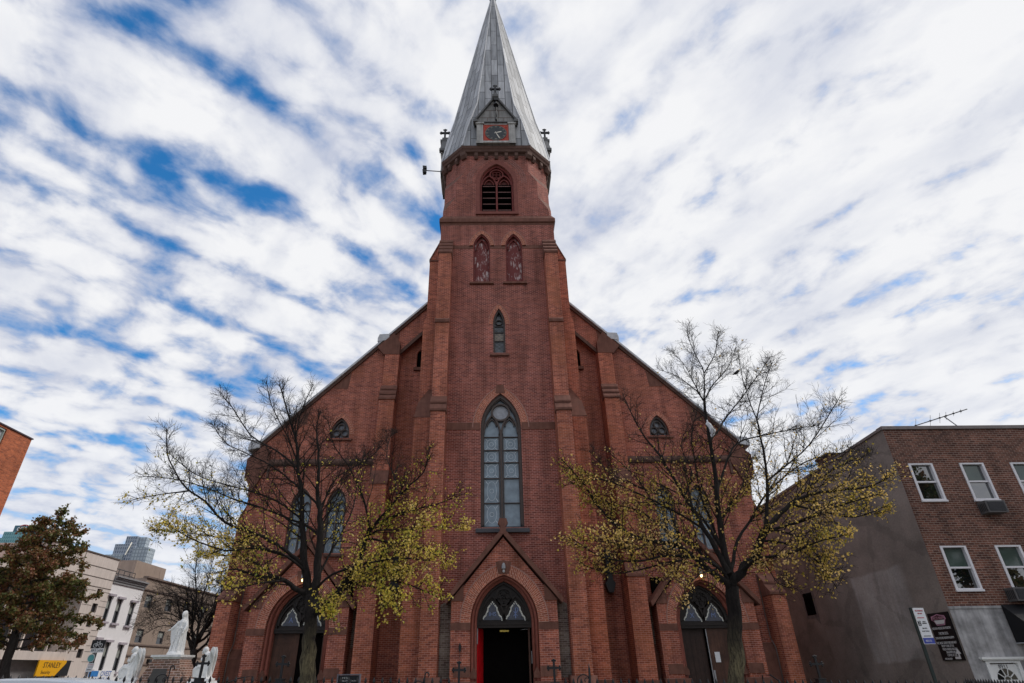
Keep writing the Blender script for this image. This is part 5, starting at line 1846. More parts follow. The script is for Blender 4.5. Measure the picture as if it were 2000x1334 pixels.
for a, b, c, d in rr + [(22.0, 29.68, 11.4, 13.3)]:
    mb = SB()
    mb.strip([(a + .05, c + .05), (b - .05, c + .05), (b - .05, d - .05), (a + .05, d - .05)], 0.1, 0.05, 0.18, closed=True)
    w = part(turned(mb), "window", [plain("frame_pale", (0.5, 0.55, 0.5), 0.5) if "frame_pale" not in bpy.data.materials else bpy.data.materials["frame_pale"]], b4)
    mb = SB()
    mb.sheet([(a, c), (b, c), (b, d), (a, d)], [], 0.16)
    part(turned(mb), "pane", [plain("pale_panel", (0.42, 0.43, 0.45), 0.2, 0.6, vary=0.1) if "pale_panel" not in bpy.data.materials else bpy.data.materials["pale_panel"]], w)

# ------------------------------------------------------------------ far towers
def tower_mat(name, c1, c2, mortar, w, h):
    m, t, b = mat(name)
    uv = t.n("ShaderNodeUVMap", uv_map="uv").outputs[0]
    br = t.n("ShaderNodeTexBrick", {"Vector": uv, "Color1": (*c1, 1), "Color2": (*c2, 1), "Mortar": (*mortar, 1), "Scale": 1.0,
                                    "Mortar Size": h * 0.16, "Mortar Smooth": 0.1, "Brick Width": w, "Row Height": h})
    br.offset = 0.0
    link(t, br.outputs[0], b.inputs["Base Color"])
    b.inputs["Roughness"].default_value = 0.25
    return m


TEAL = tower_mat("teal_curtain_wall", (0.05, 0.17, 0.2), (0.08, 0.23, 0.26), (0.16, 0.36, 0.38), 2.6, 4.0)
t1 = thing("stepped_skyscraper", "distant teal glass skyscraper with stepped shoulders behind the leafy tree", "skyscraper", (-560, 740, 0))
zl = [(-628, -514, 108), (-620, -520, 121), (-613, -526, 130), (-606, -532, 138), (-599, -538, 145.5), (-592, -545, 153)]
zp = 0
for i, (xa, xb, z) in enumerate(zl):
    mb = MB()
    mb.box(xa, xb, 712 + i * 1.5, 752 - i * 1.0, zp, z)
    part(mb, "storey_block", [TEAL], t1)
    zp = z
mb = MB()
mb.box(-583, -552, 721, 744, 153, 160.6)
part(mb, "crown", [plain("teal_dark", (0.06, 0.15, 0.2), 0.3)], t1)
text("citi", 9.5, face_front(-579, 720.5, 157), plain("tower_sign_white", (0.85, 0.85, 0.85), 0.5), t1, "sign_lettering", ext=0.2, align="LEFT")  # plain white letters, no emission
mb = MB()
mb.strip([(-570.5 + 5.5 * math.cos(math.pi * i / 8), 158.4 + 2.6 * math.sin(math.pi * i / 8)) for i in range(1, 8)], 0.9, 720, 720.5)
part(mb, "red_arc", [plain("sign_arc_red", (0.55, 0.03, 0.04), 0.5)], t1)
BLUETOWER = tower_mat("blue_curtain_wall", (0.09, 0.12, 0.17), (0.13, 0.17, 0.23), (0.3, 0.34, 0.4), 2.2, 3.4)
PALETOWER = tower_mat("pale_curtain_wall", (0.32, 0.38, 0.43), (0.4, 0.46, 0.5), (0.22, 0.26, 0.3), 3.0, 3.4)
t2 = thing("glass_tower", "distant blue grey glass tower above the white house", "skyscraper", (-362, 620, 0))
for (xa, xb, ya, yb_, z0, z1, m) in ((-377.5, -357, 600, 612, 0, 114.6, BLUETOWER), (-369.5, -358, 602, 611, 114.6, 122.5, BLUETOWER), (-358, -350, 604, 611, 112, 121.8, PALETOWER),
                                  (-357, -342, 598, 611, 0, 110.8, PALETOWER), (-382, -366, 596, 606, 0, 104, PALETOWER)):
    mb = MB()
    mb.box(xa, xb, ya, yb_, z0, z1)
    part(mb, "tower_block", [m], t2)
mb = MB()
mb.tube([(-364, 599, 104), (-361, 599, 116)], 0.5, 5)
part(mb, "construction_hoist", [CREAM], t2)


# ------------------------------------------------------------------ statues in the churchyard
def remeshed(mb, name, m, parent, voxel):
    o = mb.build(name, m, parent)
    md = o.modifiers.new("union", "REMESH")
    md.mode = "VOXEL"
    md.voxel_size = voxel
    md.use_smooth_shade = True
    sm = o.modifiers.new("soften", "SMOOTH")
    sm.factor = 0.3
    sm.iterations = 1
    return o


def robe(cx, cy, prof, folds=11, amp=0.1, n=44, seed=1, lean=(0, 0)):
    """Draped figure: rings of (z, rx, ry, dx, dy) with folds deepening towards the hem."""
    rr = random.Random(seed)
    ph = [rr.uniform(0, 6.28) for _ in range(3)]
    rings = []
    z0, z1 = prof[0][0], prof[-1][0]
    for z, rx, ry, dx, dy in prof:
        f = 1 - (z - z0) / (z1 - z0)
        ring = []
        for q in range(n):
            t = 2 * math.pi * q / n
            k = 1 + amp * f ** 0.7 * (0.6 * math.sin(folds * t + ph[0] + 1.5 * f) + 0.4 * math.sin((folds - 4) * t + ph[1]))
            ring.append((cx + dx + rx * k * math.cos(t), cy + dy + ry * k * math.sin(t), z))
        rings.append(ring)
    return rings


st = thing("statue", "white marble statue of a robed woman with lowered open arms on a brick pedestal", "statue", (-10.68, 21, 2.1))
cx, cy = -10.66, 21.0
mb = MB()
prof = [(2.18, .26, .2, -.03, 0), (2.3, .25, .19, -.02, 0), (2.5, .225, .17, -.01, 0), (2.68, .2, .15, 0, 0), (2.8, .165, .125, .01, 0), (2.88, .145, .115, .01, 0), (2.98, .155, .115, .01, 0), (3.05, .16, .11, .01, 0), (3.1, .125, .09, 0, 0), (3.14, .06, .06, -.01, -.01), (3.2, .048, .05, -.015, -.015)]
mb.loft(robe(cx, cy, prof, 11, .17, 56, 2), smooth=True, share=True)
mb.ell((cx - .025, cy - .03, 3.285), .07, .082, .1)              # head
mb.ell((cx - .005, cy + .02, 3.305), .085, .08, .1)               # veil
mb.loft(robe(cx, cy + .03, [(2.78, .17, .10, .03, .03), (2.95, .16, .11, .02, .02), (3.08, .12, .08, .02, .03), (3.18, .085, .07, .01, .03), (3.28, .08, .07, 0, .02), (3.36, .05, .05, 0, .01)], 7, .1, 30, 5), smooth=True, share=True)
mb.ell((cx - .035, cy - .098, 3.275), .012, .018, .022)            # nose
mb.ell((cx - .033, cy - .085, 3.235), .022, .014, .008)            # mouth
mb.ell((cx - .032, cy - .07, 3.205), .025, .022, .02)              # chin
for q in range(5):
    mb.tube([(cx - .13 + .05 * q, cy - .13, 2.96 - .015 * q), (cx - .08 + .06 * q, cy - .16, 2.78 - .06 * q), (cx - .12 + .075 * q, cy - .185, 2.45), (cx - .15 + .08 * q, cy - .2, 2.22)], [.008, .014, .018, .02], 6)
mb.tube([(cx + .15, cy - .1, 2.87), (cx, cy - .135, 2.86), (cx - .14, cy - .09, 2.87)], .014, 6)
# her right arm held out with a hanging sleeve, left arm lower at the side
mb.tube([(cx - .12, cy - .02, 3.06), (cx - .22, cy - .06, 2.93), (cx - .33, cy - .1, 2.84)], [.065, .06, .04], 10)
mb.tube([(cx - .33, cy - .1, 2.84), (cx - .39, cy - .12, 2.81)], [.03, .022], 8)
mb.prism([(cx - .35, 2.86), (cx - .2, 2.95), (cx - .1, 2.9), (cx - .16, 2.5), (cx - .24, 2.42), (cx - .3, 2.6)], "y", cy - .1, cy - .03)
mb.tube([(cx + .13, cy - .02, 3.05), (cx + .19, cy - .08, 2.9), (cx + .17, cy - .16, 2.78)], [.06, .055, .038], 10)
mb.tube([(cx + .17, cy - .16, 2.78), (cx + .165, cy - .19, 2.73)], [.028, .02], 8)
for hx, hy, hz, dx, dz in ((cx - .4, cy - .125, 2.805, -1, -.35), (cx + .165, cy - .2, 2.72, -.1, -1)):
    mb.ell((hx, hy, hz), .028, .02, .024)
    for f in range(4):
        o_ = (f - 1.5) * .013
        L = (.045, .055, .052, .04)[f]
        mb.tube([(hx - dz * o_ * .6, hy + o_, hz + dx * o_ * .3), (hx + dx * L - dz * o_, hy + o_, hz + dz * L)], [.009, .006], 6)
    mb.tube([(hx, hy - .015, hz + .01), (hx + dx * .025, hy - .035, hz + .015)], [.009, .007], 6)
mb.loft(robe(cx, cy, [(2.1, .30, .26, -.03, 0), (2.16, .29, .25, -.03, 0), (2.22, .24, .2, -.02, 0)], 6, .04, 30, 4), smooth=True, share=True)
mb.v = [(cx + (p[0] - cx) * .88, p[1], p[2]) for p in mb.v]
remeshed(mb, "figure", MARBLE, st, .009)

pd = thing("pedestal", "tapered red brick pedestal with a white stone slab under the robed statue", "pedestal", (-10.72, 21, gz(-10.7)))
mb = MB()
def rect(x0, x1, y0, y1, z):
    return [(x0, y0, z), (x1, y0, z), (x1, y1, z), (x0, y1, z)]


mb.loft([rect(-11.75, -9.85, 20.1, 21.9, 0.0), rect(-11.43, -10.02, 20.4, 21.6, 1.32), rect(-11.25, -10.2, 20.52, 21.48, 1.7), rect(-11.12, -10.33, 20.6, 21.4, 2.0)])
part(mb, "shaft", [brick_mat("brick_pedestal", (0.2, 0.09, 0.07), (0.11, 0.06, 0.05), (0.34, 0.26, 0.23), soot=0.3, msize=0.01)], pd)
mb = MB()
mb.box(-11.2, -10.26, 20.5, 21.5, 2.04, 2.1)
mb.loft([rect(-11.13, -10.32, 20.58, 21.42, 1.98), rect(-11.17, -10.28, 20.54, 21.46, 2.04)])
part(mb, "slab", [MARBLE], pd)
mb = MB()
mb.flat([(-11.02, 20.30, 1.2), (-10.5, 20.30, 1.2), (-10.54, 20.42, 1.72), (-10.98, 20.42, 1.72)])
part(mb, "plaque", [plain("plaque_dark", (0.06, 0.055, 0.05), 0.5)], pd)


def angel(x, y, z, label, bow):
    a = thing("angel_statue", label, "statue", (x, y, z), 0, "marble angels in the churchyard")
    mb = MB()
    # kneeling robe, chest leaning forward (towards -x)
    mb.loft(robe(x, y, [(z + .1, .27, .2, -.04, 0), (z + .2, .27, .2, -.05, 0), (z + .33, .25, .18, -.05, 0), (z + .45, .17, .14, 0, 0), (z + .55, .14, .12, .03, 0), (z + .66, .15, .12, .03, 0), (z + .74, .13, .11, .02, 0), (z + .79, .06, .06, .0, 0)], 10, .15, 48, 7), smooth=True, share=True)
    mb.tube([(x + .02, y - .05, z + .34), (x - .18, y - .1, z + .38), (x - .24, y - .1, z + .3), (x - .22, y - .1, z + .1)], [.12, .1, .09, .08], 10)
    hx, hz = x - .04 - .05 * bow, z + .87 - .03 * bow
    mb.tube([(x + .01, y, z + .76), (hx + .01, y, hz - .04)], [.055, .05], 10)
    mb.ell((hx, y - .01, hz), .075, .07, .09)
    mb.ell((hx + .025, y, hz + .02), .085, .08, .09)
    mb.ell((hx - .075, y - .03, hz - .01 - .02 * bow), .016, .012, .02)
    mb.ell((hx - .055, y - .03, hz - .06 - .02 * bow), .02, .02, .018)
    for sy in (-1, 1):
        mb.tube([(x + .04, y + sy * .11, z + .72), (x - .03, y + sy * .14, z + .56), (x - .14, y + sy * .05, z + .56), (x - .17, y + sy * .02, z + .6)], [.055, .05, .036, .024], 10)
        mb.tube([(x - .16, y + sy * .012, z + .59), (x - .18, y + sy * .01, z + .68)], [.018, .008], 6)
    mb.ell((x, y, z + .06), .3, .22, .08, 0, 18, 6)
    mb.box(x - .3, x + .3, y - .2, y + .2, z, z + .06)
    remeshed(mb, "figure", MARBLE, a, .008)
    for sy in (-1, 1):
        # tall feathered wing: arched shoulder, long tip
        mb = MB()
        out = [(.07, .70), (.13, .86), (.18, .93), (.25, .92), (.31, .82), (.33, .66), (.32, .45), (.29, .26), (.25, .1), (.21, .05), (.2, .2), (.17, .38), (.12, .52), (.08, .6)]
        pts = [(x + .1 + (p[0] - .1) * .68, z + p[1]) for p in out]
        yy = y + sy * .1
        mb.prism(pts, "y", yy - .025, yy + .025)
        for k in range(6):
            f = k / 6
            mb.tube([(x + .14 + .09 * f, yy - .026 * 1, z + .8 - .5 * f * .3), (x + .17 + .07 * f, yy - .03, z + .5 - .2 * f), (x + .18 + .035 * f, yy - .026, z + .14 + .1 * f)], [.02, .018, .008], 5)
        part(mb, "wing", [MARBLE], a)
    return a


angel(-11.8, 20.7, 1.38, "white marble kneeling angel nearest the white house with its face lifted", 0.2)
angel(-9.5, 20.7, 1.38, "white marble kneeling angel with its head bowed behind the iron cross", 1.4)
for x, lab in ((-11.8, "white stepped stone plinth under the angel with lifted face"), (-9.5, "white stepped stone plinth under the bowing angel")):
    mb = MB()
    mb.box(x - .34, x + .34, 20.4, 21.0, 1.28, 1.375)
    mb.box(x - .5, x + .5, 20.25, 21.15, gz(x) - .2, 1.28)
    tag(mb.build("plinth_block", [MARBLE]), lab, "plinth", "plinths of the angels")

# ------------------------------------------------------------------ iron railings along the pavement
FY = 16.5
def picket_mesh():
    mb = MB()
    h = 1.18
    mb.box(-.009, .009, -.009, .009, -.9, h - .9 + .9)
    prof = [(h, .011), (h + .02, .03), (h + .045, .03), (h + .06, .014), (h + .085, .014), (h + .12, .036), (h + .16, .028), (h + .225, .002)]
    mb.loft([[(r * math.cos(t), r * math.sin(t), z) for t in [2 * math.pi * i / 7 for i in range(7)]] for z, r in prof], smooth=False)
    return mb


first_picket = None


def railing(label, p0, p1, n):
    global first_picket
    x0, y0 = p0
    x1, y1 = p1
    root = thing("iron_railing", label, "railing", (x0, y0, gz(x0)), 0, "iron railings of the churchyard")
    mb = MB()
    for h in (1.08, 0.25):
        dx, dy = (x1 - x0), (y1 - y0)
        l = math.hypot(dx, dy)
        nx, ny = -dy / l * .018, dx / l * .018
        zA, zB = gz(x0) + h, gz(x1) + h
        a = [(x0 + nx, y0 + ny), (x1 + nx, y1 + ny), (x1 - nx, y1 - ny), (x0 - nx, y0 - ny)]
        zz = [zA, zB, zB, zA]
        mb.cut()
        mb.poly([(p[0], p[1], z) for p, z in zip(a, zz)])
        mb.poly([(p[0], p[1], z + .03) for p, z in zip(a, zz)])
        mb.poly([(a[0][0], a[0][1], zA), (a[1][0], a[1][1], zB), (a[1][0], a[1][1], zB + .03), (a[0][0], a[0][1], zA + .03)])
        mb.poly([(a[3][0], a[3][1], zA), (a[2][0], a[2][1], zB), (a[2][0], a[2][1], zB + .03), (a[3][0], a[3][1], zA + .03)])
    part(mb, "rail", [IRON], root)
    for i in range(n):
        f = (i + .5) / n
        x, y = x0 + (x1 - x0) * f, y0 + (y1 - y0) * f
        if first_picket is None:
            pk = picket_mesh()
            pk.v = [(a[0] + root["_org"][0], a[1] + root["_org"][1], a[2] + root["_org"][2]) for a in pk.v]
            o = pk.build("picket", [IRON], root)
            first_picket = o
        else:
            o = first_picket.copy()
            COL.objects.link(o)
            o.parent = root
        o.location = (x - x0, y - y0, gz(x) - gz(x0))


railing("black spiked iron railing from the left corner to the tall cross post", (-18.0, FY), (-7.9, FY), 50)
railing("black spiked iron railing between the two left cross posts", (-7.6, FY), (-5.9, FY), 8)
railing("black spiked iron railing left of the open church path, past the trunk", (-5.6, FY), (-1.45, FY), 20)
railing("black spiked iron railing from the church path to the right tree", (1.25, FY), (7.58, FY), 32)
railing("black spiked iron railing in front of the grey side wall", (7.88, FY), (12.9, FY), 24)
railing("black spiked iron railing running back beside the row house door", (12.95, FY), (14.3, 20.6), 22)
CROSSES = [(-7.76, 1.99, "black iron gate post with a cross in front of the bowing angel"), (-5.75, 1.95, "black iron post with a cross before the left side door"),
           (-1.31, 1.77, "black iron post with a cross left of the open red door"), (1.08, 1.79, "black iron post with a cross right of the open red door"),
           (7.73, 1.8, "black iron post with a cross against the grey rendered wall")]
for x, zt_, lab in CROSSES:
    cp = thing("cross_post", lab, "post", (x, FY, gz(x)), 0, "cross posts of the churchyard railings")
    mb = MB()
    zb = zt_ - .5
    mb.box(x - .07, x + .07, FY - .07, FY + .07, gz(x) - .1, zb - .14)
    for w_, a, b_ in ((.13, zb - .14, zb - .08), (.09, zb - .08, zb - .02), (.11, zb - .02, zb)):
        mb.box(x - w_, x + w_, FY - w_, FY + w_, a, b_)
    part(mb, "post", [IRON], cp)
    mb = MB()
    botonny(mb, x, FY, zb, .5, .34, t=.026)
    part(mb, "cross", [IRON], cp)
for x, zt_, lab in ((-8.5, 1.8, "black iron scroll standard in front of the statue pedestal"), (-2.15, 1.58, "small black iron scroll standard left of the church path"), (1.95, 1.67, "black iron scroll standard with a spike right of the church path")):
    sc_ = thing("scroll_standard", lab, "railing post", (x, FY - .08, gz(x)), 0, "scroll standards of the railings")
    mb = MB()
    y = FY - .08
    sgn = 1 if x < 0 else -1
    if x > 0:
        mb.tube([(x, y, gz(x)), (x, y, zt_ - .12), (x, y, zt_ + .02)], [.028, .028, .003], 6)
    else:
        mb.tube([(x, y, gz(x)), (x, y, zt_ - .1)] + [(x + sgn * (.05 - .05 * math.cos(t)), y, zt_ - .1 + .06 * math.sin(t)) for t in [i * math.pi / 6 for i in range(1, 8)]], .016, 6)
    part(mb, "standard", [IRON], sc_)
    mb = MB()
    mb.tube([(x, y, zt_ - .42)] + [(x - .16 + .16 * math.cos(t), y, zt_ - .38 + .16 * math.sin(t)) for t in [i * math.pi / 8 for i in range(9)]] + [(x - .3, y, zt_ - .45), (x - .24, y, zt_ - .46)], .013, 6)
    mb.cut()
    mb.tube([(x - .09 + (.09 - .012 * i) * math.cos(t), y, zt_ - .36 + (.09 - .012 * i) * math.sin(t)) for i, t in enumerate([k * math.pi / 4 for k in range(6)])], .01, 5)
    part(mb, "scroll", [IRON], sc_)

# hand rails by the side doors
for x0, x1, lab in ((9.3, 9.85, "thin black hand rail beside the right side door"), (-9.1, -9.95, "thin black hand rail beside the left side door")):
    zt_ = 1.29 if x0 > 0 else 1.47
    hr = thing("hand_rail", lab, "hand rail", (x0, 23.8, 0), 0, "hand rails of the side doors")
    mb = MB()
    dx = x1 - x0
    mb.tube([(x0, 23.8, 0), (x0, 23.8, zt_), (x0 + dx * .55, 23.8, zt_ - (.0 if dx > 0 else .06)), (x1 + dx * .3, 23.8, zt_ - .3), (x1 + dx * .3, 23.8, 0)], .022, 6)
    part(mb, "rail", [IRON], hr)

# notice board
nb = thing("notice_board", "black notice board with white letters and a grey frame right of the left tree", "sign", (-4.58, 19, gz(-4.58)))
mb = MB()
mb.strip([(-4.9, .65), (-4.9, 1.5), (-4.27, 1.5), (-4.27, .65)], .05, 18.93, 19.03, closed=True)
part(mb, "frame", [plain("board_frame", (0.17, 0.16, 0.19), 0.5)], nb)
mb = MB()
mb.box(-4.88, -4.29, 18.97, 19.0, .67, 1.48)
part(mb, "panel", [plain("board_black", (0.012, 0.012, 0.016), 0.3)], nb)
for x in (-4.85, -4.32):
    mb = MB()
    mb.box(x - .03, x + .03, 19.03, 19.09, -.1, 1.35)
    part(mb, "leg", [IRON], nb)
text("P.E.S.I.", .07, face_front(-4.68, 18.965, 1.415), LETTER, nb, "lettering")
text("ROMAN CATHOLIC CHURCH", .05, face_front(-4.6, 18.965, 1.345), LETTER, nb, "lettering", sx=.72)
text("MASSES", .05, face_front(-4.58, 18.965, 1.28), LETTER, nb, "lettering", sx=.8)

# street signs on the far corner
bs = thing("street_sign", "bike lane sign over a round green disc on a corner post", "sign", (-17.45, 28, 0.28))
mb = MB()
mb.tube([(-17.5, 28.03, .2), (-17.5, 28.03, 2.86)], .035, 6)
part(mb, "post", [plain("post_grey", (0.07, 0.075, 0.075), 0.5)], bs)
mb = MB()
mb.box(-17.78, -17.2, 27.97, 27.99, 2.56, 2.88)
part(mb, "bike_panel", [BLK], bs)
mb = MB()
mb.box(-17.74, -17.18, 27.97, 27.99, 2.40, 2.555)
part(mb, "word_panel", [plain("sign_white_ground", (0.75, 0.75, 0.76), 0.4)], bs)
text("BIKE LANE", .13, face_front(-17.46, 27.965, 2.478), BLK, bs, "lettering", sx=.85)
mb = MB()
for wx in (-17.6, -17.37):
    mb.strip(circle(wx, 2.67, .075, 14), .016, 27.955, 27.968, closed=True)
for a in ([(-17.6, 2.67), (-17.545, 2.78), (-17.42, 2.78), (-17.37, 2.67)], [(-17.545, 2.78), (-17.49, 2.67), (-17.42, 2.78)], [(-17.6, 2.67), (-17.49, 2.67)], [(-17.565, 2.81), (-17.53, 2.81)], [(-17.43, 2.77), (-17.44, 2.83), (-17.4, 2.84)]):
    mb.strip(a, .016, 27.955, 27.968)
part(mb, "bicycle_symbol", [LETTER], bs)
mb = MB()
mb.prism(circle(-17.62, 2.19, .155, 20), "y", 27.97, 27.99)
part(mb, "round_disc", [plain("disc_green", (0.1, 0.32, 0.33), 0.4)], bs)
mb = MB()
mb.strip(circle(-17.62, 2.19, .145, 20), .02, 27.96, 27.97, closed=True)
part(mb, "disc_rim", [LETTER], bs)
mb = MB()
mb.box(-17.68, -17.42, 27.97, 27.99, 1.87, 2.0)
mb.cut()
mb.box(-17.7, -17.44, 27.97, 27.99, 1.68, 1.85)
part(mb, "small_plate", [PAPER], bs)
text("NO STANDING", .04, face_front(-17.55, 27.965, 1.94), RED, bs, "lettering", sx=.8)
mb = MB()
mb.box(-17.66, -17.48, 27.96, 27.968, 1.75, 1.77)
part(mb, "black_arrow", [BLK], bs)

# ------------------------------------------------------------------ parked car at the far kerb
car = thing("parked_car", "silver parked car whose roof just shows at the bottom left corner", "car", (-9.4, 12.4, gz(-9.4) - .13))
g = gz(-9.4) - .13
PAINT = plain("car_silver", (0.45, 0.47, 0.5), 0.25, 0.6, metal=0.4, vary=0.03)
cg = plain("car_glass", (0.01, 0.012, 0.015), 0.05, 0.6)
bodyp = [(-11.7, .35), (-11.72, .8), (-11.6, .98), (-10.95, 1.02), (-7.3, 1.0), (-6.95, .9), (-6.9, .4), (-7.2, .3), (-11.4, .3)]
cabp = [(-11.1, 1.0), (-10.35, 1.44), (-9.9, 1.49), (-9.2, 1.525), (-8.6, 1.525), (-7.95, 1.485), (-7.5, 1.4), (-7.05, 1.0)]
mb = MB()
def tapered(poly, y0, y1, ins):
    n = len(poly)
    zmin, zmax = min(p[1] for p in poly), max(p[1] for p in poly)
    rings = []
    for y, k in ((y0, 1.0), (y0 + .1, .0), (y1 - .1, .0), (y1, 1.0)):
        mx = sum(p[0] for p in poly) / n
        rings.append([(mx + (p[0] - mx) * (1 - .02 * k), y + (ins if y < 12.4 else -ins) * (p[1] - zmin) / (zmax - zmin), g + p[1] - .03 * k * (p[1] > 1.3)) for p in poly])
    return rings


mb.loft(tapered(bodyp, 11.5, 13.3, .04))
part(mb, "body", [PAINT], car)
mb = MB()
mb.loft(tapered(cabp, 11.58, 13.22, .24))
part(mb, "roof", [PAINT], car)
for y, sgn in ((11.57, 1), (13.23, -1)):
    for a in ([(-10.7, 1.05), (-10.2, 1.36), (-9.35, 1.4), (-9.35, 1.05)], [(-9.25, 1.05), (-9.25, 1.4), (-8.0, 1.37), (-7.45, 1.05)]):
        mb = MB()
        mb.flat([(x, y + sgn * .24 * (z - 1.0) / .525 - sgn * .008, g + z) for x, z in a])
        part(mb, "side_window", [cg], car)
for wx in (-10.85, -7.85):
    for y in (11.5, 13.12):
        mb = MB()
        mb.prism(circle(wx, g + .33, .32, 20), "y", y - .01, y + .19)
        w = part(mb, "wheel", [plain("tyre", (0.015, 0.015, 0.015), 0.8) if "tyre" not in bpy.data.materials else bpy.data.materials["tyre"]], car)
        mb = MB()
        mb.prism(circle(wx, g + .33, .2, 14), "y", y - .02 if y < 12 else y + .19, y - .01 if y < 12 else y + .2)
        part(mb, "rim", [STEEL], w)
for y in (11.6, 12.95):
    mb = MB()
    mb.box(-11.73, -11.68, y, y + .25, g + .68, g + .8)
    part(mb, "headlight", [PAPER], car)


# ------------------------------------------------------------------ trees
def bark_mat(name, c1, c2, moss=None):
    m, t, b = mat(name)
    co = t.n("ShaderNodeTexCoord").outputs["Object"]
    mp = t.n("ShaderNodeMapping", {"Vector": co, "Scale": (9.0, 9.0, 1.6)}).outputs[0]
    n = t.n("ShaderNodeTexNoise", {"Vector": mp, "Scale": 2.2, "Detail": 8.0, "Roughness": 0.7, "Distortion": 0.8}).outputs[0]
    c = t.mix(t.mrange(n, 0.35, 0.65), (*c1, 1), (*c2, 1))
    if moss:
        z = t.n("ShaderNodeSeparateXYZ", {0: co}).outputs[2]
        n2 = t.n("ShaderNodeTexNoise", {"Vector": co, "Scale": 3.0, "Detail": 5.0}).outputs[0]
        f = t.math("MULTIPLY", t.mrange(t.math("ADD", z, t.math("MULTIPLY", n2, 1.2)), 2.4, 3.3, 1.0, 0.0), t.mrange(n2, 0.35, 0.6))
        c = t.mix(t.math("MULTIPLY", f, t.mrange(n, 0.35, 0.6)), c, (*moss, 1))
    link(t, c, b.inputs["Base Color"])
    b.inputs["Roughness"].default_value = 0.9
    b.inputs["Specular IOR Level"].default_value = 0.2
    bp = t.n("ShaderNodeBump", {"Height": n, "Strength": 1.0, "Distance": 0.04})
    link(t, bp.outputs[0], b.inputs["Normal"])
    return m


BARK = bark_mat("bark", (0.009, 0.0075, 0.007), (0.028, 0.023, 0.021), (0.19, 0.16, 0.09))
BARK_GREY = bark_mat("bark_grey", (0.022, 0.019, 0.018), (0.06, 0.052, 0.048))


def leaf_mat(name, stops, trans=0.45):
    m = bpy.data.materials.new(name)
    m.use_nodes = True
    t = NT(m.node_tree)
    g_ = t.n("ShaderNodeNewGeometry")
    co = t.n("ShaderNodeTexCoord").outputs["Object"]
    n = t.n("ShaderNodeTexNoise", {"Vector": co, "Scale": 0.9, "Detail": 3.0}).outputs[0]
    f = t.math("ADD", t.math("MULTIPLY", g_.outputs["Random Per Island"], 0.55), t.mrange(n, 0.32, 0.68, -0.1, 0.55))
    c = t.ramp(f, stops)
    d = t.n("ShaderNodeBsdfDiffuse", {0: c})
    tr = t.n("ShaderNodeBsdfTranslucent", {0: c})
    gl = t.n("ShaderNodeBsdfGlossy", {0: (0.5, 0.5, 0.5, 1), "Roughness": 0.35})
    mx = t.n("ShaderNodeMixShader", {0: trans, 1: d.outputs[0], 2: tr.outputs[0]})
    mx2 = t.n("ShaderNodeMixShader", {0: 0.05, 1: mx.outputs[0], 2: gl.outputs[0]})
    t.n("ShaderNodeOutputMaterial", {0: mx2.outputs[0]})
    return m


LEAF_WEST = leaf_mat("leaf_yellow_green", [(0.0, (0.2, 0.28, 0.03)), (0.22, (0.45, 0.42, 0.045)), (0.48, (0.78, 0.6, 0.09)), (0.8, (0.92, 0.7, 0.22))], 0.5)
LEAF_EAST = leaf_mat("leaf_ochre", [(0.0, (0.26, 0.25, 0.035)), (0.25, (0.52, 0.39, 0.06)), (0.52, (0.78, 0.54, 0.13)), (0.85, (0.9, 0.64, 0.28))], 0.5)
LEAF_OAK = leaf_mat("leaf_oak", [(0.0, (0.09, 0.13, 0.03)), (0.35, (0.16, 0.16, 0.045)), (0.6, (0.24, 0.14, 0.055)), (0.9, (0.32, 0.12, 0.065))], 0.3)


def rand_unit(rr):
    while True:
        v = Vector((rr.uniform(-1, 1), rr.uniform(-1, 1), rr.uniform(-1, 1)))
        if 0.05 < v.length < 1:
            return v.normalized()


def add_leaf(mb, p, size, rr):
    """One folded leaf hanging near p."""
    d = (rand_unit(rr) + Vector((0, 0, -0.5))).normalized()
    s_ = d.cross(rand_unit(rr)).normalized()
    n = d.cross(s_)
    L, W = size, size * 0.42
    a = p
    e = p + d * L
    m1 = p + d * L * 0.45
    fold = n * W * 0.35
    b = len(mb.v)
    mb.v += [tuple(a), tuple(m1 + s_ * W + fold), tuple(e), tuple(m1 - s_ * W + fold)]
    mb.f.append((b, b + 1, b + 2)); mb.f.append((b, b + 2, b + 3))
    for _ in range(2):
        mb.m.append(0); mb.uv.append([(0, 0), (0, 1), (1, 1)]); mb.sm.append(False)


def branch_path(rr, p, d, L, n, wander, rise):
    pts = [p]
    d = d.normalized()
    for i in range(n):
        d = (d + rand_unit(rr) * wander + Vector((0, 0, rise))).normalized()
        pts.append(pts[-1] + d * (L / n))
    return pts


def side_dir(rr, t, lo, hi):
    """A direction leaving tangent t at lo..hi degrees."""
    a = t.cross(rand_unit(rr))
    if a.length < 1e-3:
        a = Vector((1, 0, 0))
    a.normalize()
    g_ = R(rr.uniform(lo, hi))
    return (t * math.cos(g_) + a * math.sin(g_)).normalized()


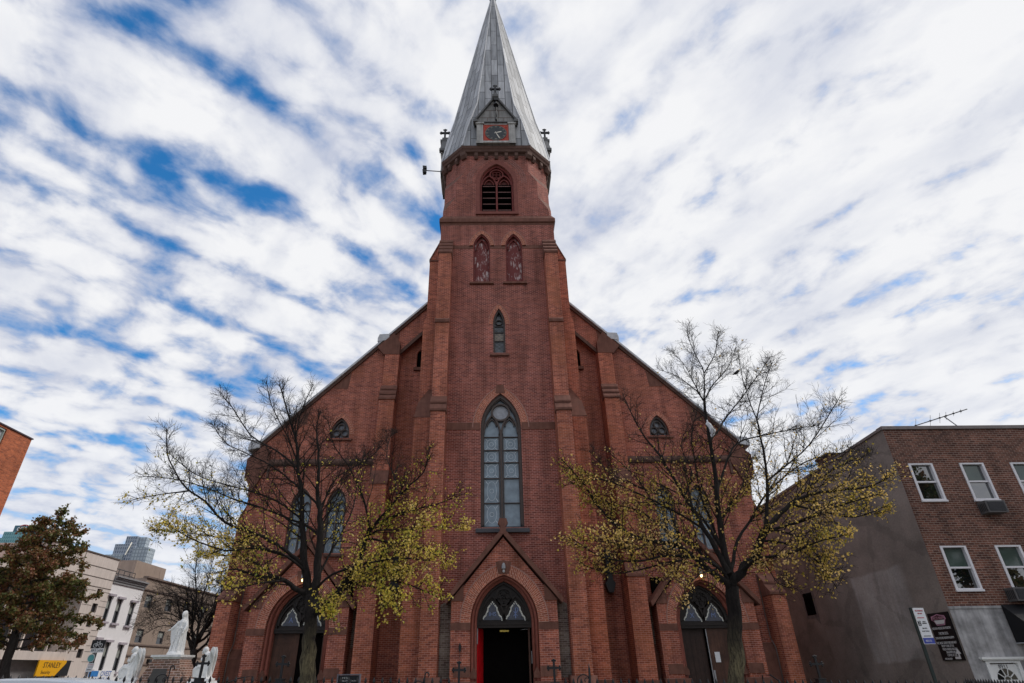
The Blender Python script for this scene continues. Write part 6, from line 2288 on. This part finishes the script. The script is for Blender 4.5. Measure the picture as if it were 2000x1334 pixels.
def make_tree(name, label, loc, limbs, leaf_density, leafmat, seed, leaf_size=(0.04, 0.072), bark=None, group=None, twig_len=1.0, droop=0.0):
    rr = random.Random(seed)
    root = thing(name, label, "tree", loc, 0, group)
    trunk, twig, crown = MB(), MB(), MB()
    for li, (r0, r1, pts) in enumerate(limbs):
        P = [Vector(p) for p in pts]
        # smooth the hand-placed points
        Q = []
        for i in range(len(P) - 1):
            a, b, c, d = P[max(i - 1, 0)], P[i], P[i + 1], P[min(i + 2, len(P) - 1)]
            for k in range(3):
                f = k / 3
                Q.append(0.5 * ((2 * b) + (c - a) * f + (2 * a - 5 * b + 4 * c - d) * f * f + (3 * b - a - 3 * c + d) * f ** 3))
        Q.append(P[-1])
        n = len(Q)
        k_ = (1.0 if r0 > 0.07 else 0.8)
        rad = [k_ * r0 + k_ * (r1 - r0) * (i / (n - 1)) ** 0.7 for i in range(n)]
        for i in range(1, n - 1):
            Q[i] = Q[i] + rand_unit(rr) * min(rad[i] * 0.35, 0.03)
            rad[i] *= rr.uniform(0.93, 1.08)
        if li == 0:
            rad[0] *= 1.25
            dn = Q[0] + (Q[0] - Q[1]).normalized() * 0.01
            base = Vector((Q[0].x, Q[0].y, loc[2]))
            Q = [base - Vector((0, 0, 0.1)), base + Vector((0, 0, 0.35))] + Q
            rad = [rad[0] * 1.5, rad[0] * 1.05] + rad
            trunk.tube(Q, rad, 14)
            continue
        trunk.tube(Q, rad, 9 if r0 > 0.05 else 6)
        # length along the limb
        acc = [0.0]
        for i in range(1, len(Q)):
            acc.append(acc[-1] + (Q[i] - Q[i - 1]).length)
        tot = acc[-1]
        s_ = tot * 0.22 if r0 > 0.04 else tot * 0.08
        side = 1
        while s_ < tot:
            i = max(k for k in range(len(acc)) if acc[k] <= s_)
            i = min(i, len(Q) - 2)
            p = Q[i].lerp(Q[i + 1], (s_ - acc[i]) / max(acc[i + 1] - acc[i], 1e-6))
            t = (Q[i + 1] - Q[i]).normalized()
            rem = tot - s_
            L = min(1.5, 0.34 * rem + 0.28) * rr.uniform(0.55, 1.15) * twig_len
            d = side_dir(rr, t, 28, 58)
            if rr.random() < 0.6 and d.z < -0.2:
                d.z *= -0.4
            rc = min(rad[min(i, len(rad) - 1)] * 0.5, 0.006 + 0.011 * L)
            cp = branch_path(rr, p, d, L, 6, 0.16, 0.05 - droop)
            twig.tube(cp, [rc * (1 - 0.72 * k / 6) for k in range(7)], 4, cap=False)
            leafy = rr.random()
            # second order twigs
            for k in range(1, 7):
                for _ in range(3 if L > 0.6 else 2):
                    q = cp[k - 1].lerp(cp[k], rr.random())
                    t2 = (cp[k] - cp[k - 1]).normalized()
                    L2 = rr.uniform(0.16, 0.42) * (0.6 + 0.5 * L) * twig_len
                    c2 = branch_path(rr, q, side_dir(rr, t2, 30, 60), L2, 3, 0.2, 0.06 - droop)
                    twig.tube(c2, [0.0042, 0.0034, 0.0026, 0.0016], 3, cap=False)
                    if rr.random() < 0.5:
                        q3 = c2[1].lerp(c2[2], rr.random())
                        c3 = branch_path(rr, q3, side_dir(rr, (c2[2] - c2[1]).normalized(), 30, 60), L2 * 0.55, 2, 0.2, 0.05 - droop)
                        twig.tube(c3, [0.0038, 0.003, 0.002], 3, cap=False)
                    dens = 0.75 * leaf_density(c2[-1]) * (0.4 + 1.0 * leafy * leafy)
                    cnt = int(dens) + (1 if rr.random() < dens - int(dens) else 0)
                    for _k in range(cnt):
                        f = rr.random() * 2.999
                        j = int(f)
                        add_leaf(crown, c2[j].lerp(c2[j + 1], f - j) + rand_unit(rr) * 0.03, rr.uniform(*leaf_size), rr)
            s_ += rr.uniform(0.075, 0.16) * (0.75 + 0.3 * min(rem, 2))
        # leader tip
    bk = bark or BARK
    part(trunk, "trunk", [bk], root)
    o = part(twig, "branches", [bk], root)
    if crown.f:
        part(crown, "crown", [leafmat], root)
    print(name, "twig faces", len(twig.f), "leaves", len(crown.f) // 2)
    return root


LIMBS_WEST = [
 (0.19,0.145,[(-4.64,15.0,1.26),(-4.69,15.0,1.81),(-4.76,15.0,2.44),(-4.81,15.0,2.99)]),
 (0.105,0.012,[(-4.73,15.0,2.82),(-4.51,14.93,2.87),(-4.02,14.85,3.45),(-3.68,14.78,4.0),(-3.61,14.7,4.39),(-3.43,14.62,4.71),(-3.06,14.55,5.12),(-2.77,14.47,5.55),(-2.69,14.4,5.96)]),
 (0.03,0.012,[(-2.87,14.5,5.39),(-2.55,14.43,5.68),(-2.22,14.35,5.97),(-2.12,14.27,6.31),(-2.05,14.2,6.63)]),
 (0.035,0.01,[(-3.63,14.71,4.34),(-3.31,14.48,4.58),(-2.46,14.25,4.54),(-1.82,14.03,4.57),(-1.13,13.8,4.45)]),
 (0.12,0.01,[(-4.79,15.0,2.97),(-4.78,15.04,3.92),(-4.87,15.07,4.67),(-4.94,15.11,5.19),(-5.09,15.15,5.73),(-5.13,15.19,6.14),(-5.26,15.23,6.93),(-5.42,15.26,7.6),(-5.37,15.3,8.16)]),
 (0.12,0.01,[(-4.83,15.0,2.99),(-5.14,15.11,3.94),(-5.35,15.23,4.71),(-5.56,15.34,5.69),(-5.82,15.46,6.49),(-6.05,15.57,7.33),(-6.52,15.69,8.34),(-6.96,15.8,9.32)]),
 (0.03,0.01,[(-6.06,15.57,7.33),(-6.1,15.68,8.09),(-6.01,15.79,8.79),(-5.92,15.9,9.24)]),
 (0.09,0.012,[(-4.97,15.03,3.2),(-5.02,14.89,3.24),(-5.33,14.75,3.42),(-5.66,14.61,3.56),(-6.06,14.48,3.58),(-6.49,14.34,3.7),(-6.85,14.2,3.62)]),
 (0.07,0.014,[(-5.16,15.1,3.82),(-5.3,14.95,4.01),(-5.7,14.8,4.27),(-5.97,14.65,4.42),(-6.39,14.5,4.59),(-7.0,14.35,4.79),(-7.55,14.2,5.28),(-7.99,14.05,5.54),(-8.27,13.9,5.88),(-8.55,13.75,6.36),(-8.64,13.6,6.94)]),
 (0.05,0.012,[(-4.86,15.07,4.6),(-5.32,15.25,4.9),(-5.83,15.42,5.1),(-6.62,15.6,5.42),(-7.37,15.78,5.67),(-7.89,15.96,5.87),(-8.69,16.14,6.19),(-9.65,16.32,6.47),(-10.66,16.5,6.61)]),
 (0.05,0.012,[(-4.94,15.11,5.19),(-5.11,15.27,5.45),(-5.49,15.42,5.78),(-6.03,15.58,6.19),(-6.74,15.73,6.68),(-7.61,15.89,7.11),(-8.28,16.04,7.46),(-8.93,16.2,8.16)]),
 (0.045,0.012,[(-5.39,15.26,4.97),(-5.61,15.55,5.18),(-6.38,15.84,5.67),(-7.14,16.13,6.0),(-8.18,16.42,6.32),(-9.3,16.71,6.74),(-10.4,17.0,7.48)]),
 (0.04,0.01,[(-4.94,15.11,5.19),(-4.96,15.36,5.44),(-4.9,15.61,6.0),(-4.75,15.86,6.39),(-4.52,16.1,6.65),(-3.95,16.35,7.15),(-3.59,16.6,7.85)]),
 (0.045,0.01,[(-3.57,14.68,4.45),(-3.52,14.51,4.79),(-3.62,14.34,5.18),(-3.7,14.17,5.45),(-3.85,14.01,5.71),(-4.04,13.84,6.05),(-4.4,13.67,6.49),(-4.6,13.5,7.11)]),
 (0.05,0.012,[(-4.85,15.02,3.33),(-4.68,15.45,4.11),(-4.5,15.89,4.83),(-4.38,16.33,5.62),(-4.43,16.76,6.63),(-4.43,17.2,7.58)]),
 (0.05,0.012,[(-4.74,15.02,3.33),(-4.24,14.46,3.6),(-3.3,13.91,3.74),(-2.52,13.35,3.75),(-1.78,12.8,3.6)]),
 (0.045,0.012,[(-5.03,15.08,3.69),(-5.46,14.63,4.04),(-6.06,14.17,4.15),(-6.57,13.71,4.02),(-7.23,13.26,4.22),(-7.64,12.8,4.46)]),
 (0.045,0.012,[(-5.82,15.46,6.49),(-6.7,15.95,7.16),(-7.75,16.43,7.83),(-8.83,16.91,9.06),(-9.49,17.4,9.65)]),
 (0.03,0.01,[(-5.89,15.49,6.7),(-6.31,15.49,7.46),(-6.93,15.5,8.42),(-7.22,15.5,9.18)]),
 (0.03,0.008,[(-2.87,14.49,5.48),(-3.06,14.99,6.09),(-3.41,15.5,6.83),(-3.41,16.0,7.79)]),
 (0.04,0.01,[(-4.23,14.88,3.2),(-3.51,14.51,3.43),(-2.72,14.14,3.38),(-2.08,13.77,3.16),(-1.53,13.4,2.89)]),
 (0.035,0.008,[(-3.84,14.81,3.7),(-3.13,14.08,3.43),(-2.74,13.34,2.97),(-2.44,12.6,2.66)]),
 (0.045,0.01,[(-3.6,14.69,4.43),(-2.94,15.06,4.4),(-2.19,15.43,4.27),(-1.48,15.8,4.0)]),
 (0.04,0.01,[(-3.35,14.6,4.78),(-2.65,14.54,5.04),(-1.88,14.47,5.2),(-1.18,14.4,5.44)]),
 (0.035,0.008,[(-5.39,14.71,3.5),(-5.82,13.94,3.33),(-5.94,13.17,3.14),(-5.94,12.4,3.1)]),
 (0.04,0.01,[(-5.68,14.61,3.57),(-6.51,15.14,4.02),(-7.34,15.67,4.23),(-8.21,16.2,4.4)]),
 (0.03,0.008,[(-4.42,14.9,3.2),(-3.96,13.95,2.78),(-3.85,13.0,2.51)]),
 (0.04,0.01,[(-5.36,14.93,4.03),(-6.14,15.07,4.25),(-7.3,15.22,4.57),(-8.46,15.36,4.76),(-9.36,15.5,4.87)]),
 (0.03,0.008,[(-7.93,14.07,5.5),(-8.57,14.13,5.44),(-9.3,14.2,5.34)]),
]
LIMBS_EAST = [
 (0.185,0.15,[(5.05,15.0,1.15),(5.15,15.0,1.7),(5.27,15.0,2.44),(5.4,15.0,3.28)]),
 (0.1,0.012,[(5.34,15.0,3.16),(5.24,14.9,3.33),(4.68,14.8,3.79),(4.13,14.7,4.18),(3.41,14.6,4.31),(2.7,14.5,4.58),(2.17,14.4,5.15),(1.9,14.3,5.61),(1.35,14.2,6.25)]),
 (0.07,0.012,[(5.31,14.91,3.33),(5.22,14.9,3.6),(4.86,14.88,3.92),(4.54,14.86,4.21),(3.94,14.85,4.6),(3.41,14.83,5.03),(2.71,14.82,5.24),(1.92,14.8,5.31)]),
 (0.08,0.012,[(5.35,14.9,3.56),(5.27,15.01,3.95),(5.01,15.13,4.68),(4.71,15.24,5.53),(4.37,15.35,6.44),(4.24,15.46,6.85),(3.99,15.58,7.31),(3.72,15.69,8.1),(3.56,15.8,8.84)]),
 (0.11,0.03,[(5.39,15.0,3.22),(5.42,15.03,3.95),(5.45,15.07,4.88),(5.58,15.1,5.87),(5.67,15.13,7.02),(5.69,15.17,7.65),(5.76,15.2,8.31)]),
 (0.028,0.008,[(5.76,15.2,8.31),(5.55,15.07,8.54),(5.29,14.95,8.73),(4.95,14.82,8.93),(4.49,14.7,9.06)]),
 (0.028,0.008,[(5.73,15.2,8.31),(5.61,15.33,8.97),(5.51,15.47,9.6),(5.21,15.6,10.19)]),
 (0.03,0.008,[(5.76,15.2,8.31),(5.93,15.2,9.2),(5.82,15.2,9.74),(5.68,15.2,10.42),(5.71,15.2,10.87)]),
 (0.025,0.008,[(5.93,15.2,9.2),(6.46,15.35,9.94),(6.81,15.5,10.87)]),
 (0.028,0.008,[(5.82,15.2,8.39),(6.09,15.07,8.78),(6.61,14.93,9.31),(6.97,14.8,10.04)]),
 (0.06,0.012,[(5.42,15.03,3.94),(5.44,15.27,4.12),(5.41,15.52,4.92),(5.34,15.77,5.75),(5.46,16.01,6.81),(5.58,16.25,7.64),(6.02,16.5,8.57)]),
 (0.12,0.085,[(5.39,15.0,3.22),(5.44,14.9,3.39),(5.73,14.8,3.68),(6.02,14.7,3.96),(6.27,14.6,4.4),(6.4,14.5,4.56)]),
 (0.07,0.025,[(6.35,14.54,4.51),(6.53,14.53,5.14),(6.66,14.52,5.7),(6.75,14.52,6.31),(6.8,14.51,7.03),(6.81,14.5,7.46)]),
 (0.025,0.008,[(6.81,14.5,7.46),(6.7,14.43,7.84),(6.64,14.35,8.22),(6.59,14.27,8.71),(6.61,14.2,9.26)]),
 (0.025,0.008,[(6.81,14.5,7.46),(7.15,14.6,8.14),(7.52,14.7,8.83),(7.94,14.8,9.47)]),
 (0.08,0.012,[(6.37,14.51,4.54),(6.66,14.55,4.81),(7.17,14.59,5.15),(7.65,14.64,5.37),(8.03,14.68,5.46),(8.77,14.72,5.54),(9.47,14.76,5.63),(10.28,14.8,5.98)]),
 (0.055,0.012,[(6.39,14.53,4.49),(6.74,14.34,4.57),(7.18,14.15,4.66),(7.61,13.97,4.83),(8.05,13.79,4.94),(8.81,13.6,5.13)]),
 (0.045,0.012,[(6.25,14.62,4.27),(6.77,14.42,4.13),(7.16,14.21,3.78),(7.3,14.01,3.37),(7.28,13.8,3.07)]),
 (0.04,0.01,[(6.66,14.52,5.72),(7.56,14.89,6.31),(8.47,15.26,6.94),(9.7,15.63,8.17),(10.31,16.0,8.75)]),
 (0.05,0.012,[(5.54,15.09,5.62),(6.11,15.35,6.55),(6.63,15.62,7.16),(7.56,15.88,7.48),(8.51,16.14,7.73),(9.65,16.4,7.99)]),
 (0.045,0.01,[(5.68,15.14,7.07),(6.15,15.41,7.54),(6.45,15.69,7.92),(7.14,15.97,8.61),(7.61,16.25,9.1),(8.27,16.52,9.81),(9.0,16.8,10.63)]),
 (0.06,0.012,[(5.48,15.02,3.69),(5.94,15.35,4.42),(6.61,15.68,5.08),(7.36,16.01,5.85),(8.62,16.34,6.69),(9.68,16.67,7.1),(11.05,17.0,7.37)]),
 (0.06,0.012,[(5.38,15.01,3.46),(4.74,14.57,3.81),(3.75,14.13,3.87),(2.9,13.68,3.69),(2.01,13.24,3.69),(1.25,12.8,4.04)]),
 (0.055,0.012,[(5.43,15.03,3.94),(5.15,15.48,5.05),(4.81,15.94,5.5),(4.13,16.39,5.99),(3.25,16.85,6.58),(2.63,17.3,7.55)]),
 (0.05,0.012,[(5.53,14.85,3.55),(5.88,14.31,3.82),(6.25,13.78,3.78),(6.75,13.24,3.96),(7.16,12.7,4.02)]),
 (0.045,0.01,[(4.97,14.85,3.56),(4.09,14.49,3.8),(3.11,14.12,3.59),(2.24,13.76,3.44),(1.46,13.4,3.61)]),
 (0.045,0.01,[(4.54,14.86,4.21),(3.99,15.21,5.13),(3.53,15.55,6.19),(2.9,15.9,7.06)]),
 (0.045,0.01,[(5.01,15.13,4.68),(4.28,14.85,5.04),(3.34,14.57,5.44),(2.28,14.28,5.76),(1.31,14.0,5.5)]),
 (0.04,0.01,[(4.71,15.24,5.53),(5.18,15.69,6.37),(5.18,16.15,7.28),(5.69,16.6,8.1)]),
 (0.04,0.01,[(6.4,14.51,4.54),(6.87,14.07,4.23),(6.98,13.64,3.7),(6.72,13.2,3.11)]),
 (0.045,0.01,[(6.67,14.55,4.8),(7.94,14.9,5.68),(9.15,15.25,6.34),(10.37,15.6,6.81)]),
 (0.04,0.01,[(7.17,14.59,5.14),(7.89,14.46,4.91),(8.54,14.33,4.75),(9.24,14.2,4.96)]),
 (0.03,0.008,[(5.2,14.9,3.68),(4.45,14.27,3.48),(3.83,13.63,3.09),(3.52,13.0,2.72)]),
 (0.04,0.01,[(5.43,15.06,4.82),(6.24,15.51,5.59),(6.89,15.95,6.43),(7.36,16.4,7.03)]),
 (0.03,0.008,[(3.45,14.6,4.29),(2.87,13.93,3.96),(2.28,13.27,4.01),(1.38,12.6,3.95)]),
 (0.03,0.008,[(6.01,14.71,3.94),(6.08,14.34,3.59),(6.06,13.97,3.21),(6.2,13.6,3.06)]),
]



def sstep(a, b, x):
    t = max(0.0, min(1.0, (x - a) / (b - a)))
    return t * t * (3 - 2 * t)


def dens_west(p):
    d = 3.4 * (1 - sstep(4.6, 5.7, p.z))
    d += 0.55 * (1 - sstep(5.6, 7.4, p.z))
    if p.x > -4.0:
        d += 0.6 * (1 - sstep(5.3, 6.5, p.z))
    if -6.5 < p.x < -4.2:
        d *= 0.55
    return d


def dens_east(p):
    d = 2.8 * (1 - sstep(5.5, 6.8, p.z)) + 0.5 * (1 - sstep(6.6, 7.9, p.z)) + 0.05
    if p.x > 6.6:
        d *= 1.25
    if p.z < 3.4:
        d *= 0.5
    return d


make_tree("street_tree", "half bare street tree with yellow green leaves in front of the left side door", (-4.64, 15, gz(-4.6)), LIMBS_WEST, dens_west, LEAF_WEST, 11, group="street trees before the church")
make_tree("street_tree", "half bare street tree with ochre leaves in front of the right side door", (5.17, 15, gz(5.2)), LIMBS_EAST, dens_east, LEAF_EAST, 23, group="street trees before the church")

# bare tree behind the statues
rb = random.Random(41)
bx, by = -14.25, 30.0
limbs = [(0.2, 0.15, [(bx + .1, by, 1.4), (bx + .05, by, 2.0), (bx, by, 2.5)])]
for k in range(11):
    a = rb.uniform(0, 6.28)
    sp = rb.uniform(.5, 1.0)
    h = rb.uniform(2.4, 4.6) * (1.15 - .35 * sp)
    w = sp * rb.uniform(1.1, 2.6)
    ex, ey = w * math.cos(a) * (1.15 if math.cos(a) < 0 else 0.8), w * math.sin(a)
    pts = [(bx + rb.uniform(-.04, .04), by, 2.2 + rb.uniform(0, .7))]
    z0 = pts[0][2]
    for i in range(1, 6):
        f = i / 5
        pts.append((bx + ex * f ** .8 + rb.uniform(-.1, .1), by + ey * f ** .8, z0 + h * f ** (1.0 + .3 * (1 - sp)) + rb.uniform(-.08, .08)))
    limbs.append((.075, .014, pts))
for k in range(7):
    a = rb.uniform(1.6, 4.6)
    pts = [(bx - .05, by, 2.6 + .25 * k)]
    w = rb.uniform(1.8, 3.0)
    for i in range(1, 6):
        f = i / 5
        pts.append((bx + w * f * math.cos(a), by + w * f * math.sin(a), pts[0][2] + 1.1 * math.sin(f * 2.4) - .25 * f))
    limbs.append((.045, .01, pts))
make_tree("bare_tree", "bare leafless tree standing behind the robed statue", (bx + .1, by, 0.1), limbs, lambda p: 0.02, LEAF_WEST, 5, bark=BARK_GREY, twig_len=1.25, droop=0.03)

# leafy oak at the left edge
ro = random.Random(77)
ox, oy = -22.4, 29.5
limbs = [(0.24, 0.15, [(ox + .15, oy, 1.5), (ox + .08, oy, 2.6), (ox, oy, 3.6)])]
limbs.append((.15, .015, [(ox, oy, 3.5), (ox - .05, oy, 5.0), (ox + .05, oy, 6.6), (ox + .25, oy, 7.7), (ox + .1, oy + .1, 8.9)]))
for k in range(46):
    z0 = 2.6 + 5.6 * (k / 46)
    a = k * 2.399 + ro.uniform(-.4, .4)
    w = (0.55 + 2.75 * (1 - (z0 - 2.6) / 6.1) ** .75) * ro.uniform(.72, 1.1)
    pts = [(ox + (.02 if z0 < 6 else .1), oy, z0)]
    for i in range(1, 5):
        f = i / 4
        pts.append((ox + w * f * math.cos(a), oy + w * f * math.sin(a) * .9, z0 + w * (.28 * f - .2 * f * f) + ro.uniform(-.1, .1)))
    limbs.append((.06, .012, pts))
OAK = make_tree("oak_tree", "dense oak tree with dark green and russet leaves at the left edge", (ox + .15, oy, 0.3), limbs, lambda p: 5.0 if p.z > 2.0 else 0.3, LEAF_OAK, 9, leaf_size=(.09, .16), bark=BARK_GREY, twig_len=0.9, droop=0.02)

# torn plastic bag caught in the right tree, and a bird
bg_ = MB()
rp = random.Random(8)
cx, cy, cz = 5.66, 15.0, 7.32
rings = []
for i in range(9):
    f = i / 8
    r = (.012 + .06 * math.sin(math.pi * min(f * 1.1, 1)) ** .8) * rp.uniform(.75, 1.25)
    rings.append([(cx + .04 * math.sin(f * 5) + r * math.cos(t) * (1 + .5 * math.sin(3 * t + 6 * f)), cy - .06 + r * math.sin(t) * (1 + .3 * math.cos(4 * t)), cz - .22 + .5 * f) for t in [2 * math.pi * q / 14 for q in range(14)]])
bg_.loft(rings, smooth=True, share=True)
tag(bg_.build("plastic_bag", [plain("bag_white", (0.62, 0.62, 0.64), 0.4, vary=0.2, scale=9)]), "torn white plastic bag caught high in the ochre tree", "bag")
bd_ = MB()
bx_, by_, bz_ = 6.86, 15.1, 9.16
bd_.loft([[(bx_ + (f - .5) * .3, by_ + .001 + r * math.cos(t), bz_ + (f - .5) * .2 + r * math.sin(t)) for t in [2 * math.pi * q / 10 for q in range(10)]] for f, r in ((0, .012), (.15, .02), (.35, .06), (.55, .075), (.72, .06), (.8, .042), (.9, .045), (.98, .03), (1.06, .004))], smooth=True, share=True)
for s in (-1, 1):
    bd_.loft([[(bx_ + (f - .45) * .34 - .02, by_ + s * (.055 + .02 * math.sin(3 * f)) + r * .3 * math.cos(t), bz_ + (f - .5) * .2 + .02 + r * math.sin(t)) for t in [2 * math.pi * q / 8 for q in range(8)]] for f, r in ((0, .006), (.3, .035), (.65, .05), (.8, .01))], smooth=True, share=True)
    bd_.tube([(bx_ + .01, by_ + s * .02, bz_ - .05), (bx_ + .015, by_ + s * .02, bz_ - .13)], .006, 5)
bd_.v = [(bx_ + (p[0] - bx_) * .72, by_ + (p[1] - by_) * .72, bz_ + (p[2] - bz_) * .72) for p in bd_.v]
tag(bd_.build("bird", [plain("bird_dark", (0.02, 0.02, 0.022), 0.6)]), "dark bird perched on a bare twig near the top of the ochre tree", "bird")

# two tall trees across the street, seen mirrored in the upper windows of the row house
def copy_tree(src, loc, s, rz, label):
    c = src.copy()
    COL.objects.link(c)
    c.location, c.scale, c.rotation_euler = loc, (s, s, s), (0, 0, rz)
    c["label"] = label
    for ch in list(src.children):
        d = ch.copy()
        COL.objects.link(d)
        d.parent = c


copy_tree(OAK, (37, -7, -.6), 2.0, 1.0, "tall leafy tree across the street mirrored in the leftmost row house windows")
copy_tree(OAK, (48, -6, -.6), 1.7, 2.2, "leafy tree across the street mirrored in the second row house windows")

for o in bpy.data.objects:
    if "_org" in o:
        del o["_org"]
